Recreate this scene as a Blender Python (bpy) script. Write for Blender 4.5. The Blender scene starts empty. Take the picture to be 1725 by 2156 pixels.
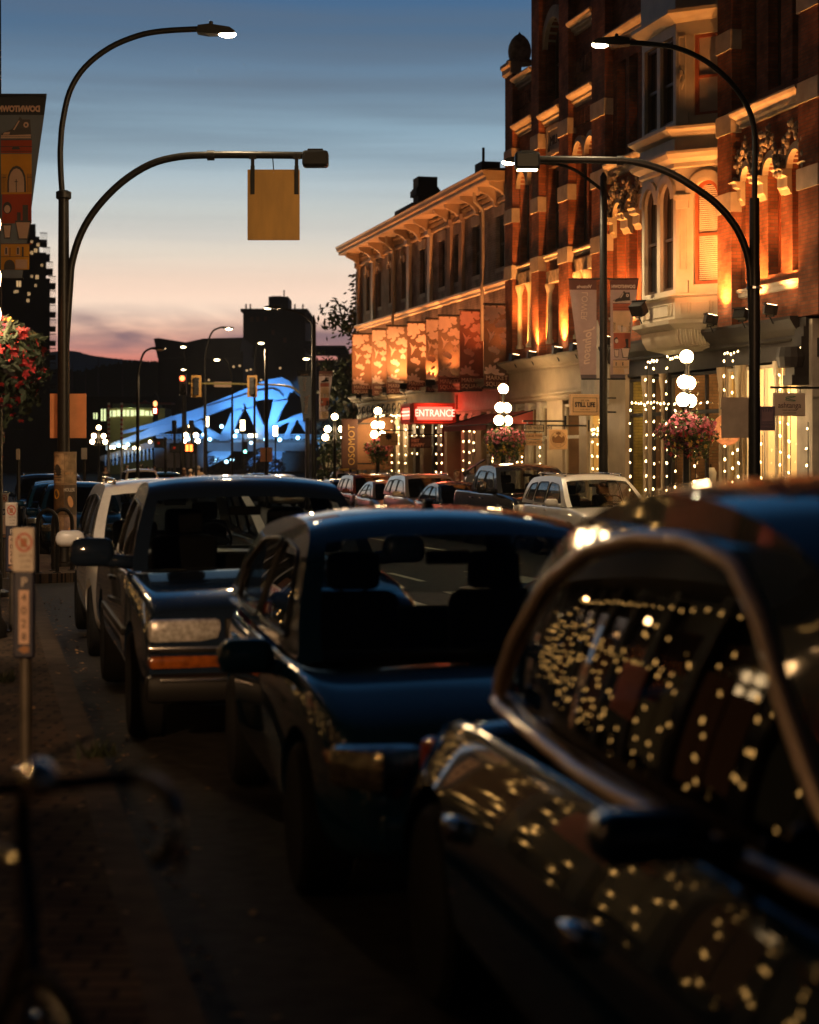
import bpy, bmesh, math, random
from mathutils import Vector, Matrix
from mathutils.geometry import tessellate_polygon
R = math.radians
rnd = random.Random(7)
C = bpy.context.scene.collection
SC = bpy.context.scene

# ------------------------------------------------------------------ camera, world, exposure
F, CX, HY, CZ = 4000.0, 862.5, 950.0, 1.70      # focal length and horizon measured on the photo (1725 px wide)
cam = bpy.data.cameras.new("camera")
cam_o = bpy.data.objects.new("camera", cam); C.objects.link(cam_o)
cam_o.location = (0, 0, CZ); cam_o.rotation_euler = (R(90), 0, 0)
cam.sensor_fit = 'HORIZONTAL'; cam.sensor_width = 24.0; cam.lens = 24.0 * F / 1725.0
cam.shift_y = -(1078.0 - HY) / 1725.0
cam.clip_start = 0.05; cam.clip_end = 6000
cam.dof.use_dof = True; cam.dof.focus_distance = 29.0; cam.dof.aperture_fstop = 1.75; cam.dof.aperture_blades = 9
SC.camera = cam_o
SC.view_settings.view_transform = 'Standard'; SC.view_settings.look = 'None'
SC.view_settings.exposure = 0.25; SC.view_settings.gamma = 1.0
SC.cycles.use_denoising = True
SC.cycles.sample_clamp_indirect = 4.0; SC.cycles.sample_clamp_direct = 0.0
SC.cycles.max_bounces = 8; SC.cycles.diffuse_bounces = 2; SC.cycles.glossy_bounces = 3
SC.cycles.transparent_max_bounces = 12; SC.cycles.transmission_bounces = 4
SC.cycles.caustics_reflective = False; SC.cycles.caustics_refractive = False
SC.cycles.use_light_tree = True

def lin(r, g, b):
    f = lambda c: (c / 255 / 12.92) if c / 255 <= .04045 else ((c / 255 + .055) / 1.055) ** 2.4
    return (f(r), f(g), f(b), 1.0)

def build_world():
    w = bpy.data.worlds.new("World"); SC.world = w; w.use_nodes = True
    nt = w.node_tree; N = nt.nodes; L = nt.links; N.clear()
    out = N.new('ShaderNodeOutputWorld'); bg = N.new('ShaderNodeBackground')
    tc = N.new('ShaderNodeTexCoord'); sep = N.new('ShaderNodeSeparateXYZ')
    L.new(tc.outputs['Generated'], sep.inputs[0])
    m2 = N.new('ShaderNodeMath'); m2.operation = 'MULTIPLY'; m2.inputs[1].default_value = 2.0
    L.new(sep.outputs['Z'], m2.inputs[0])
    ramp = N.new('ShaderNodeValToRGB'); ramp.color_ramp.interpolation = 'LINEAR'
    stops = [(0.0, (120, 70, 75)), (.088, (240, 128, 108)), (.104, (252, 164, 140)), (.128, (255, 206, 178)), (.147, (255, 226, 202)),
             (.165, (255, 222, 198)), (.18, (244, 216, 194)), (.206, (224, 212, 196)), (.225, (210, 206, 197)), (.25, (195, 200, 196)),
             (.275, (176, 190, 195)), (.302, (152, 175, 188)), (.331, (134, 161, 178)), (.366, (108, 133, 153)), (.40, (93, 121, 146)),
             (.43, (74, 105, 134)), (.47, (62, 98, 134)), (.60, (64, 116, 156)), (.80, (46, 96, 138)), (1.0, (14, 38, 64))]
    cr = ramp.color_ramp
    cr.elements[0].position = stops[0][0]; cr.elements[0].color = lin(*stops[0][1])
    cr.elements[1].position = 1.0; cr.elements[1].color = lin(*stops[-1][1])
    for p, c in stops[1:-1]:
        e = cr.elements.new(p); e.color = lin(*c)
    L.new(m2.outputs[0], ramp.inputs[0])
    # clouds: low purple bank near the horizon and thin streaks higher up
    def band(scale, detail, lo, hi, zpts, dist=0.0, rough=.55):
        mp = N.new('ShaderNodeMapping'); mp.inputs['Scale'].default_value = scale
        L.new(tc.outputs['Generated'], mp.inputs[0])
        n = N.new('ShaderNodeTexNoise'); n.inputs['Scale'].default_value = 1.0; n.inputs['Detail'].default_value = detail
        n.inputs['Distortion'].default_value = dist; n.inputs['Roughness'].default_value = rough
        L.new(mp.outputs[0], n.inputs['Vector'])
        mr = N.new('ShaderNodeMapRange'); mr.inputs['From Min'].default_value = lo; mr.inputs['From Max'].default_value = hi
        L.new(n.outputs['Fac'], mr.inputs['Value'])
        rp = N.new('ShaderNodeValToRGB'); rp.color_ramp.elements[0].position = zpts[0][0]; rp.color_ramp.elements[0].color = (zpts[0][1],) * 3 + (1,)
        rp.color_ramp.elements[1].position = zpts[-1][0]; rp.color_ramp.elements[1].color = (zpts[-1][1],) * 3 + (1,)
        for p, v in zpts[1:-1]:
            e = rp.color_ramp.elements.new(p); e.color = (v, v, v, 1)
        L.new(m2.outputs[0], rp.inputs[0])
        mu = N.new('ShaderNodeMath'); mu.operation = 'MULTIPLY'
        L.new(mr.outputs[0], mu.inputs[0]); L.new(rp.outputs[0], mu.inputs[1])
        return mu.outputs[0]
    def over(col, fac, c, blend='MIX'):
        mx = N.new('ShaderNodeMix'); mx.data_type = 'RGBA'; mx.blend_type = blend
        L.new(fac, mx.inputs[0]); L.new(col, mx.inputs[6]); mx.inputs[7].default_value = c
        return mx.outputs[2]
    f1 = band((14, 14, 60), 4, .34, .62, [(.092, 0), (.108, .8), (.130, 1.0), (.144, .6), (.156, 0)], .35, .5)
    col = over(ramp.outputs[0], f1, lin(122, 102, 114))
    f2 = band((3, 3, 70), 3, .42, .75, [(.14, 0), (.26, .25), (.36, .7), (.5, .55), (.6, 0)], .2, .5)
    col = over(col, f2, lin(88, 102, 118))
    f3 = band((6, 6, 120), 4, .45, .75, [(.088, 0), (.1, .8), (.115, 0), (1, 0)], .4)
    col = over(col, f3, lin(150, 110, 118))
    # the glow is in the west, ahead: the sky behind the camera is darker
    dp = N.new('ShaderNodeVectorMath'); dp.operation = 'DOT_PRODUCT'; dp.inputs[1].default_value = (-.12, .99, 0)
    L.new(tc.outputs['Generated'], dp.inputs[0])
    mr = N.new('ShaderNodeMapRange'); mr.inputs['From Min'].default_value = .52; mr.inputs['From Max'].default_value = .95
    mr.inputs['To Min'].default_value = .035; mr.inputs['To Max'].default_value = 1.0
    L.new(dp.outputs['Value'], mr.inputs['Value'])
    ml = N.new('ShaderNodeVectorMath'); ml.operation = 'SCALE'
    L.new(col, ml.inputs[0]); L.new(mr.outputs[0], ml.inputs['Scale'])
    # a little of the physical dusk sky on top
    sky = N.new('ShaderNodeTexSky'); sky.sky_type = 'NISHITA'; sky.sun_disc = False
    sky.sun_elevation = R(0.0); sky.sun_rotation = R(-7)
    s2 = N.new('ShaderNodeVectorMath'); s2.operation = 'SCALE'; s2.inputs['Scale'].default_value = .003
    L.new(sky.outputs[0], s2.inputs[0])
    ad = N.new('ShaderNodeVectorMath'); ad.operation = 'ADD'
    L.new(ml.outputs[0], ad.inputs[0]); L.new(s2.outputs[0], ad.inputs[1])
    L.new(ad.outputs[0], bg.inputs['Color']); bg.inputs['Strength'].default_value = 1.0
    L.new(bg.outputs[0], out.inputs['Surface'])
build_world()
# unseen spots added beyond the frame, aimed at signs, banners, posts and cars
def added_spot(name, loc, tgt, col, power, spot, size=.08):
    l = bpy.data.lights.new(name, 'SPOT'); l.color = col; l.energy = power; l.spot_size = R(spot); l.spot_blend = .7; l.shadow_soft_size = size
    o = bpy.data.objects.new(name, l); C.objects.link(o); o.location = loc
    o.rotation_euler = (Vector(tgt) - Vector(loc)).to_track_quat('-Z', 'Y').to_euler()
added_spot('unseen_fill_spot', (6.5, 9.0, 8.8), (-2.5, 34, 5.0), (1.0, .62, .30), 9000, 34)
added_spot('unseen_fill_spot', (2.4, 6.0, 9.0), (5.6, 40.5, 4.6), (1.0, .44, .16), 4500, 12)
added_spot('unseen_fill_spot', (2.0, 7.0, 9.0), (4.45, 43.8, 5.4), (1.0, .55, .30), 9000, 6.5)
added_spot('unseen_fill_spot', (2.4, 6.0, 9.0), (6.7, 36, 2.7), (1.0, .62, .34), 5500, 9)
added_spot('unseen_post_spot', (-3.0, 1.5, 3.6), (-2.5, 12, .9), (1.0, .56, .26), 1500, 30)  # unseen narrow spot added to light the parking posts
added_spot('unseen_fill_spot', (-1.0, 12, 9.0), (-5.0, 24, 5.4), (1.0, .60, .28), 1500, 18)
added_spot('unseen_fill_spot', (-3.4, 10.5, 7.5), (-2.9, 19.5, .9), (1.0, .70, .44), 1900, 44)

# ------------------------------------------------------------------ materials (all procedural)
def M(name, col, rough=.6, metal=0.0, var=.18, scale=5.0, bump=0.0, coat=0.0, spec=.5, stretch=None, sheen=0):
    m = bpy.data.materials.new(name); m.use_nodes = True
    nt = m.node_tree; N = nt.nodes; L = nt.links
    b = N['Principled BSDF']; b.inputs['Roughness'].default_value = rough; b.inputs['Metallic'].default_value = metal
    b.inputs['Coat Weight'].default_value = coat; b.inputs['Coat Roughness'].default_value = .03
    b.inputs['Specular IOR Level'].default_value = spec
    tc = N.new('ShaderNodeTexCoord'); n = N.new('ShaderNodeTexNoise'); n.inputs['Scale'].default_value = scale; n.inputs['Detail'].default_value = 6
    src = tc.outputs['Object']
    if stretch:
        mp = N.new('ShaderNodeMapping'); mp.inputs['Scale'].default_value = stretch; L.new(src, mp.inputs[0]); src = mp.outputs[0]
    L.new(src, n.inputs['Vector'])
    r = N.new('ShaderNodeValToRGB')
    r.color_ramp.elements[0].position = .3; r.color_ramp.elements[1].position = .7
    r.color_ramp.elements[0].color = tuple(c * (1 - var) for c in col[:3]) + (1,)
    r.color_ramp.elements[1].color = tuple(min(1, c * (1 + var)) for c in col[:3]) + (1,)
    L.new(n.outputs['Fac'], r.inputs[0]); L.new(r.outputs[0], b.inputs['Base Color'])
    if bump:
        bp = N.new('ShaderNodeBump'); bp.inputs['Strength'].default_value = bump; bp.inputs['Distance'].default_value = .02
        L.new(n.outputs['Fac'], bp.inputs['Height']); L.new(bp.outputs[0], b.inputs['Normal'])
    return m

def brick_mat(name, c1, c2, mortar, scale=1.0, rough=.85, bump=.5, bw=.22, rh=.075, ms=.008, axes='xz'):
    m = bpy.data.materials.new(name); m.use_nodes = True
    nt = m.node_tree; N = nt.nodes; L = nt.links
    b = N['Principled BSDF']; b.inputs['Roughness'].default_value = rough; b.inputs['Specular IOR Level'].default_value = .12
    tc = N.new('ShaderNodeTexCoord'); sp = N.new('ShaderNodeSeparateXYZ'); cb = N.new('ShaderNodeCombineXYZ')
    L.new(tc.outputs['Object'], sp.inputs[0])
    if axes == 'xz':                       # courses on walls: along x (plus depth on returns) and up z
        ad = N.new('ShaderNodeMath'); L.new(sp.outputs['X'], ad.inputs[0]); L.new(sp.outputs['Y'], ad.inputs[1])
        L.new(ad.outputs[0], cb.inputs['X']); L.new(sp.outputs['Z'], cb.inputs['Y'])
    else:
        L.new(sp.outputs['X'], cb.inputs['X']); L.new(sp.outputs['Y'], cb.inputs['Y'])
    t = N.new('ShaderNodeTexBrick'); t.inputs['Scale'].default_value = scale
    t.inputs['Brick Width'].default_value = bw; t.inputs['Row Height'].default_value = rh; t.inputs['Mortar Size'].default_value = ms
    t.inputs['Color1'].default_value = c1 + (1,); t.inputs['Color2'].default_value = c2 + (1,); t.inputs['Mortar'].default_value = mortar + (1,)
    L.new(cb.outputs[0], t.inputs['Vector'])
    n = N.new('ShaderNodeTexNoise'); n.inputs['Scale'].default_value = 1.7; n.inputs['Detail'].default_value = 7
    L.new(tc.outputs['Object'], n.inputs['Vector'])
    mr = N.new('ShaderNodeMapRange'); mr.inputs['From Min'].default_value = .3; mr.inputs['From Max'].default_value = .7
    mr.inputs['To Min'].default_value = .4; mr.inputs['To Max'].default_value = 1.3; L.new(n.outputs['Fac'], mr.inputs['Value'])
    s = N.new('ShaderNodeVectorMath'); s.operation = 'SCALE'; L.new(t.outputs['Color'], s.inputs[0]); L.new(mr.outputs[0], s.inputs['Scale'])
    L.new(s.outputs[0], b.inputs['Base Color'])
    bp = N.new('ShaderNodeBump'); bp.inputs['Strength'].default_value = bump; bp.inputs['Distance'].default_value = .012; bp.invert = True
    L.new(t.outputs['Fac'], bp.inputs['Height']); L.new(bp.outputs[0], b.inputs['Normal'])
    return m

def E(name, col, strength, sampling='AUTO'):
    m = bpy.data.materials.new(name); m.use_nodes = True
    nt = m.node_tree; N = nt.nodes; L = nt.links; N.clear()
    o = N.new('ShaderNodeOutputMaterial'); e = N.new('ShaderNodeEmission')
    n = N.new('ShaderNodeTexNoise'); n.inputs['Scale'].default_value = 2.0
    mr = N.new('ShaderNodeMapRange'); mr.inputs['To Min'].default_value = strength * .9; mr.inputs['To Max'].default_value = strength * 1.1
    L.new(n.outputs['Fac'], mr.inputs['Value']); L.new(mr.outputs[0], e.inputs['Strength'])
    e.inputs['Color'].default_value = tuple(col[:3]) + (1,); L.new(e.outputs[0], o.inputs['Surface'])
    m.cycles.emission_sampling = sampling
    return m

def glass(name, tint, refl=1.0, ior=1.5, rough=.0):
    m = bpy.data.materials.new(name); m.use_nodes = True
    nt = m.node_tree; N = nt.nodes; L = nt.links; N.clear()
    o = N.new('ShaderNodeOutputMaterial'); mx = N.new('ShaderNodeMixShader'); t = N.new('ShaderNodeBsdfTransparent'); g = N.new('ShaderNodeBsdfGlossy')
    t.inputs['Color'].default_value = tuple(tint) + (1,); g.inputs['Roughness'].default_value = rough; g.inputs['Color'].default_value = (refl,) * 3 + (1,)
    fr = N.new('ShaderNodeFresnel'); ge = N.new('ShaderNodeNewGeometry'); mr = N.new('ShaderNodeMapRange')   # a thin pane reflects alike from both sides
    mr.inputs['To Min'].default_value = ior; mr.inputs['To Max'].default_value = 1 / ior; L.new(ge.outputs['Backfacing'], mr.inputs['Value']); L.new(mr.outputs[0], fr.inputs['IOR'])
    L.new(fr.outputs[0], mx.inputs[0]); L.new(t.outputs[0], mx.inputs[1]); L.new(g.outputs[0], mx.inputs[2]); L.new(mx.outputs[0], o.inputs['Surface'])
    return m

def cloth(name, col, trans=.5, rough=.8, var=.08):
    m = M(name, col, rough, var=var, scale=6, bump=.15)
    nt = m.node_tree; N = nt.nodes; L = nt.links
    o = N['Material Output']; b = N['Principled BSDF']
    t = N.new('ShaderNodeBsdfTranslucent'); mx = N.new('ShaderNodeMixShader'); mx.inputs[0].default_value = trans
    src = b.inputs['Base Color'].links[0].from_socket
    L.new(src, t.inputs['Color']); L.new(b.outputs[0], mx.inputs[1]); L.new(t.outputs[0], mx.inputs[2]); L.new(mx.outputs[0], o.inputs['Surface'])
    return m

m_asphalt = M('asphalt', (.026, .024, .022), .75, var=.4, scale=9, bump=.5, spec=.12)
m_side = brick_mat('pavement', (.105, .068, .044), (.06, .042, .028), (.018, .016, .014), axes='xy', bw=.22, rh=.11, ms=.012, rough=.95, bump=.8)
m_kerb = M('kerb_concrete', (.060, .043, .030), .85, var=.35, scale=6, bump=.3, spec=.12)
m_paint_line = M('road_paint', (.62, .58, .46), .7, var=.25, scale=12)
m_brick = brick_mat('red_brick', (.36, .125, .06), (.25, .085, .045), (.18, .11, .075))
m_wbrick = brick_mat('painted_brick', (.40, .32, .27), (.35, .28, .24), (.27, .21, .18), bump=.7)
m_stucco = M('stucco', (.33, .25, .19), .9, var=.2, scale=2.5, bump=.3)
m_stone = M('pale_stone', (.42, .36, .29), .8, var=.2, scale=3, bump=.25)
m_rock = M('rough_stone', (.30, .25, .20), .95, var=.5, scale=6, bump=.9)
m_cream = M('cream_paint', (.52, .45, .33), .55, var=.12, scale=2.5)
m_tan = M('tan_paint', (.40, .30, .19), .6, var=.14, scale=2)
m_redwood = M('red_window_frame', (.36, .10, .04), .45, var=.2, scale=4)
m_darkwood = M('dark_wood', (.06, .035, .02), .5, var=.3, scale=5, stretch=(1, 1, .2))
m_darktrim = M('dark_trim', (.022, .018, .016), .6, var=.3)
m_black = M('black_paint', (.010, .010, .011), .42, var=.25, scale=8, spec=.2)
m_blackmetal = M('black_metal', (.012, .011, .010), .42, var=.35, scale=14, bump=.1, spec=.22)
m_dglass = M('dark_window_glass', (.010, .010, .011), .06, var=.2)
m_roof = M('dark_roof', (.035, .032, .032), .8, var=.3)
m_blind = M('window_blind', (.50, .42, .33), .8, var=.08)
m_gold = M('sign_back_yellow', (.40, .21, .035), .55, var=.22, scale=4, stretch=(1, 1, .25), bump=.05)
m_greysign = M('sign_back_metal', (.36, .27, .20), .5, var=.18, scale=4)
m_orangeglow = M('orange_sign_back', (.50, .20, .08), .5, var=.2, scale=3)
m_white = M('white_paint', (.66, .62, .56), .6, var=.08)
m_ink = M('dark_ink', (.028, .02, .017), .7, var=.1)
m_weed = M('weed_leaf', (.022, .03, .010), .7, var=.4, scale=9)
m_leaf = M('leaves', (.055, .085, .02), .6, var=.5, scale=9)
m_leafdark = M('dark_leaves', (.022, .032, .012), .7, var=.5, scale=3)
m_pink = M('pink_petals', (.62, .16, .24), .6, var=.35, scale=6)
m_redpetal = M('red_petals', (.45, .03, .03), .6, var=.35, scale=6)
m_yellowpetal = M('yellow_petals', (.55, .34, .06), .6, var=.35, scale=6)
m_purple = M('dark_petals', (.10, .015, .04), .6, var=.35, scale=6)
m_dark = M('dark_concrete', (.020, .020, .022), .85, var=.3, scale=.4)
m_dark2 = M('dusk_facade', (.030, .029, .031), .85, var=.25, scale=.3)
m_hill = M('hill_haze_blue', (.10, .30, .46), .95, var=.3, scale=.02)  # distance haze put into the hill's colour as a blue tint
m_concrete = M('pale_concrete', (.32, .28, .27), .8, var=.18, scale=1.2)
m_bridge = M('bridge_steel_blue_lit', (.34, .48, .66), .5, var=.1, scale=.6)  # white steel, with the blue floodlight also put into its colour
m_globe = E('lamp_globe', (1.0, .66, .32), 42.0)
m_led = E('street_lamp_lens', (1.0, .80, .48), 55.0)
m_farled = E('far_lamp_lens', (1.0, .78, .42), 14.0)
m_bulb = E('string_bulb', (1.0, .66, .27), 13.0)
m_bulb2 = E('string_bulb_gold', (1.0, .52, .14), 3.8)
m_neon = E('neon_pink', (1.0, .30, .20), 4.2)
m_neonback = E('neon_box', (1.0, .17, .10), 1.7)
m_floodlens = E('flood_lens', (1.0, .62, .30), 20.0)
m_litwin = E('lit_window', (1.0, .62, .28), .55)
m_litgas = E('lit_shop_window', (.85, .95, .45), 1.1)
m_redlamp = E('red_signal', (1.0, .10, .03), 9.0)
m_greenlamp = E('green_signal', (.25, 1.0, .75), 7.0)
m_amberlamp = E('hand_signal', (1.0, .12, .02), 7.0)
m_bluelamp = E('blue_lamp', (.35, .72, 1.0), 8.0)
m_rubber = M('tyre_rubber', (.010, .010, .010), .85, var=.2, spec=.12)
m_alloy = M('alloy', (.35, .35, .36), .3, metal=.9, var=.1)
m_chrome = M('chrome', (.72, .70, .68), .12, metal=1.0, var=.05)
m_trimblack = M('black_plastic', (.010, .010, .011), .5, var=.2, spec=.2)
m_interior = M('car_interior', (.010, .010, .011), .85, var=.25, spec=.2)
m_carglass = glass('car_glass', (.62, .66, .66), 1.0, 1.5)
m_clearglass = glass('light_car_glass', (.52, .57, .58), 1.0, 1.6)
m_tintglass = glass('tinted_car_glass', (.05, .055, .06), 1.0, 1.6)
m_shopglass = glass('shop_glass', (.85, .80, .70), .45, 1.30)
m_lens = M('headlamp_lens', (.85, .80, .72), .15, metal=.35, var=.5, scale=34, coat=1.0, bump=.3)
m_lens2 = M('smoked_headlamp_lens', (.30, .27, .23), .10, metal=.8, var=.6, scale=30, coat=1.0, bump=.25)
m_amber = M('amber_lens', (.30, .08, .012), .2, var=.35, scale=20, coat=1.0)
m_redlens = M('red_lens', (.35, .02, .01), .2, var=.2, coat=1.0)
def paint(name, col, metal=.35, rough=.30): return M(name, col, rough, metal=metal if col[1] > .1 else 0.0, var=.05, scale=30, coat=1.0, spec=.5 if col[1] > .1 else .03)

# ------------------------------------------------------------------ geometry helpers
class MB:
    def __init__(s): s.v = []; s.f = []
    def add(s, v, f):
        o = len(s.v); s.v += [tuple(p) for p in v]; s.f += [tuple(i + o for i in q) for q in f]; return s
    def box(s, x0, x1, y0, y1, z0, z1):
        v = [(x0, y0, z0), (x1, y0, z0), (x1, y1, z0), (x0, y1, z0), (x0, y0, z1), (x1, y0, z1), (x1, y1, z1), (x0, y1, z1)]
        return s.add(v, [(0, 3, 2, 1), (4, 5, 6, 7), (0, 1, 5, 4), (1, 2, 6, 5), (2, 3, 7, 6), (3, 0, 4, 7)])
    def cbox(s, c, d): return s.box(c[0] - d[0] / 2, c[0] + d[0] / 2, c[1] - d[1] / 2, c[1] + d[1] / 2, c[2] - d[2] / 2, c[2] + d[2] / 2)
    def rbox(s, c, d, r):                      # box with chamfered vertical and horizontal edges
        bm = bmesh.new(); bmesh.ops.create_cube(bm, size=1)
        bmesh.ops.scale(bm, vec=d, verts=bm.verts)
        bmesh.ops.bevel(bm, geom=bm.edges[:], offset=r, segments=2, affect='EDGES', profile=.5)
        bmesh.ops.translate(bm, vec=c, verts=bm.verts)
        bm.verts.index_update()
        s.add([v.co[:] for v in bm.verts], [[v.index for v in f.verts] for f in bm.faces]); bm.free(); return s
    def xf(s, mat, start=0):
        for i in range(start, len(s.v)): s.v[i] = tuple(mat @ Vector(s.v[i]))
        return s
    def n(s): return len(s.v)
    def tube(s, pts, r, n=8, closed=False):
        pts = [Vector(p) for p in pts]; k = len(pts); rs = r if isinstance(r, (list, tuple)) else [r] * k
        rings = []; prev = None
        for i, p in enumerate(pts):
            a = pts[(i - 1) % k] if (i > 0 or closed) else p; b = pts[(i + 1) % k] if (i < k - 1 or closed) else p
            t = (b - a).normalized()
            u = prev - t * prev.dot(t) if prev else (Vector((0, 0, 1)) if abs(t.z) < .9 else Vector((1, 0, 0)))
            u = (u - t * u.dot(t)).normalized(); prev = u; w = t.cross(u)
            rings.append([p + (u * math.cos(2 * math.pi * j / n) + w * math.sin(2 * math.pi * j / n)) * rs[i] for j in range(n)])
        v = [q for ring in rings for q in ring]; f = []
        for i in range(k if closed else k - 1):
            i2 = (i + 1) % k
            for j in range(n): f.append((i * n + j, i * n + (j + 1) % n, i2 * n + (j + 1) % n, i2 * n + j))
        if not closed: f.append(tuple(range(n))[::-1]); f.append(tuple((k - 1) * n + j for j in range(n)))
        return s.add(v, f)
    def lathe(s, prof, n=16, c=(0, 0, 0)):
        v = []; f = []; k = len(prof)
        for (r, z) in prof:
            for j in range(n): v.append((c[0] + r * math.cos(2 * math.pi * j / n), c[1] + r * math.sin(2 * math.pi * j / n), c[2] + z))
        for i in range(k - 1):
            for j in range(n): f.append((i * n + j, i * n + (j + 1) % n, (i + 1) * n + (j + 1) % n, (i + 1) * n + j))
        f.append(tuple(range(n))[::-1]); f.append(tuple((k - 1) * n + j for j in range(n)))
        return s.add(v, f)
    def sphere(s, c, r, seg=16, rings=10, sc=(1, 1, 1)):
        prof = [(max(r * math.sin(math.pi * i / rings), 1e-4), -r * math.cos(math.pi * i / rings)) for i in range(rings + 1)]
        st = s.n(); s.lathe(prof, seg)
        return s.xf(Matrix.Translation(c) @ Matrix.Diagonal((sc[0], sc[1], sc[2], 1)), st)
    def prism(s, poly, y0, y1):                # polygon in the x-z plane, extruded along y
        k = len(poly); v = [(a, y0, b) for a, b in poly] + [(a, y1, b) for a, b in poly]
        tris = tessellate_polygon([[Vector((a, 0, b)) for a, b in poly]])
        f = [tuple(t) for t in tris] + [tuple(i + k for i in t[::-1]) for t in tris]
        f += [(i, (i + 1) % k, k + (i + 1) % k, k + i) for i in range(k)]
        return s.add(v, f)
    def sheet(s, outer, holes, y, depth=0.0):  # flat x-z sheet at y with holes whose reveals run back by depth
        loops = [outer] + holes
        tris = tessellate_polygon([[Vector((a, 0, b)) for a, b in lp] for lp in loops])
        pts = [p for lp in loops for p in lp]
        s.add([(a, y, b) for a, b in pts], [tuple(t) for t in tris])
        if depth:
            for lp in holes:
                k = len(lp)
                s.add([(a, y, b) for a, b in lp] + [(a, y + depth, b) for a, b in lp], [(i, (i + 1) % k, k + (i + 1) % k, k + i) for i in range(k)])
        return s
    def ring(s, outer, inner, y0, y1):         # frame between two loops of equal count
        k = len(outer)
        v = [(a, y0, b) for a, b in outer] + [(a, y0, b) for a, b in inner] + [(a, y1, b) for a, b in outer] + [(a, y1, b) for a, b in inner]
        f = []
        for i in range(k):
            j = (i + 1) % k
            f += [(i, j, k + j, k + i), (k + i, k + j, 3 * k + j, 3 * k + i), (j, i, 2 * k + i, 2 * k + j), (2 * k + i, 3 * k + i, 3 * k + j, 2 * k + j)]
        return s.add(v, f)
    def build(s, name, mat, parent=None, smooth=False, at=None, fix=True):
        me = bpy.data.meshes.new(name); me.from_pydata(s.v, [], s.f)
        if fix:
            bm = bmesh.new(); bm.from_mesh(me); bmesh.ops.recalc_face_normals(bm, faces=bm.faces); bm.to_mesh(me); bm.free()
        if smooth:
            me.polygons.foreach_set('use_smooth', [True] * len(me.polygons))
            if smooth != 'all':
                try: me.set_sharp_from_angle(angle=R(38))
                except Exception: pass
        me.update(); me.materials.append(mat)
        o = bpy.data.objects.new(name, me); C.objects.link(o)
        if parent: o.parent = parent
        if at: o.location = at
        return o

def tag(o, label=None, cat=None, group=None, kind=None):
    if label: o['label'] = label
    if cat: o['category'] = cat
    if group: o['group'] = group
    if kind: o['kind'] = kind
    return o
def thing(name, label, cat, loc=(0, 0, 0), rz=0.0, group=None):
    o = bpy.data.objects.new(name, None); C.objects.link(o); o.location = loc; o.rotation_euler = (0, 0, rz)
    o.empty_display_size = .2
    return tag(o, label, cat, group)
KIDS = {}
def kids(o): return [c for c in bpy.data.objects if c.parent == o]
def dup(root, loc=None, rz=None, label=None, group=None):
    def cp(o, parent):
        n = o.copy(); C.objects.link(n)
        if parent: n.parent = parent
        for c in list(o.children): cp(c, n)
        return n
    n = cp(root, None)
    if loc is not None: n.location = loc
    if rz is not None: n.rotation_euler = (0, 0, rz)
    if label: n['label'] = label
    if group: n['group'] = group
    return n
def text(body, size, mat, parent, loc, rot=(R(90), 0, 0), mirror=False, name='lettering', align='CENTER', sx=1.0, ext=.003, bold=0.0, shear=0.0, spacing=1.0):
    cu = bpy.data.curves.new('t', 'FONT'); cu.body = body; cu.size = size; cu.align_x = align; cu.align_y = 'CENTER'
    cu.extrude = ext; cu.offset = bold; cu.shear = shear; cu.space_character = spacing; cu.resolution_u = 3
    ob = bpy.data.objects.new('t', cu)
    me = bpy.data.meshes.new_from_object(ob)
    bpy.data.objects.remove(ob); bpy.data.curves.remove(cu)
    me.transform(Matrix.Diagonal((-sx if mirror else sx, 1, 1, 1)))
    if mirror: me.flip_normals()
    me.materials.clear(); me.materials.append(mat); me.name = name
    o = bpy.data.objects.new(name, me); C.objects.link(o); o.parent = parent; o.location = loc; o.rotation_euler = rot
    return o
def light(kind, name, loc, col, power, parent=None, target=None, size=.15, spot=R(90), blend=.6):
    l = bpy.data.lights.new(name, kind); l.color = col; l.energy = power
    if kind == 'SPOT': l.spot_size = spot; l.spot_blend = blend; l.shadow_soft_size = size
    elif kind == 'POINT': l.shadow_soft_size = size
    o = bpy.data.objects.new(name, l); C.objects.link(o); o.location = loc
    if parent: o.parent = parent
    if target is not None:
        o.rotation_euler = (Vector(target) - Vector(loc)).to_track_quat('-Z', 'Y').to_euler()
    return o
def P(px, py, Y): return Vector(((px - CX) / F * Y, Y, CZ - (py - HY) / F * Y))
def gz(Y): return -.012 * max(-10.0, min(Y, 75.0))
KL = lambda Y: .603 - .2195 * Y            # left kerb
KR = lambda Y: 13.15 - .205 * Y              # right kerb
SL, SR, WALK = .2195, .22, .15
# ------------------------------------------------------------------ ground, road, pavements
def strip(name, fl, fr, ys, dz, mat, thick=0.0):
    mb = MB(); v = []; f = []
    for y in ys:
        v += [(fl(y), y, gz(y) + dz), (fr(y), y, gz(y) + dz)]
    k = len(ys)
    for i in range(k - 1): f.append((2 * i, 2 * i + 1, 2 * i + 3, 2 * i + 2))
    if thick:
        o = len(v); v += [(x, y, z - thick) for x, y, z in v]
        for i in range(k - 1):
            f += [(2 * i, 2 * i + 2, o + 2 * i + 2, o + 2 * i), (2 * i + 1, o + 2 * i + 1, o + 2 * i + 3, 2 * i + 3)]
        f += [(0, o, o + 1, 1), (2 * k - 2, 2 * k - 1, o + 2 * k - 1, o + 2 * k - 2)]
    mb.add(v, f)
    return tag(mb.build(name, mat), kind='structure')
YS = [-12 + 3 * i for i in range(60)]
strip('ground', lambda y: -700, lambda y: 700, [-60] + YS + [400, 1600], -.012, m_asphalt)
strip('road', KL, KR, [y for y in YS if y <= 150], 0.0, m_asphalt)
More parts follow.
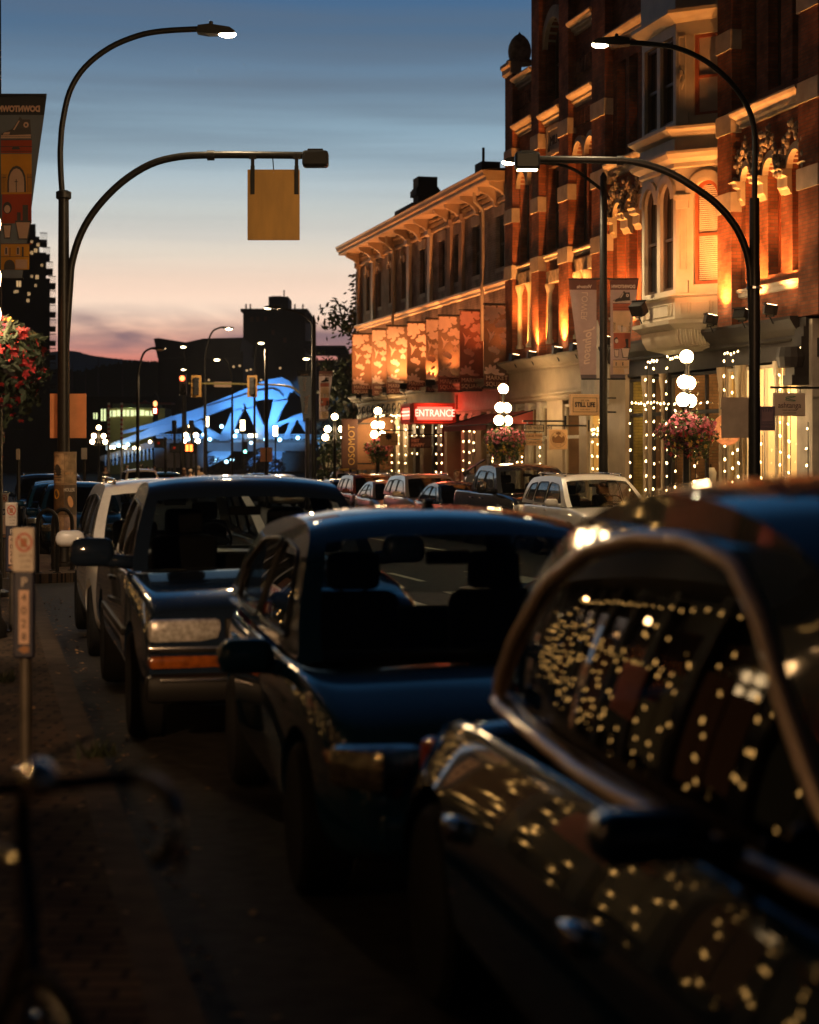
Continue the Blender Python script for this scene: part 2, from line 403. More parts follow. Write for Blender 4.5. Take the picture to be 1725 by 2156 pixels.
strip('pavement', lambda y: KL(y) - 3.9, lambda y: KL(y) - .16, [y for y in YS if y <= 84], WALK, m_side, .3)
strip('kerb', lambda y: KL(y) - .16, KL, [y for y in YS if y <= 84], WALK + .004, m_kerb, .3)
strip('pavement', lambda y: KR(y) + .16, lambda y: 17.6 - .24 * y, [y for y in YS if y <= 90], WALK, m_side, .3)
strip('kerb', KR, lambda y: KR(y) + .16, [y for y in YS if y <= 90], WALK + .004, m_kerb, .3)
strip('pavement', lambda y: KL(y) + .004, lambda y: KL(y) + 1.5 * math.sin(math.pi * max(0, min(1, (y - 29.4) / 7.6))) ** .5 + .01, [29.4 + .38 * i for i in range(21)], WALK - .003, m_side, .2)
# lane lines, a lane arrow and the crossing stripes on the road
def mark(cx, cy, poly):          # poly in (along road away, across right) metres
    d = Vector((-.215, .977)); n = Vector((.977, .215))
    return [(cx + a * d.x + b * n.x, cy + a * d.y + b * n.y) for a, b in poly]
mk = MB()
def flat(poly, dz=.005):
    tris = tessellate_polygon([[Vector((x, y, 0)) for x, y in poly]])
    mk.add([(x, y, gz(y) + dz) for x, y in poly], [tuple(t) for t in tris])
for off in (2.9, 6.2, 9.4):
    for i in range(14):
        y = 6 + i * 6
        flat(mark(KL(y) + off, y, [(0, -.06), (2.6, -.06), (2.6, .06), (0, .06)]))
for i in range(9):
    y = 24.5
    flat(mark(KL(y) + .9 + i * 1.3, y, [(0, -.22), (3.0, -.22), (3.0, .22), (0, .22)]))
for cx in (KL(31) + 7.8, KL(31) + 4.6):
    flat(mark(cx, 30.6, [(0, -.5), (.9, -.5), (.9, -.12), (2.6, -.12), (2.6, .12), (.9, .12), (.9, .5), (0, .5), (-1.1, 0)][::-1]))
tag(mk.build('road_marking', m_paint_line), kind='structure')
mh = MB()
mh.lathe([(.01, .008), (.30, .008), (.31, .014), (.36, .014), (.37, .004)], 28)
for i in range(-3, 4):
    w = math.sqrt(.28 ** 2 - (i * .08) ** 2); mh.box(-w, w, i * .08 - .02, i * .08 + .02, .008, .013)
o = mh.build('manhole_cover', m_greysign, at=(1.1, 28.2, gz(28.2) + .002)); tag(o, 'round cast iron manhole cover in the road seen through a windscreen', 'manhole cover')
# grit, dead leaves and litter lying along the left kerb and pavement
lt = MB()
for i in range(520):
    y = rnd.uniform(4.5, 26); on = rnd.random() < .6
    x = KL(y) - rnd.uniform(.1, 1.7) if on else KL(y) + abs(rnd.gauss(0, .16)) + .02
    z = gz(y) + (WALK + .006 if on else .006); a = rnd.uniform(0, 6.3); s = rnd.uniform(.010, .035)
    c, sn = math.cos(a) * s, math.sin(a) * s
    lt.add([(x - c, y - sn, z), (x + sn * .6, y - c * .6, z + .008), (x + c, y + sn, z + rnd.uniform(0, .02)), (x - sn * .6, y + c * .6, z + .004)], [(0, 1, 2, 3)])
tag(lt.build('leaf_litter', M('dead_leaf', (.22, .13, .06), .8, var=.5, scale=30)), 'dry leaves and litter scattered along the left kerb', 'litter', kind='stuff')
def weeds(x, y, n, label):
    mb = MB()
    for i in range(n):
        a = rnd.uniform(0, 6.3); l = rnd.uniform(.05, .16); b = Vector((rnd.gauss(0, .05), rnd.gauss(0, .05), 0)); t = b + Vector((math.cos(a) * l * .6, math.sin(a) * l * .6, l * .7))
        w = Vector((-math.sin(a), math.cos(a), 0)) * .012
        mb.add([b - w, b + w, t], [(0, 1, 2)])
    o = mb.build('weed', m_weed, at=(x, y, gz(y) + WALK)); tag(o, label, 'weed', 'weeds in the pavement joints')
weeds(KL(14.2) - .55, 14.2, 60, 'green weed tuft at the foot of the second parking post')
weeds(KL(9.9) - .12, 10.4, 40, 'green weed tuft by the kerb behind the nearest parking post')

# ------------------------------------------------------------------ the right-hand terrace: one straight facade line
A, S = 16.94, .24
NRM = math.sqrt(1 + S * S); Y0 = A / ((1078 - CX) / F + S); X0 = A - S * Y0
FROT = math.atan2(-1 / NRM, S / NRM)              # local x runs along the facade towards the camera, local y goes into the building
def fy(px, n=0): return (A - n * NRM) / ((px - CX) / F + S)
def T(px, n=0):
    y = fy(px, n); x = A - n * NRM - S * y
    return ((x - X0) * S - (y - Y0)) / NRM
def Z(px, py, n=0): return CZ - (py - HY) / F * fy(px, n)
def TW(t, n, z):                                   # facade coordinates to world
    return Vector((X0 + (S * t) / NRM - n / NRM, Y0 - t / NRM - n * S / NRM, z))
def rect(a, b, c, d): return [(a, c), (b, c), (b, d), (a, d)]
def arch(a, b, c, d, n=10, rise=None):
    r = (b - a) / 2; h = r if rise is None else rise; m = (a + b) / 2
    return [(a, c), (b, c)] + [(m + r * math.cos(math.pi * i / n), d - h + h * math.sin(math.pi * i / n)) for i in range(n + 1)]
def inset(lp, d):
    xs = [p[0] for p in lp]; zs = [p[1] for p in lp]; cx = (min(xs) + max(xs)) / 2; cz = (min(zs) + max(zs)) / 2
    fx = 1 - 2 * d / (max(xs) - min(xs)); fz = 1 - 2 * d / (max(zs) - min(zs))
    return [(cx + (a - cx) * fx, cz + (b - cz) * fz) for a, b in lp]
def window(parent, lp, y, frame_mat, pane_mat=None, sill_mat=None, fw=.07, rail=True, blind=False, sill=.1, rails=None):
    """pane is the window part; frame, sill and blind are its sub-parts"""
    p = MB().sheet(lp, [], y + .06).build('window', pane_mat or m_dglass, parent)
    fr = MB().ring(lp, inset(lp, fw), y - .02, y + .05)
    xs = [q[0] for q in lp]; zs = [q[1] for q in lp]; x0, x1, z0, z1 = min(xs), max(xs), min(zs), max(zs)
    if rail: fr.box(x0 + fw * .9, x1 - fw * .9, y, y + .05, z0 + (z1 - z0) * .48 - .03, z0 + (z1 - z0) * .48 + .03)
    fr.build('frame', frame_mat, p)
    if blind:
        b = MB()
        nsl = int((z1 - z0 - 2 * fw) / .045)
        for i in range(nsl):
            zz = z0 + fw + .02 + i * .045; b.add([(x0 + fw, y + .052, zz), (x1 - fw, y + .052, zz), (x1 - fw, y + .03, zz + .032), (x0 + fw, y + .03, zz + .032)], [(0, 1, 2, 3)])
        b.build('blind', m_blind, p, fix=False)
    if sill and sill_mat:
        MB().box(x0 - .08, x1 + .08, y - .16, y + .05, z0 - .14, z0 - .003).build('sill', sill_mat, p)
    return p
def cornice(mb, t0, t1, z, prof, y=0.0):           # prof: list of (out, dz) from bottom up
    v = []; k = len(prof)
    for t in (t0, t1): v += [(t, y - o, z + d) for o, d in prof] + [(t, y + .05, z + prof[-1][1]), (t, y + .05, z + prof[0][1])]
    n = k + 2
    mb.add(v, [(i, (i + 1) % n, n + (i + 1) % n, n + i) for i in range(n)] + [tuple(range(n)), tuple(range(n, 2 * n))[::-1]])
CORN = [(0, 0), (.06, .02), (.06, .08), (.14, .12), (.14, .18), (.26, .24), (.30, .30), (.30, .34)]
BELT = [(0, 0), (.07, .02), (.07, .10), (.12, .13), (.12, .18)]

def sphere_finial(mb, t, y, z, r): mb.lathe([(r * 1.2, 0), (r * 1.2, .1), (r * .9, .15), (r * 1.0, .25), (r * 1.04, .42), (r * .96, .58), (r * .74, .74), (r * .42, .86), (r * .12, .92), (.02, .97)], 16, (t, y, z))

# ---------------- the red brick block
bb = thing('brick_block', 'tall dark red brick building with a bay window and shopfronts at right', 'building', (X0, Y0, 0), FROT)
G0 = -.75                                             # below the pavement
TB = 26.0
zc = 4.05                                             # underside of the shop cornice
WIN = []                                              # (loop, kind)
def seg_twin(pxs, zb, zt, n=0):
    for a, b in pxs: WIN.append((arch(T(a), T(b), zb, zt), 'arch'))
seg_twin([(1095.5, 1114.5), (1118.5, 1134.5)], 7.35, 10.0)
seg_twin([(1214.5, 1236), (1240, 1261)], 7.3, 10.05)
WIN.append((rect(T(1155), T(1190), 7.4, 9.75), 'rect'))
WIN.append((arch(T(1154), T(1189), 11.6, 13.9), 'big'))
for a, b in ((1097, 1117), (1120, 1131)): WIN.append((rect(T(a), T(b), 4.75, 6.65), 'low'))
WIN.append((rect(T(1160), T(1188), 4.75, 6.45), 'low'))
for a, b in ((1218, 1236), (1242, 1259)): WIN.append((rect(T(a), T(b), 4.75, 6.55), 'low'))
for a, b in ((1300, 1319), (1325, 1344), (1351, 1370)): WIN.append((arch(T(a), T(b), 5.2, 8.0), 'hood'))
for a, b in ((1571, 1594), (1618, 1645), (1669, 1700)): WIN.append((arch(T(a), T(b), 5.35, 7.75), 'hood'))
for a, b in ((1300, 1319), (1325, 1344), (1351, 1370), (1571, 1594), (1618, 1645), (1669, 1700)): WIN.append((rect(T(a), T(b), 9.2, 11.6), 'up'))
TBAY0, TBAY1 = 12.45, 16.4
holes = [w[0] for w in WIN]
wl = MB()
zt_left = 12.75; T_LEFT = T(1141); T_PAV = T(1213)
outer = [(.0, 4.35), (TB, 4.35), (TB, 16.2), (T_PAV, 16.2), (T_PAV, 15.6), (T_LEFT, 15.6), (T_LEFT, zt_left), (0, zt_left)]
wl.sheet(outer, holes, 0.0, .32)
wl.box(0, TB, .33, 9, 4.35, 4.5); wl.box(0, T_LEFT, .6, 9, 12.4, 12.7)
wl.add([(0, 0, 4.35), (0, 9, 4.35), (0, 9, zt_left), (0, 0, zt_left)], [(0, 1, 2, 3)])
wl.add([(T_LEFT, 0, zt_left), (T_LEFT, 9, zt_left), (T_LEFT, 9, 15.6), (T_LEFT, 0, 15.6)], [(0, 1, 2, 3)])
wl.build('wall', m_brick, bb)
bk = MB().box(0, TB, 9, 9.3, G0, 16.2); bk.build('rear_wall', m_dark, bb)
# brick piers that divide the front
for a, b, zt in ((0.02, T(1094), 13.0), (T(1134.5), T(1150), 15.7), (T(1193), T(1213), 15.7), (T(1263), T(1291), 16.1), (T(1531), T(1561), 16.1), (T(1703), T(1703) + .9, 16.1)):
    p = MB().box(a, b, -.22, .02, 4.36, zt)
    p.build('pier', m_brick, bb)
    q = MB()
    for z in (6.85, 8.55, 10.35): MB().box(a - .03, b + .03, -.255, -.0, z, z + .42).build('pier_block', m_stone, bb)
    cornice(q, a - .05, b + .05, zt, [(0.22, 0), (.30, .06), (.30, .2), (.36, .26), (.36, .36)]); q.build('pier_cap', m_stone, bb)
f = MB(); sphere_finial(f, .42, .12, 13.36, .34); f.build('finial', m_rock, bb)
# horizontal bands
def bands(t0, t1, zs, prof=BELT, mat=m_stone, name='belt_course'):
    for z in zs:
        q = MB(); cornice(q, t0, t1, z, prof); q.build(name, mat, bb)
bands(T(1094), T(1134), (11.1,), CORN); bands(T(1213), T(1263), (11.05,), CORN); bands(T(1150), T(1193), (10.95,), CORN)
bands(T(1094), T(1134), (7.05,)); bands(T(1150), T(1193), (7.1,)); bands(T(1213), T(1263), (7.0,))
bands(T(1291), TBAY0, (8.7, 12.0), CORN); bands(T(1561), T(1703), (8.62, 12.0), CORN); bands(T(1291), TBAY0, (4.95,)); bands(T(1561), T(1703), (4.98,), BELT)
bands(T(1213), T(1263), (13.0, 14.6), CORN); bands(T(1094), T(1134), (12.5,), CORN)
# rough lintels and arch mouldings
for lp, kind in WIN:
    xs = [p[0] for p in lp]; zs = [p[1] for p in lp]; x0, x1, z0, z1 = min(xs), max(xs), min(zs), max(zs); w = x1 - x0
    if kind in ('arch', 'hood', 'big'):
        d = .16 if kind != 'big' else .34
        top = [(a, b) for a, b in arch(x0 - d, x1 + d, z0, z1 + d, 12)][2:]; bot = [(a, b) for a, b in arch(x0, x1, z0, z1, 12)][2:]
        q = MB(); k = len(top)
        v = [(a, -.10, b) for a, b in top] + [(a, -.13, b) for a, b in bot] + [(a, .0, b) for a, b in top] + [(a, .3, b) for a, b in bot]
        q.add(v, [(i, i + 1, k + i + 1, k + i) for i in range(k - 1)] + [(i, 2 * k + i, 2 * k + i + 1, i + 1) for i in range(k - 1)] + [(k + i, k + i + 1, 3 * k + i + 1, 3 * k + i) for i in range(k - 1)])
        q.build('arch_moulding', m_stone if kind != 'hood' else m_cream, bb)
        if kind == 'hood':                      # foliate carving heaped over the arch, and impost blocks
            h = MB(); cx = (x0 + x1) / 2; zs0 = z1 - w / 2
            for i in range(70):
                a = rnd.uniform(-.15, math.pi + .15); rr = w / 2 + .2 + abs(rnd.gauss(0, .10)); s = rnd.uniform(.035, .08)
                tip = .34 * math.exp(-((a - math.pi / 2) / .35) ** 2) * rnd.random()
                h.sphere((cx + rr * math.cos(a) * .92, -.1 - rnd.uniform(0, .12), zs0 + (rr + tip) * math.sin(a)), s, 6, 4, (1, .7, rnd.uniform(.7, 1.6)))
            h.build('carved_hood', m_rock, bb)
            for xx in (x0 - .20, x1 + .20):
                q = MB(); cornice(q, xx - .17, xx + .17, zs0 - .5, [(.02, 0), (.06, .1), (.10, .14), (.10, .34), (.2, .38), (.2, .46), (.26, .5)]); q.build('impost', m_cream, bb)
    if kind == 'low':
        q = MB(); q.box(x0 - .12, x1 + .12, -.10, .0, z1 + .003, z1 + .34); q.build('lintel', m_rock, bb)
        for xx in (x0 - .03, x1 + .03):        # pale window columns
            q = MB(); q.lathe([(.12, 0), (.12, .08), (.075, .14), (.07, z1 - z0 - .3), (.10, z1 - z0 - .2), (.14, z1 - z0 - .08), (.14, z1 - z0 - .004)], 12, (xx, -.02, z0)); q.build('window_column', m_cream, bb, smooth=True)
    window(bb, lp, .24, m_redwood if kind in ('hood', 'low') else m_darkwood, sill_mat=m_stone)
# inscribed panel over the middle window
q = MB(); q.ring(rect(T(1156), T(1190), 10.05, 10.88), rect(T(1156) + .12, T(1190) - .12, 10.17, 10.76), -.09, .0); q.box(T(1156) + .12, T(1190) - .12, -.03, 0.0, 10.17, 10.76)
pn = q.build('name_panel', m_stone, bb); text('MILNE', .36, m_ink, pn, ((T(1156) + T(1190)) / 2, -.035, 10.46), ext=.01)
# brick corbel rows under the attic
for a, b, z in ((1094, 1134, 11.95), (1213, 1263, 11.9), (1213, 1263, 10.5)):
    q = MB(); t = T(a) + .05
    while t < T(b) - .12:
        q.box(t, t + .11, -.08, 0, z, z + .38); t += .22
    q.build('corbel_row', m_brick, bb)

# bay window: two storeys, canted sides, fluted corbel foot
by = -.8
PB = [(TBAY0, 0), (13.35, by), (15.5, by), (TBAY1, 0)]
def bayring(out): # plan polygon grown outward
    return [(PB[0][0] - out * .9, 0), (PB[1][0] - out * .5, by - out), (PB[2][0] + out * .5, by - out), (PB[3][0] + out * .9, 0)]
def baymould(z, prof, mat, name):
    q = MB(); v = []
    for o, d in prof: v += [(x, y, z + d) for x, y in bayring(o)]
    k = len(prof)
    fcs = [(i * 4 + j, i * 4 + j + 1, (i + 1) * 4 + j + 1, (i + 1) * 4 + j) for i in range(k - 1) for j in range(3)]
    q.add(v, fcs + [(0, 1, 2, 3), tuple((k - 1) * 4 + j for j in range(4))[::-1]]); return q.build(name, mat, bb)
def bayface(i, z0, z1, holes_uv, mat, name='bay_panel'):
    (xa, ya), (xb, yb) = PB[i], PB[i + 1]; L_ = math.hypot(xb - xa, yb - ya); ang = math.atan2(yb - ya, xb - xa)
    e = MB().sheet(rect(0, L_, z0, z1), holes_uv(L_), 0, .18).build(name, mat, bb)
    e.location = (xa, ya, 0); e.rotation_euler = (0, 0, ang); return e, L_
for z0, z1, arched in ((5.2, 8.0, True), (8.95, 11.25, False)):
    for i in range(3):
        def hs(L_, i=i, z0=z0, z1=z1, arched=arched):
            fn = arch if arched else rect
            if i == 1: return [fn(.16, L_ / 2 - .1, z0 + .12, z1 - .25), fn(L_ / 2 + .1, L_ - .16, z0 + .12, z1 - .25)]
            return [fn(L_ * .36, L_ * .36 + .62, z0 + .2, z1 - .3)]
        e, L_ = bayface(i, z0, z1, hs, m_cream)
        for lp in hs(L_):
            window(e, lp, .10, m_redwood if i == 2 else m_darkwood, pane_mat=(m_blind if (i == 2 and not arched) else None), blind=(i == 2 and arched), sill=0, fw=.075)
            if arched:
                xs = [p[0] for p in lp]; d = .17
                top = arch(min(xs) - d, max(xs) + d, z0 + .12, z1 - .25 + d, 12)[2:]; bot = arch(min(xs), max(xs), z0, z1 - .25, 12)[2:]; k = len(top)
                q = MB(); q.add([(a, -.06, b) for a, b in top] + [(a, -.08, b) for a, b in bot] + [(a, 0, b) for a, b in top], [(j, j + 1, k + j + 1, k + j) for j in range(k - 1)] + [(j, 2 * k + j, 2 * k + j + 1, j + 1) for j in range(k - 1)])
                q.build('arch_moulding', m_cream, e)
        if i == 2:                               # panelled pilaster beside the lit window
            q = MB(); pl = arch(.08, .26, z0 + .55, z1 - .75, 6) if arched else rect(.07, .25, z0 + .3, z1 - .3)
            q.ring(pl, inset(pl, .03), -.028, .0); q.box(.02, .32, -.05, 0, z0 + .02, z0 + .3); q.build('pilaster', m_cream, e)
            if not arched:
                q = MB(); q.ring([(.16, 9.75), (.25, 9.98), (.16, 10.21), (.07, 9.98)], [(.16, 9.86), (.2, 9.98), (.16, 10.1), (.12, 9.98)], -.06, -.0); q.build('diamond_ornament', m_cream, e)
            else:
                q = MB(); q.box(0.0, .36, -.09, 0, z1 - .72, z1 - .6); q.box(0.02, .33, -.06, 0, z1 - .9, z1 - .72); q.build('capital', m_cream, e)
baymould(8.0, [(.0, 0), (.06, .03), (.06, .12), (.22, .2), (.28, .3), (.28, .36)], m_cream, 'bay_cornice')
baymould(8.36, [(.04, 0), (.04, .32)], m_cream, 'bay_frieze')
baymould(8.68, [(.05, 0), (.12, .04), (.3, .16), (.3, .22), (.12, .26)], m_cream, 'bay_cornice')
baymould(11.25, [(.02, 0), (.08, .06), (.24, .18), (.24, .26)], m_cream, 'bay_cornice')
baymould(11.51, [(.02, 0), (.02, 3.5), (.2, 3.7)], m_cream, 'bay_parapet')
baymould(4.62, [(.0, 0), (.03, .04), (.03, .5), (.16, .54), (.16, .58)], m_cream, 'bay_base')
baymould(4.42, [(.02, 0), (.2, .12), (.22, .2)], m_cream, 'bay_base_moulding')
baymould(3.95, [(-.6, 0), (-.35, .06), (-.12, .2), (-.02, .47)], m_cream, 'bay_foot')
for i in (1, 2):
    (xa, ya), (xb, yb) = PB[i], PB[i + 1]; L_ = math.hypot(xb - xa, yb - ya)
    q = MB(); nfl = int(L_ / .07)
    for j in range(nfl):
        t = (j + .5) * L_ / nfl
        q.tube([(t, .10 + .45, 4.0), (t, .12, 4.08), (t, .02, 4.24), (t, -.01, 4.42)], .026, 6)
    e = q.build('fluted_foot', m_cream, bb, smooth=True); e.location = (xa, ya, 0); e.rotation_euler = (0, 0, math.atan2(yb - ya, xb - xa))
    q = MB()
    for a, b in ((.12, .3), (.36, L_ - .36), (L_ - .3, L_ - .12)): q.ring(rect(a, b, 4.74, 5.02), inset(rect(a, b, 4.74, 5.02), .02), -.055, -.03)
    e = q.build('base_panel', m_cream, bb); e.location = (xa, ya, 0); e.rotation_euler = (0, 0, math.atan2(yb - ya, xb - xa))

# shopfronts under the brick block: piers, fascia, recessed glazing and lit rooms behind
q = MB(); cornice(q, -.05, T(1283), 4.02, [(.1, 0), (.2, .06), (.2, .12), (.42, .24), (.5, .3), (.5, .36)]); q.build('shop_cornice', m_tan, bb)
q = MB(); cornice(q, T(1283) + .3, T(1703), 3.92, [(.06, 0), (.14, .04), (.14, .1), (.28, .22), (.34, .3), (.4, .4), (.4, .46)]); q.build('shop_cornice', m_darktrim, bb)
q = MB(); q.box(-.02, T(1262), -.12, .3, 3.35, 4.02); cornice(q, -.05, T(1262), 3.12, [(.06, 0), (.16, .06), (.16, .12), (.24, .18), (.24, .24)]); q.build('shop_fascia', m_tan, bb)
q = MB(); q.box(T(1283) + .3, TB, -.04, .3, 3.55, 3.92); q.build('shop_fascia', m_darktrim, bb)
q = MB(); q.box(T(1262), T(1283) + .28, -.5, .3, 2.9, 4.35); q.prism([(T(1262), 4.352), (T(1283) + .28, 4.352), ((T(1262) + T(1283) + .28) / 2, 5.1)], -.5, 0); q.build('fascia_bracket', m_stone, bb)
def pier2(a, b, y0=-.06, z1=3.55, mat=m_tan, name='shop_pier', base=True):
    q = MB(); q.box(T(a), T(b), y0, .5, G0, z1)
    if base: q.box(T(a) - .03, T(b) + .03, y0 - .04, .5, G0, .1)
    return q.build(name, mat, bb)
pier2(1079, 1090, mat=m_stone); pier2(1109, 1117, mat=m_cream); pier2(1133, 1141, mat=m_cream); pier2(1156, 1189, mat=m_tan, z1=3.12); pier2(1224, 1240, mat=m_tan)
pier2(1283, 1325, y0=-.10, mat=m_tan, z1=3.9); pier2(1692, 1725, y0=-.14, mat=m_stone, z1=4.3)
pier2(1363, 1372, mat=m_tan); pier2(1401, 1412, mat=m_darktrim); pier2(1524, 1531, mat=m_tan); pier2(1560, 1570, mat=m_tan)
for px in (1367, 1405, 1528, 1564, 1647):
    q = MB(); q.lathe([(.075, G0), (.075, .1), (.045, .2), (.042, 3.0), (.062, 3.05), (.05, 3.12), (.085, 3.35), (.10, 3.54)], 14, (T(px), -.11, 0)); q.build('shop_column', m_cream if px in (1647, 1564) else m_tan, bb, smooth=True)
q = MB()
for i in range(7): q.box(T(1698), T(1698) + .42, -.5 + i * .05, -.05, 3.0 + i * .19, 3.2 + i * .19)
q.lathe([(.001, -.2), (.26, -.2), (.3, 0), (.26, .2), (.001, .2)], 14, (T(1698) + .21, -.42, 3.55)); q.build('scroll_bracket', m_darktrim, bb)
def shop(a, b, zs, zt, mat_wall, name='shop_window', tran=True, glow=None, backdrop=None, depth=3.0, fmat=m_cream):
    """glazing between two piers, with a shallow room behind"""
    ta, tb = T(a), T(b)
    room = MB(); room.add([(ta, depth, G0), (tb, depth, G0), (tb, depth, zt), (ta, depth, zt)], [(0, 1, 2, 3)])
    room.add([(ta, .1, zt), (tb, .1, zt), (tb, depth, zt), (ta, depth, zt)], [(0, 1, 2, 3)])
    room.add([(ta + .01, .1, G0), (ta + .01, depth, G0), (ta + .01, depth, zt), (ta + .01, .1, zt)], [(0, 1, 2, 3)]); room.add([(tb - .01, .1, G0), (tb - .01, depth, G0), (tb - .01, depth, zt), (tb - .01, .1, zt)], [(0, 1, 2, 3)])
    room.add([(ta, .1, -.35), (tb, .1, -.35), (tb, depth, -.35), (ta, depth, -.35)], [(0, 1, 2, 3)]); room.build('shop_room', mat_wall, bb)
    g = MB().sheet(rect(ta, tb, zs, zt), [], .05).build(name, m_shopglass, bb)
    fr = MB(); fr.ring(rect(ta, tb, zs, zt), inset(rect(ta, tb, zs, zt), .07), .01, .09)
    if tran: fr.box(ta + .065, tb - .065, .015, .085, zt - .95, zt - .86)
    n = max(1, round((tb - ta) / 1.1))
    for i in range(1, n): fr.box(ta + (tb - ta) * i / n - .035, ta + (tb - ta) * i / n + .035, .012, .082, zs + .065, zt - .065)
    fr.box(ta, tb, .0, .095, G0, zs - .003); fr.build('frame', fmat, g)
    if glow:
        tm = (ta + tb) / 2
        light('POINT', 'shop_lamp', (tm, 1.5, zt - .5), glow[0], glow[1] * 1.5, bb, size=.2)
w_yel = M('shop_wall_yellow', (.55, .42, .20), .8, var=.15, scale=1); w_brn = M('shop_wall_brown', (.22, .13, .07), .8, var=.3, scale=1.5); w_pale = M('shop_wall_pale', (.62, .50, .33), .8, var=.1, scale=1)
w_grn = brick_mat('shop_wall_olive_brick', (.30, .24, .07), (.26, .2, .06), (.16, .13, .05)); w_brk = brick_mat('shop_wall_brick', (.22, .12, .06), (.18, .10, .05), (.13, .09, .05))
WARM = (1.0, .66, .30)
shop(1090, 1109, .1, 3.0, w_brn, glow=(WARM, 25)); shop(1117, 1133, .1, 3.0, w_brn, glow=(WARM, 25)); shop(1141, 1156, .1, 3.0, w_brn, glow=(WARM, 20)); shop(1189, 1224, .1, 3.0, w_brn, glow=(WARM, 30)); shop(1240, 1283, .1, 3.0, w_yel, glow=(WARM, 90))
shop(1325, 1363, .0, 3.5, w_grn, glow=(WARM, 70), fmat=m_darktrim); shop(1372, 1401, .0, 3.5, w_brn, glow=(WARM, 36), fmat=m_darktrim); shop(1412, 1524, .0, 3.5, w_brk, glow=(WARM, 90), fmat=m_darktrim, depth=2.2); shop(1531, 1560, .0, 3.5, w_yel, glow=(WARM, 80)); shop(1570, 1692, .0, 3.5, w_pale, glow=((1.0, .66, .32), 300), depth=2.0)
# ---------------- the long two-storey painted brick building with bracketed eaves
ms = thing('market_building', 'long pale two storey brick building with bracketed eaves and chimneys', 'building', (X0, Y0, 0), FROT)
TL = T(755)
ZB, ZT = 3.95, 9.55
wins = []
for px, w in ((775, .62), (799, .62), (823, .62), (850, .66), (889.5, .78), (930.5, .80), (964, .80), (1002.5, .86), (1053, .92)):
    wins.append((T(px) - w / 2, T(px) + w / 2, px))
holes = [(arch(a, b, 7.45, 9.0, 8, .28) if px < 860 else rect(a, b, 7.4, 9.0)) for a, b, px in wins]
tm = T(867)
for nm, t0, t1, mt in (('stucco_wall', TL, tm, m_stucco), ('wall', tm, -.02, m_wbrick)):
    hs = [h for h in holes if t0 < h[0][0] < t1]
    q = MB().sheet(rect(t0, t1, ZB, ZT), hs, 0, .22)
    if nm == 'stucco_wall': q.add([(TL, 0, G0), (TL, 8, G0), (TL, 8, ZT), (TL, 0, ZT)], [(0, 1, 2, 3)])
    q.build(nm, mt, ms)
for (a, b, px), lp in zip(wins, holes):
    p = window(ms, lp, .15, m_darkwood, sill_mat=m_stone, fw=.05)
    q = MB()
    if px < 860:
        k = arch(a - .12, b + .12, 8.72, 9.16, 8, .36)[2:]; k2 = arch(a, b, 8.72, 9.0, 8, .28)[2:]; n = len(k)
        q.add([(x, -.09, z) for x, z in k] + [(x, -.09, z) for x, z in k2] + [(x, 0, z) for x, z in k], [(i, i + 1, n + i + 1, n + i) for i in range(n - 1)] + [(i, 2 * n + i, 2 * n + i + 1, i + 1) for i in range(n - 1)])
        q.box((a + b) / 2 - .07, (a + b) / 2 + .07, -.13, 0, 9.02, 9.24)
    else:
        q.box(a - .1, b + .1, -.03, 0, 9.003, 9.33)
    q.build('lintel', m_stone, ms)
for px, w, mt in ((758, .3, m_stucco), (789, .34, m_cream), (832, .3, m_stucco), (865, .36, m_cream), (909, .34, m_cream), (952, .40, m_stucco), (976, .40, m_stucco)):
    q = MB(); t = T(px); q.box(t - w / 2, t + w / 2, -.12, 0, 6.95, 9.3); cornice(q, t - w / 2 - .05, t + w / 2 + .05, 9.3, [(.12, 0), (.2, .06), (.2, .25)]); q.build('pilaster', mt, ms)
for px in (837, 1027):
    t = T(px); q = MB(); q.tube([(t, -.45, 10.0), (t, -.42, 9.6), (t, -.16, 9.35), (t, -.14, 7.1), (t + .06, -.2, 6.9), (t + .06, -.2, 5.2)], .055, 8); q.build('downpipe', m_cream, ms, smooth=True)
q = MB(); cornice(q, TL - .1, -.02, 6.72, [(0, 0), (.08, .03), (.08, .1), (.18, .16), (.18, .23)]); q.build('belt_course', m_cream, ms)
q = MB(); cornice(q, TL - .1, -.02, 9.38, [(0, 0), (.08, .03), (.08, .12)]); cornice(q, TL - .1, -.02, 9.72, [(0, 0), (.12, .04), (.12, .12)]); q.box(TL, -.02, -.02, .3, 9.5, 9.73); q.build('frieze', m_tan, ms)
q = MB(); t = TL
while t < -.2:
    q.box(t, t + .09, -.10, .0, 9.56, 9.70); t += .18
q.build('dentils', m_tan, ms)
for px in (760, 789, 809, 832, 865, 888, 909, 952, 976, 1010, 1050, 1074):
    t = T(px); q = MB(); q.prism([(0, 9.3), (-.14, 9.32), (-.2, 9.5), (-.32, 9.62), (-.62, 9.76), (-.66, 9.9), (0, 9.9)], -.09, .09)
    q.xf(Matrix.Translation((t, 0, 0)) @ Matrix.Rotation(R(90), 4, 'Z')); q.build('eave_bracket', m_tan, ms)
q = MB(); cornice(q, TL - .28, -.03, 9.86, [(.0, .04), (.78, .04), (.80, .08), (.80, .16), (.88, .2), (.9, .3), (.94, .36)]); q.build('eave', m_tan, ms)
q = MB(); q.add([(TL - .3, -.95, 10.225), (-.03, -.95, 10.225), (-.03, 6, 11.0), (TL + 3, 6, 11.0)], [(0, 1, 2, 3)]); q.add([(TL - .3, -.95, 10.225), (TL + 3, 6, 11.0), (TL - .3, 8, 10.225)], [(0, 1, 2)]); q.box(TL, -.03, 7, 8, G0, 9.9)
roof = q.build('roof', m_roof, ms)
def pt_n(px, n): return T(px, -n)
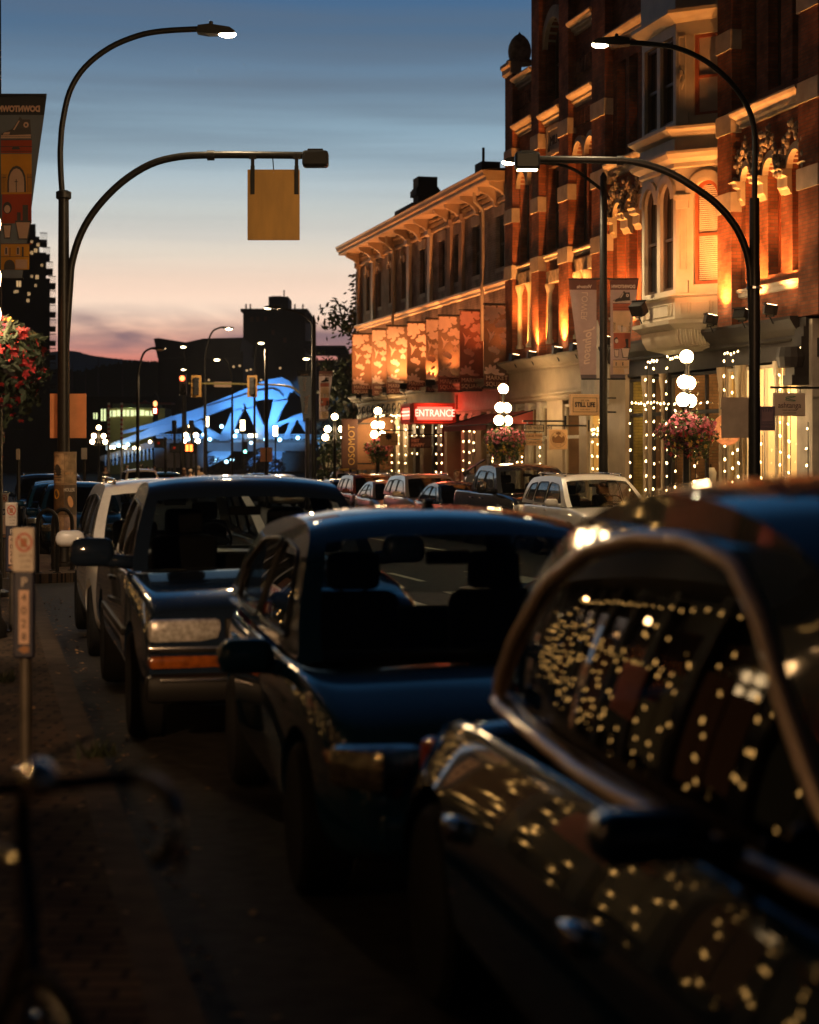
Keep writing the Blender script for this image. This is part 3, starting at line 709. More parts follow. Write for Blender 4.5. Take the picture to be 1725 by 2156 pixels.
for a, b, n, zb, zt, cap in ((870, 912, 1.6, 10.2, 12.7, True), (1000, 1041, 1.4, 10.2, 11.8, False)):
    q = MB(); ta, tb = pt_n(a, n), pt_n(a, n) + 1.0; 
    w = (b - a) / F * fy((a + b) / 2, -n)
    q.box(ta, ta + .9, n, n + w, zb, zt)
    if cap: q.box(ta - .08, ta + .98, n - .1, n + w + .1, zt - .75, zt - .5); q.box(ta - .04, ta + .94, n - .05, n + w + .05, zt - .5, zt - .42)
    else: q.tube([(ta + .4, n + .3 * w, zt), (ta + .4, n + .3 * w, zt + .55)], .05, 6)
    q.build('chimney', m_dark2, roof)
q = MB(); t = pt_n(826, .8); q.prism([(0, 10.3), (1.1, 10.3), (.55, 11.5)], 0, 2.2); q.xf(Matrix.Translation((t, .8, 0)) @ Matrix.Rotation(R(90), 4, 'Z')); q.build('dormer', m_dark2, roof)
q = MB(); q.box(t - .01, t + 3, .9, 1.8, 10.3, 11.4); q.build('dormer_cheek', m_roof, roof)
# lower front: fascia with iron scrolls, shop piers, dark openings
q = MB(); cornice(q, TL - .2, -.02, 3.72, [(.1, 0), (.3, .05), (.3, .12), (.42, .18), (.42, .25)]); q.build('shop_cornice', m_tan, ms)
q = MB(); q.box(TL, -.02, -.05, .3, 2.95, 3.72); q.build('shop_fascia', m_tan, ms)
q = MB(); t = TL + .2
while t < T(862):
    pts = [(t + .42 + .34 * (1 - a / 9) * math.cos(a * .9), -.12, 3.3 + .30 * (1 - a / 9) * math.sin(a * .9)) for a in range(9)]
    q.tube([(t, -.12, 3.02)] + pts, .025, 5); t += .92
q.tube([(TL, -.12, 3.64), (T(862), -.12, 3.64)], .025, 5); q.tube([(TL, -.12, 3.0), (T(862), -.12, 3.0)], .025, 5); q.build('iron_scrollwork', m_blackmetal, ms, smooth=True)
def mpier(a, b, mat=m_tan, y0=-.08, z1=2.95):
    q = MB(); q.box(T(a), T(b), y0, .5, G0 - .2, z1); q.box(T(a) - .03, T(b) + .03, y0 - .04, .5, G0 - .2, -.3); q.box(T(a) - .03, T(b) + .03, y0 - .05, .3, z1 - .22, z1 - .08); return q.build('shop_pier', mat, ms)
for a, b, mt in ((756, 763, m_cream), (770, 776, m_cream), (786, 793, m_tan), (800, 806, m_cream), (822, 830, m_cream), (838, 846, m_cream), (854, 864, m_tan), (874, 880, m_darkwood), (889, 897, m_tan), (914, 918, m_darkwood), (925, 936, m_redwood), (940, 946, m_tan), (976, 984, m_cream), (992, 1000, m_cream), (1003, 1018, m_tan), (1030, 1036, m_cream), (1044, 1052, m_tan), (1066, 1077, m_cream)): mpier(a, b, mt)
q = MB()
for a, b in ((763, 770), (776, 786), (793, 800), (806, 822), (864, 874), (880, 889), (1000, 1003), (1018, 1030), (1036, 1044), (1052, 1066), (846, 854), (830, 838)):
    q.box(T(a), T(b), .2, .3, G0 - .2, -.05); q.ring(rect(T(a), T(b), -.05, 2.9), inset(rect(T(a), T(b), -.05, 2.9), .05), .2, .28)
q.build('shop_frame', m_darkwood, ms)
rm = MB(); rm.add([(TL, 3, G0 - .2), (-.02, 3, G0 - .2), (-.02, 3, 3.4), (TL, 3, 3.4)], [(0, 1, 2, 3)]); rm.add([(TL, .5, 3.0), (-.02, .5, 3.0), (-.02, 3, 3.0), (TL, 3, 3.0)], [(0, 1, 2, 3)]); rm.add([(TL, .5, -.95), (-.02, .5, -.95), (-.02, 3, -.95), (TL, 3, -.95)], [(0, 1, 2, 3)])
for a in (797, 842, 905, 938, 990, 1040): rm.box(T(a) - .05, T(a) + .05, .5, 3, G0 - .2, 3.0)
rm.build('shop_room', w_brn, ms)
gl = MB().sheet(rect(TL, T(846), -.05, 2.9), [], .24).sheet(rect(T(1000), -.02, -.05, 2.9), [], .24).build('shop_glass', m_shopglass, ms)
for px, w in ((780, 10), (815, 12), (872, 10), (1022, 16), (1058, 16)): light('POINT', 'shop_lamp', (T(px), 1.2, 2.3), WARM, w, ms, size=.2)

# neon entrance marquee: one face square to the street, one along it
en = thing('entrance_marquee', 'red neon lit box sign reading ENTRANCE over the market doors', 'sign', (X0, Y0, 0), FROT)
nO = 1.55; tA = T(868, nO); tB = T(846, nO); zt, zb = Z(905, 849, .8), Z(905, 893, .8)
q = MB(); q.box(tB, tA, -nO, -.03, zb, zt); q.build('box', M('red_sign_box', (.42, .05, .03), .5, var=.1), en)
def facing(o, t, n, z, mat_child=None): o.location = (t, -n, z); o.rotation_euler = (0, 0, R(90))
wF = nO - .1
q = MB(); lp = rect(-wF / 2, wF / 2, -(zt - zb) / 2 + .02, (zt - zb) / 2 - .02)
q.ring(lp, inset(lp, .05), -.07, 0); q.ring(inset(lp, .08), inset(lp, .11), -.055, 0); fr = q.build('frame', M('red_sign_frame', (.50, .06, .03), .45, var=.1), en); facing(fr, tA + .004, nO / 2, (zt + zb) / 2)
q = MB(); q.sheet(inset(lp, .115), [], -.012); e = q.build('glowing_panel', m_neonback, en); facing(e, tA + .004, nO / 2, (zt + zb) / 2)
nt_ = text('ENTRANCE', .34, m_neon, en, (tA + .05, -nO / 2, (zt + zb) / 2), (R(90), 0, R(90)), name='neon_lettering', sx=.80, ext=.012)
q = MB(); lp2 = rect(tB + .05, tA - .05, zb + .04, zt - .04); q.ring(lp2, inset(lp2, .06), -nO - .06, -nO); q.build('side_frame', M('red_side_frame', (.50, .06, .03), .45, var=.1), en)
q = MB(); q.sheet(inset(lp2, .12), [], -nO - .012); q.build('glowing_panel', m_neonback, en)
q = MB()
for dz in (-.06, .06): q.tube([(tB + .25, -nO - .04, (zt + zb) / 2 + dz), (tA - .25, -nO - .04, (zt + zb) / 2 + dz)], .025, 6)
q.build('neon_tube', m_neon, en, smooth=True)
light('POINT', 'neon_glow', (tA + .45, -.9, (zt + zb) / 2 + .1), (1, .12, .05), 40, en, size=.3); light('POINT', 'neon_glow', ((tA + tB) / 2, -nO - .4, zb - .25), (1, .14, .05), 10, en, size=.3)
# red awning beside it
aw = thing('shop_awning', 'red sloping canvas awning beside the neon entrance sign', 'awning', (X0, Y0, 0), FROT)
m_awn = cloth('awning_canvas', (.42, .08, .06), .3)
ta, tb = T(934, 1.45), T(1024, 1.45); zl, zu = Z(980, 896, 1.4), Z(1000, 872, .1)
q = MB(); n = 22; v = []; fcs = []
for i in range(n + 1):
    t = ta + (tb - ta) * i / n; v += [(t, -1.45, zl - .16), (t, -1.45, zl), (t, -.75, (zl + zu) / 2 - .02), (t, -.03, zu)]
for i in range(n):
    for j in range(3): fcs.append((i * 4 + j, i * 4 + j + 1, i * 4 + j + 5, i * 4 + j + 4))
q.add(v, fcs); q.add([v[1], v[2], v[3], (ta, -.03, zl)], [(0, 1, 2, 3)]); q.add([v[-3], v[-2], v[-1], (tb, -.03, zl)], [(0, 1, 2, 3)]); q.build('canvas', m_awn, aw)
q = MB()
for t in (ta, tb): q.tube([(t, -1.44, zl), (t, -.03, zu)], .02, 6); q.tube([(t, -1.44, zl), (t, -.03, zl)], .02, 6)
q.tube([(ta, -1.44, zl), (tb, -1.44, zl)], .02, 6); q.build('frame', m_blackmetal, aw)
q = MB(); lp = rect(T(968), T(1060), 3.02, 3.66); q.ring(lp, inset(lp, .07), -.16, -.04); q.sheet(inset(lp, .07), [], -.08); fb = q.build('shop_fascia', M('rose_fascia', (.50, .20, .15), .6, var=.12), ms)
# curved brown awning and the upright brown sign at the far end
ba = thing('barrel_awning', 'brown rounded canopy over the shop door at the far end of the row', 'awning', (X0, Y0, 0), FROT)
ta, tb = T(746, 1.3), T(762, 1.3); zt, zb = Z(770, 881, .6), Z(770, 988, .6)
prof = [(-.05, zb), (-1.5, zb), (-1.5, zt - .55), (-1.42, zt - .28), (-1.2, zt - .08), (-.9, zt), (-.05, zt)]
q = MB(); k = len(prof); v = [(ta, y, z) for y, z in prof] + [(tb, y, z) for y, z in prof]; q.add(v, [(i, (i + 1) % k, k + (i + 1) % k, k + i) for i in range(k)])
q.build('canopy', M('brown_canvas', (.26, .11, .03), .8, var=.12), ba)
tri = tessellate_polygon([[Vector((0, y, z)) for y, z in prof]]); m_be = M('brown_end_canvas', (.22, .10, .04), .8, var=.12)
for x_ in (tb + .002, ta - .002): MB().add([(x_, y, z) for y, z in prof], [tuple(x) for x in tri]).build('end_panel', m_be, ba)
for x_ in (ta, tb - .1): MB().box(x_, x_ + .1, -1.5, -1.42, G0 - .2, zb).build('post', m_blackmetal, ba)
us = thing('upright_sign', 'tall dark brown upright shop sign with gold sideways letters', 'sign', TW(T(736, 1.9), 1.9, 0), FROT + R(90))
zt, zb = Z(736, 882, 1.9), Z(736, 986, 1.9); q = MB(); q.rbox((0, 0, (zt + zb) / 2), (.62, .10, zt - zb), .02); q.build('board', M('brown_board', (.10, .035, .02), .6, var=.1), us)
text('OSOMOT', .36, M('gold_letter', (.60, .36, .10), .5), us, (.08, -.056, (zt + zb) / 2 - .05), (R(90), R(-90), 0), sx=1.0)
q = MB(); q.box(.3, .9, -.02, .02, zt - .2, zt - .15); q.box(.3, .9, -.02, .02, zb + .15, zb + .2); q.build('bracket', m_blackmetal, us)

# ---------------- banners hung square to the market front
def wave(x, z, ph): return .018 * math.sin(x * 7 + ph) + .012 * math.sin(z * 4 + x * 3 + ph * 2)
def ellipse(cx, cz, a, b, ang, n=12):
    c, s = math.cos(ang), math.sin(ang)
    return [(cx + a * math.cos(2 * math.pi * i / n) * c - b * math.sin(2 * math.pi * i / n) * s, cz + a * math.cos(2 * math.pi * i / n) * s + b * math.sin(2 * math.pi * i / n) * c) for i in range(n)]
def flatpoly(mb, poly, y):
    tri = tessellate_polygon([[Vector((a, 0, b)) for a, b in poly]]); mb.add([(a, y, b) for a, b in poly], [tuple(t) for t in tri])
def petal(cx, cz, L_, W_, ang):
    pts = [(0, 0), (.25, .32), (.55, .5), (.82, .38), (1, 0), (.82, -.38), (.55, -.5), (.25, -.32)]
    c, s = math.cos(ang), math.sin(ang); return [(cx + u * L_ * c - w * W_ * s, cz + u * L_ * s + w * W_ * c) for u, w in pts]
def floral(w, zb, zt, ph):
    mb = MB(); h = zt - zb; k = 0
    def pf(u, v): return (-w + u * w, zb + v * h)
    def put(poly):
        nonlocal k
        poly = [(min(max(a, -w + .005), -.005), min(max(b, zb), zt)) for a, b in poly]; k += 1
        st = mb.n(); flatpoly(mb, poly, 0)
        for i in range(st, mb.n()):
            x, y, z = mb.v[i]; mb.v[i] = (x, wave(x, z, ph) - .008 - .0004 * k, z)
    def flower(u, v, r, angs, wf=.62):
        cx, cz = pf(u, v)
        for a in angs: put(petal(cx, cz, r, r * wf, R(a)))
    flower(.28, .90, .30, (20, 65, 120, 175, 230, 285, 335)); flower(.55, .93, .26, (-15, 25, 60))
    flower(.74, .70, .26, (30, 75, 120, 165, -20)); flower(.80, .53, .22, (250, 285, 60, 100, 140), .5)
    put([pf(.12, .68), pf(.30, .60), pf(.42, .64), pf(.36, .56), pf(.20, .46), pf(.22, .57)]); put([pf(.26, .60), pf(.5, .60), pf(.3, .55)])
    flower(.36, .33, .22, (60, 95, 130, 20), .55); put(ellipse(*pf(.28, .76), .09, .045, .3)); put(ellipse(*pf(.5, .22), .10, .05, .6)); put(ellipse(*pf(.55, .33), .08, .045, .9))
    flower(.30, .04, .27, (20, 60, 100, 140, 175, -5), .42); put(ellipse(*pf(.68, .02), .12, .04, 0))
    return mb
def sheet_banner(w0, w1, zb, zt, ph, nx=8, nz=14, x1=0.0):
    mb = MB(); v = []
    for j in range(nz + 1):
        z = zb + (zt - zb) * j / nz; w = w0 + (w1 - w0) * j / nz
        for i in range(nx + 1): x = x1 - w + w * i / nx; v.append((x, wave(x, z, ph), z))
    return mb.add(v, [(j * (nx + 1) + i, j * (nx + 1) + i + 1, (j + 1) * (nx + 1) + i + 1, (j + 1) * (nx + 1) + i) for j in range(nz) for i in range(nx)])
tones = [((.22, .14, .09), (.80, .66, .60)), ((.28, .20, .14), (.82, .72, .66)), ((.25, .17, .11), (.80, .68, .62)), ((.17, .095, .055), (.78, .58, .50)), ((.22, .14, .09), (.80, .64, .56)), ((.18, .11, .07), (.78, .58, .50)), ((.17, .055, .032), (.72, .36, .30)), ((.14, .075, .042), (.76, .50, .42))]
place_words = ['farthest of the row, pale and lit from below', 'second from the far end, palest and narrow', 'third from the far end, glowing white at its foot', 'fourth from the far end', 'narrow, mostly tucked behind the next banner', 'third from the brick block, above the neon entrance sign', 'red toned, second from the brick block', 'nearest and highest, touching the brick block']
BN = [(741, 783, 703.6, 811.6, 829), (783, 814, 694, 809, 833), (813, 858, 687, 807, 829), (856, 901, 679.7, 806, 821), (896, 925, 672, 803, 824), (921, 969, 665.5, 795, 824), (966, 1018, 654.5, 792, 822), (1017, 1072, 642, 791, 814)]
for i, (a, b, yt, ym, yb) in enumerate(BN):
    Y = fy(b, .12); w = (b - a) / F * Y; t = T(b, .12); z1, z0, zz = Z(b, yt, .12), Z(b, ym, .12), Z(b, yb, .12)
    bn = thing('market_banner', 'tan floral banner reading MARKET SQUARE, ' + place_words[i], 'banner', TW(t, .12, 0), FROT + R(90), 'floral banners along the market front')
    sheet_banner(w, w, z0, z1, i * 1.7).build('cloth', cloth('banner_cloth_%d' % i, tones[i][0], .45), bn, smooth='all', fix=False)
    floral(w, z0, z1 - .03, i * 1.7).build('flower_print', cloth('banner_print_%d' % i, tones[i][1], .45), bn, fix=False)
    sheet_banner(w, w, zz, z0, i * 1.7).build('lower_panel', cloth('banner_tab_%d' % i, (.10, .03, .02) if i > 2 else (.16, .07, .05), .45), bn, smooth='all', fix=False)
    m_l = M('banner_letter_%d' % i, (.60, .38, .27) if i > 2 else (.66, .5, .38), .8)
    for s, dz in (('MARKET', .19), ('SQUARE', -.0)): text(s, .19 if w > .6 else .15, m_l, bn, (-w / 2, -.045, (zz + z0) / 2 - .1 + dz), sx=.95 * min(1, w / .78))
    MB().tube([(-w - .02, 0, z1 + .02), (.12, 0, z1 + .02)], .03, 6).build('rod', m_black, bn); MB().tube([(-w - .02, 0, zz - .01), (.12, 0, zz - .01)], .018, 6).build('rod', m_black, bn)
# ---------------- floodlights on the cornices: what really lights the fronts
ORANGE = (1.0, .33, .065); ORANGE2 = (1.0, .30, .07)
def flood(t, n, z, tgt, power, label, col=ORANGE, spot=105, lit=True):
    f = thing('flood_light', label, 'floodlight', TW(t, n, z), FROT, 'floodlights on the shop cornices')
    d = Vector(tgt) - Vector((t, -n, z)); d = Vector((d.x, d.y, d.z)).normalized()
    rot = d.to_track_quat('Y', 'Z').to_matrix().to_4x4()
    q = MB(); q.rbox((0, -.06, 0), (.34, .2, .26), .02); q.box(-.18, .18, .035, .06, .12, .15); q.xf(rot); q.build('housing', m_blackmetal, f)
    q = MB(); q.box(-.14, .14, .042, .046, -.10, .10); q.xf(rot); q.build('lens', m_floodlens if lit else m_lens, f)
    q = MB(); q.tube([(-.19, 0, 0), (-.19, -.02, -.2), (.19, -.02, -.2), (.19, 0, 0)], .014, 5); q.tube([(0, -.02, -.2), (0, .05, -.34)], .016, 5); q.build('bracket', m_blackmetal, f)
    if lit:
        l = light('SPOT', 'flood_beam', d * .12, col, power * 2.5, f, d * 3, size=.05, spot=R(spot), blend=.95)
# brick block
flood(T(1113), .42, 4.5, (T(1113), .1, 8.2), 400, 'black floodlight on the ledge under the paired windows next to the market front')
flood(T(1150), .42, 4.5, (T(1152), .1, 8.5), 380, 'black floodlight on the ledge below the middle window')
flood(T(1205), .42, 4.5, (T(1207), .1, 8.6), 520, 'black floodlight on the ledge behind the pole banner')
flood(T(1244), .42, 4.5, (T(1244), .1, 8.2), 450, 'black floodlight on the ledge under the right pair of arches')
flood(T(1330), .6, 4.5, (T(1330), .05, 7.6), 380, 'glowing floodlight beside the pole banner left of the bay window', spot=115)
flood(T(1548), .55, 4.6, (T(1552), .02, 7.2), 330, 'white topped floodlight tucked under the lit side of the bay', spot=110)
flood(T(1560), 2.3, 4.75, (15.9, -.4, 6.3), 230, 'floodlight on a long arm facing the canted bay', col=ORANGE2, spot=75)
flood(T(1612), .5, 4.6, (T(1602), .05, 7.6), 300, 'big dark square floodlight right of the tall lamp pole', spot=110)
flood(T(1672), .5, 4.6, (T(1680), .05, 7.8), 260, 'small floodlight at the right end of the arched windows', spot=110)
# market front
for i, (px, pw, zz) in enumerate(((757, 300, 4.25), (783, 300, 4.25), (813, 300, 4.25), (850, 300, 4.3), (905, 300, 4.3), (945, 260, 4.3), (985, 260, 4.3), (1040, 230, 4.3))):
    flood(T(px, .45), .42, zz - .22, (T(px) + .5, .0, 8.2), pw * 1.15, 'black floodlight below the ' + ['first', 'second', 'third', 'fourth', 'fifth', 'sixth', 'seventh', 'eighth'][i] + ' floral banner from the far end', col=(1.0, .32, .09), spot=125)

# ---------------- bulb strings
bulb = MB(); bulb.lathe([(.003, .035), (.010, .03), (.017, .01), (.018, -.006), (.013, -.02), (.003, -.026)], 6); BULB = bulb.build('bulb', m_bulb, None, smooth='all').data; BULB2 = BULB.copy(); BULB2.materials.clear(); BULB2.materials.append(m_bulb2)
bpy.data.objects.remove(bpy.data.objects['bulb'])
def strand(pts, n, label, off=0.0, r=1.0, jit=.018, me=None):
    a, b = Vector(pts[0]), Vector(pts[-1]); s = thing('string_light', label, 'string lights', a, 0, 'strings of warm bulbs on the shopfronts')
    segs = [Vector(p) - a for p in pts]
    MB().tube(segs, .008, 5).build('cord', m_black, s)
    L_ = [0]
    for p, q in zip(segs, segs[1:]): L_.append(L_[-1] + (q - p).length)
    for i in range(n):
        d = L_[-1] * (i + .5) / n
        for k in range(len(segs) - 1):
            if d <= L_[k + 1] + 1e-6: break
        u = (d - L_[k]) / (L_[k + 1] - L_[k]); p = segs[k].lerp(segs[k + 1], u)
        o = bpy.data.objects.new('bulb', me or BULB); C.objects.link(o); o.parent = s; o.location = p + Vector((-.03 + rnd.gauss(0, jit * .4), -.01 + rnd.gauss(0, jit), off + rnd.gauss(0, jit))); k_ = r * rnd.uniform(.75, 1.15); o.scale = (k_, k_, k_); o.rotation_euler = (rnd.gauss(0, .3), rnd.gauss(0, .3), 0)
def vs(px, y0, y1, label, n=None, nn=.3, r=1.0):
    t = T(px, nn); z1, z0 = Z(px, y0, nn), max(Z(px, y1, nn), -.3)
    strand([TW(t, nn, z1), TW(t, nn, z0)], n or max(3, round((z1 - z0) / .32)), label, r=r)
VS = [(1329.5, 848, 1045, 'on the dark frame right of the tan pier'), (1363, 760, 1045, 'on the left column of the olive tiled doorway'), (1379, 762, 1045, 'just right of the olive tiled doorway'), (1406.5, 760, 1045, 'on the dark column left of the big flower basket'),
      (1425, 850, 1040, 'inside the window behind the big flower basket'), (1465, 935, 1030, 'hanging under the big flower basket'), (1527.5, 742, 870, 'above the square grey sign back'), (1529, 925, 1035, 'below the square grey sign back'), (1546, 745, 1035, 'on the pier left of the tall lamp pole'), (1558, 930, 1020, 'short, right beside the tall lamp pole'),
      (1606, 915, 1025, 'at the left edge of the pale lit window'), (1646, 742, 1030, 'down the cream column of the pale lit window'), (1665, 745, 1010, 'faint, inside the pale lit window'), (1702, 888, 1035, 'at the right edge of the pale lit window'),
      (1249.6, 893, 1000, 'left of the banner pole under the hanging sign'), (1261.5, 893, 1000, 'beside the banner pole under the hanging sign'), (1139, 935, 985, 'behind the round emblem sign'), (1091, 955, 990, 'behind the black pickup, left one'), (1102, 955, 990, 'behind the black pickup, right one'),
      (826.7, 878, 1020, 'on the left column beneath the iron scrollwork'), (841.5, 890, 1020, 'on the column left of the dark hanging sign'), (856, 895, 985, 'faint, beside the fluted column left of the dark hanging sign'), (870, 905, 965, 'behind the dark hanging sign, left'), (880, 890, 965, 'behind the dark hanging sign, middle'), (894, 890, 945, 'behind the dark hanging sign, right'),
      (920.6, 889, 1003, 'left of the doorway under the neon sign'), (931.6, 889, 1003, 'right of the doorway under the neon sign'), (978, 898, 1000, 'left of the blue parking machine'), (990, 898, 985, 'just above the blue parking machine'), (1000, 898, 960, 'short, above the parking machine roof'), (1039, 960, 985, 'beneath the middle flower basket'), (769, 940, 985, 'at the far end under the rounded canopy')]
for px, y0, y1, l in VS: vs(px, y0, y1, 'vertical string of warm bulbs ' + l)
def hs_(pa, ya, pb, yb, label, n, nn=.3): strand([TW(T(pa, nn), nn, Z(pa, ya, nn)), TW(T(pb, nn), nn, Z(pb, yb, nn))], n, 'row of warm bulbs ' + label)
hs_(1331, 849, 1404, 851, 'along the transom left of the big flower basket', 11); hs_(1404, 851, 1500, 847, 'along the transom behind the big flower basket', 7); hs_(1364, 763, 1388, 759, 'over the olive tiled doorway', 5); hs_(1406, 755, 1433, 751, 'just left of the tall globe lamp', 5); hs_(1526, 744, 1560, 740, 'under the black cornice left of the tall lamp pole', 5); hs_(1648, 738, 1692, 732, 'at the top of the pale lit window', 6)
hs_(792, 877, 812, 876, 'over the shop beside the rounded canopy', 8); hs_(824, 876, 846, 875, 'under the iron scrollwork', 8); hs_(1092, 889, 1104, 888, 'above the middle flower basket', 4); hs_(1249, 904, 1262, 903, 'short, upper, beside the banner pole', 3); hs_(1249, 916, 1262, 915, 'short, lower, beside the banner pole', 3)

# ---------------- hanging shop signs, square to the street
def board(name, label, cat, px0, px1, y0, y1, n, mat, d=.06, r=.02, bracket=True):
    """a board facing up the street between two photo columns, its middle n metres off the wall"""
    pm = (px0 + px1) / 2; Y = fy(pm, n); w = (px1 - px0) / F * Y; z1, z0 = Z(pm, y0, n), Z(pm, y1, n)
    o = thing(name, label, cat, TW(T(pm, n), n, (z0 + z1) / 2), FROT + R(90))
    h = z1 - z0; MB().rbox((0, 0, 0), (w, d, h), min(r, d * .4)).build('panel', mat, o)
    if bracket:
        q = MB(); q.tube([(-w / 2 - .05, 0, h / 2 + .1), (n + .02, 0, h / 2 + .1)], .022, 6)
        for x in (-w * .35, w * .35): q.tube([(x, 0, h / 2), (x, 0, h / 2 + .1)], .010, 5)
        q.box(n - .02, n + .02, -.05, .05, h / 2 - .05, h / 2 + .25); q.build('bracket', m_blackmetal, o)
    return o, w, h
m_peach = M('peach_sign', (.62, .36, .17), .6, var=.06)
o, w, h = board('shop_sign', 'pale orange box sign lettered STILL LIFE beside the banner pole', 'sign', 1198, 1262, 830, 875, .95, m_peach, .16, bracket=False)
text('STILL LIFE', h * .30, m_ink, o, (0, -.085, .0), sx=.78, bold=.006); text('EST. 1994', h * .10, m_ink, o, (0, -.085, h * .2)); text('FOR MEN', h * .08, m_ink, o, (0, -.085, -h * .22), spacing=1.6)
q = MB(); lp = rect(-w * .42, w * .42, -h * .34, h * .34); q.ring(lp, inset(lp, .012), -.086, -.08); q.build('border', m_ink, o); q = MB(); q.box(w / 2, .95, -.03, .03, h * .3, h * .36); q.box(w / 2, .95, -.03, .03, -h * .36, -h * .3); q.build('bracket', m_blackmetal, o)
o, w, h = board('shop_sign', 'square cream sign with round emblem, THE REGIONAL ASSEMBLY OF TEXT', 'sign', 1155, 1196, 904, 946, .85, M('cream_sign', (.68, .42, .21), .6, var=.06))
def ringtext(s, rad, size, a0, a1, o, y, mat):
    for i, ch in enumerate(s):
        a = R(a0 + (a1 - a0) * i / (len(s) - 1))
        if ch != ' ': text(ch, size, mat, o, (rad * math.sin(a), y, rad * math.cos(a)), (R(90), a, 0), name='letter')
m_brn = M('brown_ink', (.20, .09, .03), .7)
ringtext('THE REGIONAL', w * .34, w * .085, -80, 80, o, -.034, m_brn)
for i, ch in enumerate('ASSEMBLY OF TEXT'):
    a = R(-105 - 150 * i / 15)
    if ch != ' ': text(ch, w * .085, m_brn, o, (w * .34 * math.sin(a), -.034, w * .34 * math.cos(a)), (R(90), a + math.pi, 0), name='letter')
q = MB()
for r_ in (.42, .27): q.ring(ellipse(0, 0, w * r_, w * r_, 0, 28), ellipse(0, 0, w * r_ - .008, w * r_ - .008, 0, 28), -.034, -.03)
q.prism([(-.1, -.1), (.1, -.1), (.1, .04), (0, .12), (-.1, .04)], -.034, -.03); flatpoly(q, ellipse(-.13, .0, .05, .09, .2), -.034); flatpoly(q, ellipse(.13, .0, .05, .09, -.2), -.034); flatpoly(q, ellipse(0, .16, .07, .04, 0), -.034); q.build('emblem', m_brn, o)
o, w, h = board('shop_sign', 'small three tier sign, earth water life over massage therapy and acupuncture', 'sign', 1104, 1146, 894, 909, .9, M('pale_sign', (.55, .42, .26), .6))
text('earth water life', .16, m_ink, o, (.06, -.034, .02), sx=.85); text('3rd Floor', .07, m_ink, o, (0, -.034, -.09))
q = MB(); q.ring(rect(-w / 2, w / 2, -h / 2, h / 2), inset(rect(-w / 2, w / 2, -h / 2, h / 2), .02), -.036, .03); q.build('border', m_black, o)
for s, dz in (('MASSAGE THERAPY', -h / 2 - .12), ('ACUPUNCTURE', -h / 2 - .30)):
    q = MB(); q.box(-w * .42, w * .42, -.02, .02, dz - .075, dz + .075); e = q.build('slat', m_peach, o); text(s, .09, m_ink, e, (0, -.024, dz), sx=.95)
q = MB()
for x in (-w * .3, w * .3): q.tube([(x, 0, -h / 2), (x, 0, -h / 2 - .25)], .008, 4)
q.build('chain', m_black, o)
o, w, h = board('shop_sign', 'white yoga sign with looped emblem on a black bar at far right', 'sign', 1625, 1698, 827, 876, 1.0, M('white_sign', (.66, .50, .38), .5, var=.05))
text('ashtanga', h * .34, M('plum_ink', (.09, .03, .04), .6), o, (0, -.034, -.02), sx=.92); text('YOGA VICTORIA', h * .075, m_ink, o, (0, -.034, -h * .25), spacing=1.2); text('SECOND FLOOR', h * .075, M('olive_ink', (.16, .18, .06), .6), o, (0, -.034, -h * .37), spacing=1.1)
q = MB(); q.tube([(w * .17 * math.sin(2 * a) * .9 + .02, -.036, h * .25 + h * .1 * math.sin(a + .4)) for a in [i * 2 * math.pi / 40 for i in range(40)]], .007, 5, closed=True); q.build('emblem', M('teal_ink', (.10, .20, .14), .6), o)
o, w, h = board('shop_sign', 'dark brown rectangular sign with pale block letters HEY HAPPY', 'sign', 862, 908, 921, 943, .9, M('brown_sign', (.075, .035, .022), .6))
m_pl = M('pale_letter', (.66, .42, .27), .7)
text('HEY', .15, m_pl, o, (-w * .42, -.034, .07), align='LEFT', bold=.008); text('HAPPY', .15, m_pl, o, (-w * .42, -.034, -.08), align='LEFT', bold=.008)
o, w, h = board('shop_sign', 'peach sign with small dark flower sprig above the far flower basket', 'sign', 800, 839, 912, 938, .9, m_peach)
q = MB()
for a in range(0, 360, 45): flatpoly(q, petal(-.02, .1, .14, .06, R(a)), -.034)
q.build('emblem', m_ink, o); text('METRO', .07, m_ink, o, (.2, -.034, -.08))
pm = 1531; n_ = .62; Y = fy(pm, n_); w = 66 / F * Y
o = thing('round_sign', 'round salmon shop sign half hidden by the square grey sign back', 'sign', TW(T(pm, n_), n_, Z(pm, 905, n_)), FROT + R(90))
MB().lathe([(.001, -.02), (w * .5, -.02), (w * .5, .02), (.001, .02)], 32).xf(Matrix.Rotation(R(90), 4, 'X')).build('panel', M('salmon_disc', (.52, .22, .12), .6), o)
text('Living', .20, m_peach, o, (-.12, -.026, .12), shear=.3); text('Good', .20, m_peach, o, (-.12, -.026, -.15), shear=.3); q = MB(); q.box(w / 2 - .1, .62, -.02, .02, .2, .25); q.build('bracket', m_blackmetal, o)
# things in the pale lit window
def leafplant(px, y0, y1, n, label):
    Y = fy(px, n); b = thing('window_plant', label, 'plant', TW(T(px, n), n, -.2), FROT); z1, z0 = Z(px, y0, n) + .2, Z(px, y1, n) + .2
    q = MB(); flatpoly(q, [(-.02, z0), (-.3, z0 + (z1 - z0) * .45), (-.24, z1 - .1), (0, z1), (.26, z1 - .15), (.3, z0 + (z1 - z0) * .4)], 0)
    for i in range(3): q.box(-.4, -.1, -.004, .004, 0, 0.001)
    q.build('leaf', m_leafdark, b); q = MB(); q.tube([(0, 0, 0), (.02, 0, z0 + .1)], .012, 5); q.lathe([(.1, 0), (.15, .3), (.13, .3)], 10); q.build('stem', m_darkwood, b)
leafplant(1616, 985, 1012, -.7, 'dark broad leaf standing inside the pale lit window'); leafplant(1631, 1010, 1030, -.8, 'small dark plant low inside the pale lit window')
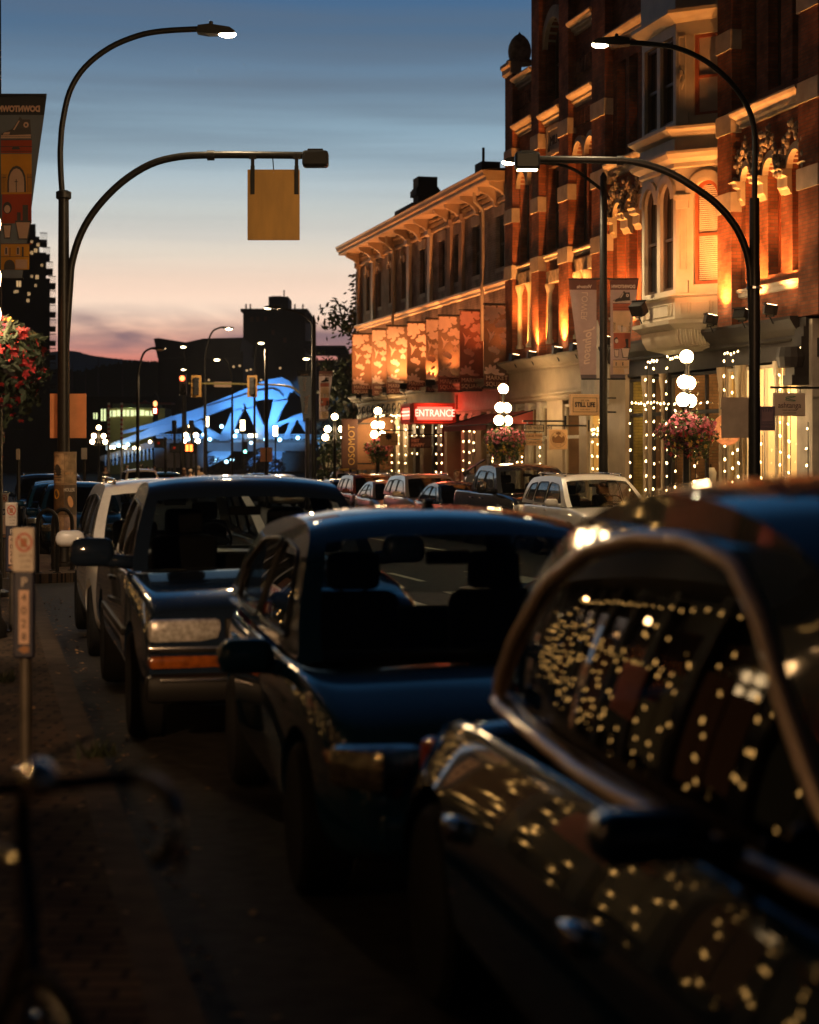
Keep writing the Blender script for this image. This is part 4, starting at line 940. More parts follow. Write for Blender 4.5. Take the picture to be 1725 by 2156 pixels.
def garment(px, n, label, mat):
    g = thing('window_dress', label, 'dress', TW(T(px, n), n, -.3), FROT); q = MB(); k = 9; v = []
    for j, (z, r) in enumerate(((.5, .34), (.9, .26), (1.25, .17), (1.5, .20), (1.62, .12))):
        for i in range(12): a = 2 * math.pi * i / 12; v.append((r * (1 + .12 * math.sin(3 * a + j)) * math.cos(a), r * .6 * math.sin(a), z))
    q.add(v, [(j * 12 + i, j * 12 + (i + 1) % 12, (j + 1) * 12 + (i + 1) % 12, (j + 1) * 12 + i) for j in range(4) for i in range(12)]); q.build('cloth', mat, g, smooth='all'); q = MB(); q.tube([(0, 0, 0), (0, 0, 1.7)], .02, 6); q.lathe([(.2, 0), (.2, .03)], 12); q.build('stand', m_black, g)
garment(1497, -.7, 'pale dress on a stand in the window under the big flower basket', m_white); garment(1480, -.9, 'dark dress on a stand behind the pale one in the window', m_redwood)
# ---------------- globe lamps with flower baskets
def cluster_lamp(X, Y, label, rot, ground=None, s=1.0):
    g = (gz(Y) + WALK) if ground is None else ground
    o = thing('globe_lamp', label, 'street lamp', (X, Y, g), rot, 'five globe street lamps')
    q = MB(); q.lathe([(.20, 0), (.20, .12), (.15, .2), (.13, .55), (.16, .6), (.085, .7), (.07, 1.6), (.062, 2.9), (.10, 2.95), (.06, 3.05), (.05, 3.7), (.07, 3.76), (.09, 3.8)], 14); q.build('post', m_blackmetal, o, smooth=True)
    q = MB()
    for z, r in ((3.36, .30), (3.0, .40)):
        for sg in (-1, 1): q.tube([(0, 0, z - .10), (sg * r * .5, 0, z - .20), (sg * r * .9, 0, z - .20), (sg * r, 0, z - .12)], .022, 6); q.lathe([(.03, -.14), (.07, -.11), (.08, -.09)], 10, (sg * r, 0, z))
    q.build('arm', m_blackmetal, o, smooth=True)
    for x, z in ((0, 3.92), (.30, 3.40), (-.30, 3.40), (.40, 3.04), (-.40, 3.04)):
        MB().sphere((x, 0, z), .137, 20, 12).build('globe', m_globe, o, smooth='all')
    return o
def basket(X, Y, z, r, h, label, cols, seed, rot=0, n=900, leaf=None):
    rr = random.Random(seed); o = thing('flower_basket', label, 'flower basket', (X, Y, z), rot, 'hanging flower baskets')
    q = MB(); q.lathe([(.02, -h * .75), (r * .4, -h * .6), (r * .55, -h * .2), (r * .5, -h * .15)], 14); q.tube([(r * .45, 0, -h * .15), (0, 0, h * 1.0), (-r * .45, 0, -h * .15)], .012, 5); q.build('pot', m_darktrim, o)
    def blob(mb, cnt, cond, s0, s1, star=False):
        k = 0
        while k < cnt:
            d = Vector((rr.gauss(0, 1), rr.gauss(0, 1), rr.gauss(0, 1))).normalized()
            lump = .82 + .22 * math.sin(d.x * 5 + seed) * math.cos(d.y * 4 + d.z * 5 + seed) + rr.uniform(-.12, .08)
            p = Vector((d.x * r * lump, d.y * r * lump, d.z * h * lump - (abs(d.z) if d.z < 0 else 0) * .0))
            if d.z < -.4: p.z -= rr.random() ** 3 * h * .7
            if not cond(d, rr.random()): continue
            k += 1; s = rr.uniform(s0, s1); nrm = (d + Vector((rr.gauss(0, .5), rr.gauss(0, .5), rr.gauss(0, .5)))).normalized()
            u = nrm.orthogonal().normalized(); w = nrm.cross(u); a0 = rr.uniform(0, 6.3)
            if star:
                v = [p + nrm * s * .15]; m_ = 5
                for i in range(m_ * 2): a = a0 + math.pi * i / m_; v.append(p + (u * math.cos(a) + w * math.sin(a)) * s * (1 if i % 2 == 0 else .62) + nrm * s * (.3 if i % 2 == 0 else .05))
                mb.add(v, [(0, i + 1, (i + 1) % 10 + 1) for i in range(10)])
            else:
                c, sn = math.cos(a0), math.sin(a0); ax = u * c + w * sn; bx = nrm.cross(ax)
                mb.add([p - ax * s, p + bx * s * .4, p + ax * s + nrm * s * .4, p - bx * s * .4], [(0, 1, 2, 3)])
    lf = MB(); blob(lf, n, lambda d, u: True, .035, .075); lf.build('foliage', leaf or m_leaf, o, fix=False)
    for mat, cnt, cond in cols:
        b = MB(); blob(b, cnt, cond, .035, .06, True); tag(b.build('blossoms', mat, o, fix=False), kind='stuff')
    tr = MB()
    for i in range(14):
        a = rr.uniform(0, 6.3); x, y = r * .6 * math.cos(a), r * .6 * math.sin(a); L_ = rr.uniform(.12, .42)
        pts = [(x + rr.gauss(0, .02), y + rr.gauss(0, .02), -h * .6 - L_ * j / 5) for j in range(6)]; tr.tube(pts, .006, 4)
        for p in pts: tr.add([(p[0] - .03, p[1], p[2]), (p[0], p[1] - .01, p[2] + .02), (p[0] + .03, p[1], p[2]), (p[0], p[1] + .01, p[2] - .02)], [(0, 1, 2, 3)])
    tr.build('trailing_stems', leaf or m_leaf, o, fix=False)
    return o
up = lambda d, u: d.z > -.15 or u < .12
lampXY = {}
for i, (px, Yl, rot, lab) in enumerate(((1446, 38.4, R(72), 'nearest five globe lamp on the right pavement above the pink basket'), (1060, 52.9, R(70), 'second globe lamp, beside the last MARKET SQUARE banner'), (796, 71.6, R(70), 'third globe lamp, in front of the iron scrollwork'), (705, 81.2, R(0), 'fourth globe lamp, near the two pole banners left of the market'))):
    X = (px - CX) / F * Yl; cluster_lamp(X, Yl, lab, rot); lampXY[i] = (X, Yl)
cluster_lamp((208 - CX) / F * 118, 118, 'small distant globe lamp left of the blue bridge', R(0))
cluster_lamp((-30 - CX) / F * 18, 18, 'globe lamp at the left edge beside the red flower basket', R(102.6)); cluster_lamp((-22 - CX) / F * 60, 60, 'far globe lamp on the left pavement with a small basket', R(80))
cluster_lamp((402 - CX) / F * 112, 112, 'distant globe lamp behind the crossing signals', R(0))
X, Y = lampXY[0]; basket(X + .03, Y - .05, Z(1446, 905, 0) * 0 + CZ + 42 * Y / F, .62, .40, 'big pink and purple flower basket under the nearest right globe lamp', [(m_pink, 330, up), (m_purple, 120, lambda d, u: d.z < .2), (m_redpetal, 60, lambda d, u: d.z < .3), (m_yellowpetal, 60, lambda d, u: d.z < -.3)], 3)
X, Y = lampXY[1]; basket(X + .05, Y - .05, CZ + 22 * Y / F, .66, .42, 'pink flower basket with yellow underside beside the parking machine', [(m_pink, 330, up), (m_yellowpetal, 130, lambda d, u: d.z < -.3), (m_redpetal, 40, up)], 5)
X, Y = lampXY[2]; basket(X + .04, Y - .05, CZ + 4 * Y / F, .58, .44, 'red pink flower basket farthest along the market front', [(m_pink, 240, up), (m_redpetal, 160, up)], 9)
basket((4 - CX) / F * 18, 18.1, CZ + 195 * 18 / F, .46, .42, 'large red flower basket cut off by the left edge', [(m_redpetal, 120, lambda d, u: True), (m_yellowpetal, 12, up), (m_purple, 30, up)], 12, leaf=m_leafdark)
basket((-8 - CX) / F * 60, 59.8, CZ + 30 * 60 / F, .32, .5, 'small reddish flower basket low at the left edge', [(m_redpetal, 60, lambda d, u: True), (m_pink, 30, up)], 14)

# ---------------- tall curved street lamps and signal arms
def pole_thing(name, label, cat, px, Y, group=None):
    X = (px - CX) / F * Y; return thing(name, label, cat, (X, Y, gz(Y) + WALK), 0, group)
def arm_pts(o, pts, Y): return [P(a, b, Y) - Vector(o.location) for a, b in pts]
def smooth_path(p, k=4):
    p = [Vector(q) for q in p]; out = []
    for i in range(len(p) - 1):
        a = p[max(0, i - 1)]; b = p[i]; c = p[i + 1]; d = p[min(len(p) - 1, i + 2)]
        for j in range(k):
            t = j / k; out.append(.5 * ((2 * b) + (c - a) * t + (2 * a - 5 * b + 4 * c - d) * t * t + (3 * b - a - 3 * c + d) * t ** 3))
    return out + [p[-1]]
def led_head(o, a, b, Y, lit=m_led, power=120, dirx=1):
    """flat lamp head from photo point a (at the arm) to b (its tip)"""
    A_, B_ = P(a[0], a[1], Y) - Vector(o.location), P(b[0], b[1], Y) - Vector(o.location); L_ = (B_ - A_).length; d = (B_ - A_).normalized()
    fl = -1 if d.x < 0 else 1; ang = math.atan2(d.z * 1, d.x * fl) * fl; FX = Matrix.Rotation(-ang, 4, 'Y') @ Matrix.Diagonal((fl, 1, 1, 1))
    q = MB(); q.prism([(-.02, -.05), (L_ * .25, -.075), (L_ * .97, -.05), (L_, -.01), (L_ * .85, .05), (L_ * .3, .09), (0, .06)], -.14, .14); q.lathe([(.035, .07), (.035, .15), (.02, .16)], 8, (L_ * .33, 0, 0)); q.xf(FX)
    h = q.build('lamp_head', m_blackmetal, o, at=A_)
    q = MB(); q.sphere((L_ * .78, 0, -.052), .13, 14, 8, (1.2, .9, .42)); q.xf(FX); q.build('lens', lit, h, smooth='all')
    if power: light('SPOT', 'lamp_beam', A_ + d * L_ * .78 + Vector((0, 0, -.14)), (1.0, .72, .40), power, o, A_ + d * L_ * .78 + Vector((0, 0, -5)), size=.1, spot=R(150), blend=.5)
def signal_box(o, px0, px1, y0, y1, Y, lit=None, deep=.3):
    c = P((px0 + px1) / 2, (y0 + y1) / 2, Y) - Vector(o.location); w = (px1 - px0) / F * Y; h = (y1 - y0) / F * Y
    q = MB(); q.rbox(c, (w, deep, h), .05); q.rbox(c + Vector((0, -deep * .5, 0)), (w * .86, .03, h * .8), .012); q.rbox(c + Vector((0, 0, h / 2 + .01)), (w * .6, deep * .7, .04), .012)
    s = q.build('signal_head', m_black, o)
    if lit: q = MB(); q.box(c.x - w * .4, c.x + w * .4, -deep * .3, deep * .4, c.z - h / 2 - .012, c.z - h / 2 + .004); q.build('glowing_underside', lit, s)  # glowing strip stands in for light on the underside; no lamp there
YL = 32.0
o = pole_thing('mast_arm_pole', 'left black mast pole with curved arms, street lamp above and yellow sign below', 'lamp post', 134, YL, 'curved mast poles over the road'); b = Vector((0, 0, 0))
pole_px = lambda py, px=134: P(px, py, YL) - Vector(o.location)
q = MB(); q.lathe([(.22, 0), (.22, .05), (.15, .08), (.12, .3), (.105, 2.0), (.095, 5.0), (.088, 6.2)], 14); q.build('pole', m_blackmetal, o, smooth=True)
q = MB(); q.tube(smooth_path([(0, 0, 6.0)] + arm_pts(o, [(129, 380), (127, 330), (128, 299), (132, 256), (147, 192), (179, 141), (231, 100), (290, 75), (342, 65), (410, 61), (422, 61)], YL)), .05, 10); q.lathe([(.11, 6.18), (.13, 6.2), (.13, 6.3), (.07, 6.33)], 14); q.build('lamp_arm', m_blackmetal, o, smooth=True)
led_head(o, (418, 63), (496, 66), YL, power=700)
q = MB(); q.tube(smooth_path([(.03, 0, 3.6)] + arm_pts(o, [(147, 600), (152, 551), (171, 491), (205, 436), (256, 384), (316, 346), (376, 330), (444, 326), (540, 326), (640, 327)], YL)), [.085] * 28 + [.06] * 15, 10) if False else q.tube(smooth_path([(.03, 0, 3.6)] + arm_pts(o, [(147, 600), (152, 551), (171, 491), (205, 436), (256, 384), (316, 346), (376, 330), (444, 326), (540, 326), (640, 327)], YL)), .062, 10)
c = P(444, 327, YL) - Vector(o.location); q.tube([c + Vector((-.06, 0, 0)), c + Vector((.06, 0, 0))], .085, 10); q.build('signal_arm', m_blackmetal, o, smooth=True)
signal_box(o, 637, 692, 318, 352, YL)
LPOLE = o
c = P(576.5, 431.5, YL); w, h = 110 / F * YL, 149 / F * YL
s = thing('hanging_sign', 'blank mustard yellow sign back hanging from the left signal arm', 'sign', c - Vector((0, .02, 0)))
MB().rbox((0, 0, 0), (w, .02, h), .009).build('panel', m_gold, s)
q = MB()
for x in (-w * .40, w * .44): q.box(x - .035, x + .035, -.035, -.012, h * .5 - .42, h * .5 + .06); q.tube([(x, -.02, h * .5 + .04), (x, -.02, h * .5 + .26)], .03, 6); q.cbox((x, -.02, h * .5 + .2), (.12, .1, .05))
q.tube([(0, 0, h * .5), (-.02, 0, h * .5 + .26)], .009, 4); q.build('hanger', m_blackmetal, s)
q = MB()
for x, z in ((-.15, .6), (.18, .6), (0, .57)): q.sphere((x * w * 2, -.012, z * h * .8), .011, 6, 4)
q.build('rivet', m_greysign, s)
c = P(137, 875, YL - .16); s = thing('sign_back', 'back of an orange lit sign bolted behind the left mast pole', 'sign', Vector((c.x, YL + .13, c.z)))
MB().rbox((0, 0, 0), (77 / F * YL, .012, 94 / F * YL), .005).build('panel', m_orangeglow, s)
# poster wrap: sheets pasted round the foot of the pole
pw = thing('poster_wrap', 'column of pasted gig posters around the foot of the left mast pole', 'posters', (o.location.x + .03, YL, 0)); zt, zb = CZ - 1 * YL / F, CZ - 200 * YL / F
MB().lathe([(.185, zb), (.19, zt)], 20).build('wrap', M('poster_paper', (.20, .14, .09), .8, var=.3), pw, smooth=True)
def poster(a0, a1, z0, z1, mat, name='poster', r=.193):
    q = MB(); n = 6; v = []
    for i in range(n + 1): a = R(a0 + (a1 - a0) * i / n); v += [(r * math.sin(a), -r * math.cos(a), z0), (r * math.sin(a), -r * math.cos(a), z1)]
    q.add(v, [(2 * i, 2 * i + 2, 2 * i + 3, 2 * i + 1) for i in range(n)]); return q.build(name, mat, pw, fix=False)
hh = (zt - zb) / 3.0; pc = [(.36, .26, .16), (.24, .17, .10), (.10, .06, .03), (.07, .05, .035), (.30, .21, .14), (.26, .18, .15)]
for r_ in range(3):
    for cidx, (a0, a1) in enumerate(((-80, 3), (5, 78))):
        z1 = zt - r_ * hh - .03; z0 = z1 - hh * .94; k = r_ * 2 + cidx
        p = poster(a0, a1, z0, z1, M('poster_%d' % k, pc[k], .8, var=.5, scale=9))
        if k == 2:
            q = MB(); q.add([(.196 * math.sin(R(-40 + 20 * math.cos(t))), -.196 * math.cos(R(-40 + 20 * math.cos(t))) - .001, (z0 + z1) / 2 + .1 + .085 * math.sin(t)) for t in [i * math.pi / 8 for i in range(16)]], [tuple(range(16))]); q.build('sun_disc', M('poster_yellow', (.52, .28, .03), .8), p, fix=False)
        if k == 3: text('HOLLER', .085, m_white, p, (.10, -.20, z1 - .08), sx=.6)
        if k == 1: text('SEPT 15', .05, m_peach, p, (.10, -.20, z0 + .16), sx=.8)
        if k in (0, 4):
            q = MB()
            for i in range(5): q.box(-.16, -.03, -.2, -.196, z0 + .05 + i * .045, z0 + .062 + i * .045)
            q.build('small_print', m_ink, p)
        if k in (0, 3, 5):
            q = MB(); flatpoly(q, ellipse((-.09 if cidx == 0 else .12), z0 + hh * .42, .045, .10, .2), -.2); q.build('figure', m_ink if k == 0 else m_peach, p)
YR = 34.8
o = pole_thing('mast_arm_pole', 'right black mast pole with curved arms crossing in front of the bay window', 'lamp post', 1589, YR, 'curved mast poles over the road')
q = MB(); q.lathe([(.22, 0), (.22, .05), (.15, .08), (.12, .3), (.11, 2.0), (.10, 5.0), (.09, 6.6)], 14); q.build('pole', m_blackmetal, o, smooth=True)
q = MB(); q.tube(smooth_path([(0, 0, 6.4)] + arm_pts(o, [(1590, 312), (1587, 265), (1575, 226), (1548, 183), (1513, 148), (1474, 121), (1423, 100), (1364, 92), (1318, 89)], YR)), .05, 10); q.build('lamp_arm', m_blackmetal, o, smooth=True)
led_head(o, (1324, 89), (1247, 88), YR, power=500)
q = MB(); q.tube(smooth_path([(-.03, 0, 3.4)] + arm_pts(o, [(1581, 590), (1571, 526), (1548, 475), (1509, 429), (1462, 394), (1411, 364), (1357, 345), (1306, 338), (1220, 336), (1137, 335)], YR)), .068, 10)
c = P(1306, 338, YR) - Vector(o.location); q.tube([c + Vector((-.06, 0, 0)), c + Vector((.06, 0, 0))], .09, 10); q.build('signal_arm', m_blackmetal, o, smooth=True)
signal_box(o, 1084, 1137, 321, 357, YR, lit=m_farled)
q = MB(); z = (950 - 606) / F * YR + CZ - o.location.z; q.lathe([(.12, -.03), (.15, -.02), (.15, .02), (.12, .03)], 16, (0, 0, z)); q.build('clamp', m_chrome, o)
c = P(1552, 879, YR); s = thing('sign_back', 'plain square grey metal sign back fixed left of the right mast pole', 'sign', c + Vector((0, .1, 0))); MB().rbox((0, 0, 0), (62 / F * YR, .014, 86 / F * YR), .006).build('panel', m_greysign, s)
q = MB(); q.box(-.28, .30, .01, .04, .15, .19); q.box(-.28, .30, .01, .04, -.19, -.15); q.build('bracket', m_blackmetal, s)
c = P(1616, 881, YR); s = thing('street_name_sign', 'small dull purple sign with building picture right of the right mast pole', 'sign', c); MB().rbox((0, 0, 0), (33 / F * YR, .014, 51 / F * YR), .006).build('panel', M('purple_sign', (.10, .06, .09), .6), s)
m_pr = M('purple_print', (.20, .11, .13), .6); text('JOHNSON', .055, m_pr, s, (0, -.011, -.15), sx=.9); text('OLD TOWN', .04, m_pr, s, (0, -.011, -.09), sx=.9)
q = MB(); q.box(-.1, .1, -.011, -.008, -.05, .12)
for i in range(5): q.box(-.1 + i * .045, -.08 + i * .045, -.011, -.008, .12, .15 + .02 * (i % 3))
q.build('emblem', m_pr, s); q = MB(); q.box(-.24, -.12, .0, .02, .1, .13); q.build('bracket', m_blackmetal, s)

# pole banners seen from behind (their lettering is mirrored)
def taper(xl0, xl1, xr0, xr1, zb, zt, y, ph, nx=6, nz=14):   # left/right edge at bottom(0) and top(1)
    mb = MB(); v = []
    for j in range(nz + 1):
        u = j / nz
        for i in range(nx + 1):
            a = xl0 + (xl1 - xl0) * u; b = xr0 + (xr1 - xr0) * u; x = a + (b - a) * i / nx; z = zb + (zt - zb) * u; v.append((x, y + wave(x, z, ph) * .7, z))
    return mb.add(v, [(j * (nx + 1) + i, j * (nx + 1) + i + 1, (j + 1) * (nx + 1) + i + 1, (j + 1) * (nx + 1) + i) for j in range(nz) for i in range(nx)])
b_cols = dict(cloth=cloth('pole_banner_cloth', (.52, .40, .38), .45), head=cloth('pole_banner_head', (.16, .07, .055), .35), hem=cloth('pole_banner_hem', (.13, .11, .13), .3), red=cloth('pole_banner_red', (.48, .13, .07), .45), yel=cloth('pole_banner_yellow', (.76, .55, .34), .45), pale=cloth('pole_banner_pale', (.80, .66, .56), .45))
n_cols = dict(cloth=cloth('dimmed_banner_cloth', (.10, .11, .12), .4), head=cloth('dimmed_banner_head', (.012, .012, .013), .2), hem=cloth('dimmed_banner_hem', (.10, .11, .12), .4), red=cloth('dimmed_banner_red', (.34, .045, .015), .45), yel=cloth('dimmed_banner_yellow', (.55, .24, .02), .45), pale=cloth('dimmed_banner_pale', (.52, .33, .24), .4))  # darker copy of the banner colours above, weaker light put into the cloth
def downtown_banner(o, w, h, cols, ph=0.0):
    """x from 0 at the pole to w; z from 0 (bottom) to h"""
    wb = w * .55; zh = h * .895
    taper(.02, .02, wb + (w - wb) * .895, w, zh, h, 0, ph, nz=3).build('heading', cols['head'], o, smooth='all', fix=False)
    taper(.02, .02, wb, wb + (w - wb) * .895, h * .04, zh, 0, ph).build('cloth', cols['cloth'], o, smooth='all', fix=False)
    taper(.02, .02, wb * .97, wb, 0, h * .04, 0, ph, nz=2).build('hem', cols['hem'], o, fix=False)
    text('DOWNTOWN', w * .155, cols['pale'], o, (w * .47, -.03, h * .925), mirror=True, sx=.8, bold=.006)
    W = w * .60; x0 = w * .12
    layer = [0]
    def art(name, mat, polys, dy=.0):
        q = MB(); layer[0] += 1
        for pl in polys:
            st = q.n(); flatpoly(q, [(x0 + a * W, b * h) for a, b in pl], 0)
            for i in range(st, q.n()): x, y, z = q.v[i]; q.v[i] = (x, wave(x, z, ph) * .7 - .006 - .003 * layer[0], z)
        return q.build(name, mat, o, fix=False)
    def R_(a, b, c, d): return [(a, c), (b, c), (b, d), (a, d)]
    def el(a, b, rx, rz): return [(a + rx * math.cos(t), b + rz * math.sin(t)) for t in [i * math.pi / 9 for i in range(18)]]
    def ar(a, b, c, d, hr): return [(a, c), (b, c)] + [((a + b) / 2 + (b - a) / 2 * math.cos(t), d - hr + hr * math.sin(t)) for t in [i * math.pi / 8 for i in range(9)]]
    art('print_red', cols['red'], [R_(0, 1, .685, .755), R_(.03, .99, .46, .30)[::-1] if False else R_(.03, .99, .30, .46), R_(.0, 1, .185, .19)])
    art('print_yellow', cols['yel'], [R_(.0, 1, .46, .68), R_(.0, .92, .045, .185)])
    art('print_outline', m_ink, [R_(-.02, 1.02, .718, .722), R_(0, 1, .692, .695), ar(.36, .62, .722 - .018, .722 - .001, .012), ar(.2, .82, .47, .615, .09), R_(.02, .16, .55, .553), R_(.86, 1, .55, .553)] + [R_(.02 + i * .045, .035 + i * .045, .47, .57) for i in range(4)] + [R_(.86 + i * .045, .875 + i * .045, .47, .57) for i in range(4)]
        + [R_(-.01, 1.0, .755, .759), R_(.0, .92, .185, .189), R_(.0, .9, .115, .118), ar(.1, .46, .045, .10, .035), R_(.28, .31, .118, .165), R_(.68, .74, .118, .17), [(.05, .295), (.35, .295), (.30, .215), (.10, .215)], [(.45, .315), (.98, .315), (.88, .21), (.55, .21)], R_(.70, .88, .315, .40), R_(.52, .64, .315, .36), el(.2, .385, .15, .033)])
    art('print_pale', cols['pale'], [ar(.26, .76, .47, .60, .075), R_(.48, .86, .05, .10), [(.08, .288), (.32, .288), (.28, .222), (.13, .222)], [(.49, .305), (.94, .305), (.85, .217), (.59, .217)], el(.2, .378, .10, .022), ar(.12, .24, .125, .172, .02), ar(.5, .62, .125, .172, .02)])
    art('print_sneaker', m_ink, [[(.02, .77), (.02, .79), (.15, .80), (.36, .815), (.55, .86), (.62, .885), (.70, .868), (.95, .868), (.97, .815), (1.0, .765), (.1, .765)]])
    art('print_sole', cols['pale'], [[(.0, .765), (.02, .782), (.28, .782), (.98, .786), (.98, .765)], el(.82, .838, .085, .016), [(.06, .785), (.12, .797), (.30, .80), (.28, .785)], [(.40, .812), (.58, .862), (.62, .86), (.45, .81)]])
    art('print_dark', m_ink, [el(.82, .838, .035, .007), R_(.0, .98, .773, .775), R_(.15, .2, .13, .165), R_(.53, .59, .13, .165), R_(.49, .52, .47, .54), R_(.45, .56, .525, .529)])
def johnson_banner(o, w, h, cols, ph=1.0):
    """x from -w to 0 at the pole"""
    wb = w * .58; zh = h * .895
    taper(-wb - (w - wb) * .895, -w, -.02, -.02, zh, h, 0, ph, nz=3).build('heading', cols['head'], o, smooth='all', fix=False)
    taper(-wb, -wb - (w - wb) * .895, -.02, -.02, h * .04, zh, 0, ph).build('cloth', cols['cloth'], o, smooth='all', fix=False)
    taper(-wb * .98, -wb, -.02, -.02, 0, h * .04, 0, ph, nz=2).build('hem', cols['hem'], o, fix=False)
    text('Victoria', w * .16, cols['pale'], o, (-w * .46, -.03, h * .925), mirror=True, bold=.004)
    text('LOWER', w * .30, cols['pale'], o, (-w * .44, -.035, h * .73), (R(90), R(-88), 0), mirror=True, sx=.95)
    text('Johnson', w * .40, cols['pale'], o, (-w * .36, -.035, h * .33), (R(90), R(-86), 0), mirror=True, shear=.35, bold=.006, sx=.95)
def banner_rods(o, x0, x1, zs, ymat=m_blackmetal):
    for z, l in zs: MB().tube([(x0, 0, z), (x1 if l is None else l, 0, z)], .018, 6).build('rod', ymat, o)
YM = 43.8
o = pole_thing('street_lamp', 'slim black lamp pole carrying two back to front street banners', 'lamp post', 1271, YM, 'street lamps with banners')
H = CZ + (950 - 372) / F * YM - o.location.z
q = MB(); q.lathe([(.19, 0), (.19, .06), (.12, .1), (.095, 2.5), (.08, H), (.03, H + .1)], 14); q.build('pole', m_blackmetal, o, smooth=True)
q = MB(); q.tube(smooth_path(arm_pts(o, [(1271, 402), (1240, 378), (1209, 357), (1174, 346), (1120, 341), (1082, 339)], YM)), .038, 8); q.build('lamp_arm', m_blackmetal, o, smooth=True)
led_head(o, (1105, 339), (1062, 337), YM, power=1500)
for side in (0, 1):
    z0 = CZ + (950 - 797) / F * YM; z1 = CZ + (950 - 588) / F * YM
    bn = thing('street_banner', ('street banner with sneaker and flowerpots, DOWNTOWN mirrored, right of the slim pole' if side else 'street banner reading Lower Johnson in mirror writing, left of the slim pole'), 'banner', (o.location.x + (.14 if side else -.14), YM, z0), 0, 'street banners on lamp poles')
    w = .67
    (downtown_banner if side else johnson_banner)(bn, w, z1 - z0, b_cols)
    sg = 1 if side else -1; banner_rods(bn, -sg * .1, sg * w, ((z1 - z0 + .01, None), (-.01, sg * w * .55)))
YB = 24.0
o = pole_thing('banner_pole', 'black pole at the left edge holding the big dark banner', 'lamp post', -12, YB)
q = MB(); q.lathe([(.19, 0), (.19, .06), (.11, .1), (.085, 7.6), (.03, 7.7)], 14); q.build('pole', m_blackmetal, o, smooth=True)
z0 = CZ + (950 - 586) / F * YB; z1 = CZ + (950 - 203) / F * YB
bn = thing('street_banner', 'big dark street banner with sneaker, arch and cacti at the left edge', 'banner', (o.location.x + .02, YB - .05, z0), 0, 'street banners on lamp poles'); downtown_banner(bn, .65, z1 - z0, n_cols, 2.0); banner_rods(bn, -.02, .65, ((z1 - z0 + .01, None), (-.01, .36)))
YF = 86.8
o = pole_thing('street_lamp', 'far lamp pole with two small banners left of the market front', 'lamp post', 661, YF, 'street lamps with banners')
H = CZ + (950 - 676) / F * YF - o.location.z; q = MB(); q.lathe([(.2, 0), (.12, .1), (.12, 2.5), (.10, H - .5), (.09, H), (.01, H + .3)], 10); q.build('pole', m_blackmetal, o, smooth=True)
q = MB(); q.tube(smooth_path(arm_pts(o, [(661, 690), (652, 674), (640, 664), (615, 654), (590, 648)], YF)), .04, 6); q.build('lamp_arm', m_blackmetal, o, smooth=True); led_head(o, (592, 648), (556, 646), YF, lit=m_farled, power=0)
for side in (0, 1):
    z0 = CZ + (950 - 886) / F * YF; z1 = CZ + (950 - 781) / F * YF
    bn = thing('street_banner', ('small far street banner with sneaker and pots beside the market' if side else 'small far grey street banner with mirrored Johnson lettering'), 'banner', (o.location.x + (.22 if side else -.12), YF, z0), 0, 'street banners on lamp poles')
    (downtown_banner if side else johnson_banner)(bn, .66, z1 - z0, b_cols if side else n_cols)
    sg = 1 if side else -1; banner_rods(bn, -sg * .1, sg * .66, ((z1 - z0 + .01, None), (-.01, sg * .36)))

# ---------------- parking posts on the left pavement
m_pblue = M('meter_blue', (.012, .014, .035), .5); m_pwhite = M('meter_white', (.46, .40, .34), .5, var=.12); m_ring = M('sign_red', (.36, .07, .04), .6); m_pnum = M('meter_number_plate', (.50, .33, .24), .6)
def parking_post(px, Y, num, label):
    X = (px - CX) / F * Y; o = thing('parking_post', label, 'parking post', (X, Y, gz(Y) + WALK), 0, 'numbered parking posts')
    q = MB(); q.lathe([(.075, 0), (.075, .012), (.032, .02), (.032, 1.2)], 12); q.build('post', M('galvanised_' + num, (.10, .085, .07), .5, metal=.5, var=.3), o, smooth=True)
    q = MB(); q.rbox((0, -.035, .82), (.108, .055, .46), .01); q.build('number_box', m_pblue, o)
    q = MB(); q.rbox((0, -.04, 1.155), (.118, .06, .235), .012); q.build('rule_plate', m_pwhite, o)
    q = MB(); q.box(-.022, .03, -.068, -.0635, .665, .945); q.build('number_plate', m_pnum, o)
    for i, ch in enumerate(num if num.isdigit() else ''): text(ch, .058, m_ink, o, (.004, -.0695, .905 - i * .068), ext=.0008)
    text('P', .066, m_pwhite, o, (.004, -.0645, .985), ext=.0008, bold=.001)
    q = MB(); q.ring(ellipse(.006, 1.195, .044, .05, 0, 20), ellipse(.006, 1.195, .034, .039, 0, 20), -.074, -.0705); c = math.cos(R(45)); q.prism([(-.03 + .002, 1.225), (-.024 + .002, 1.231), (.034, 1.166), (.028, 1.16)], -.0738, -.0707); q.build('ban_ring', m_ring, o)
    q = MB(); flatpoly(q, rect(-.014, .022, 1.168, 1.216), -.0712); flatpoly(q, [(-.03, .635), (.0, .655), (.03, .65), (.03, .62), (.0, .615)], -.0645); q.build('pictogram', M('sign_brown_' + num, (.26, .13, .06), .7), o)
    for s, dz in (('SEPT 8', 1.125), ('12 PM', 1.095), ('5 PM', 1.065)): text(s, .024, M('faded_ink', (.16, .12, .09), .7), o, (.012, -.0715, dz), ext=.0006, sx=1.0)
parking_post(54, 9.97, '4028', 'nearest parking post, blue box numbered 4028 with a red ring sign on top')
parking_post(26, 18.7, '4026', 'second parking post, numbered 4026, just behind the nearest one')
parking_post(10, 28.0, 'far', 'third parking post, small and half hidden at the left edge')
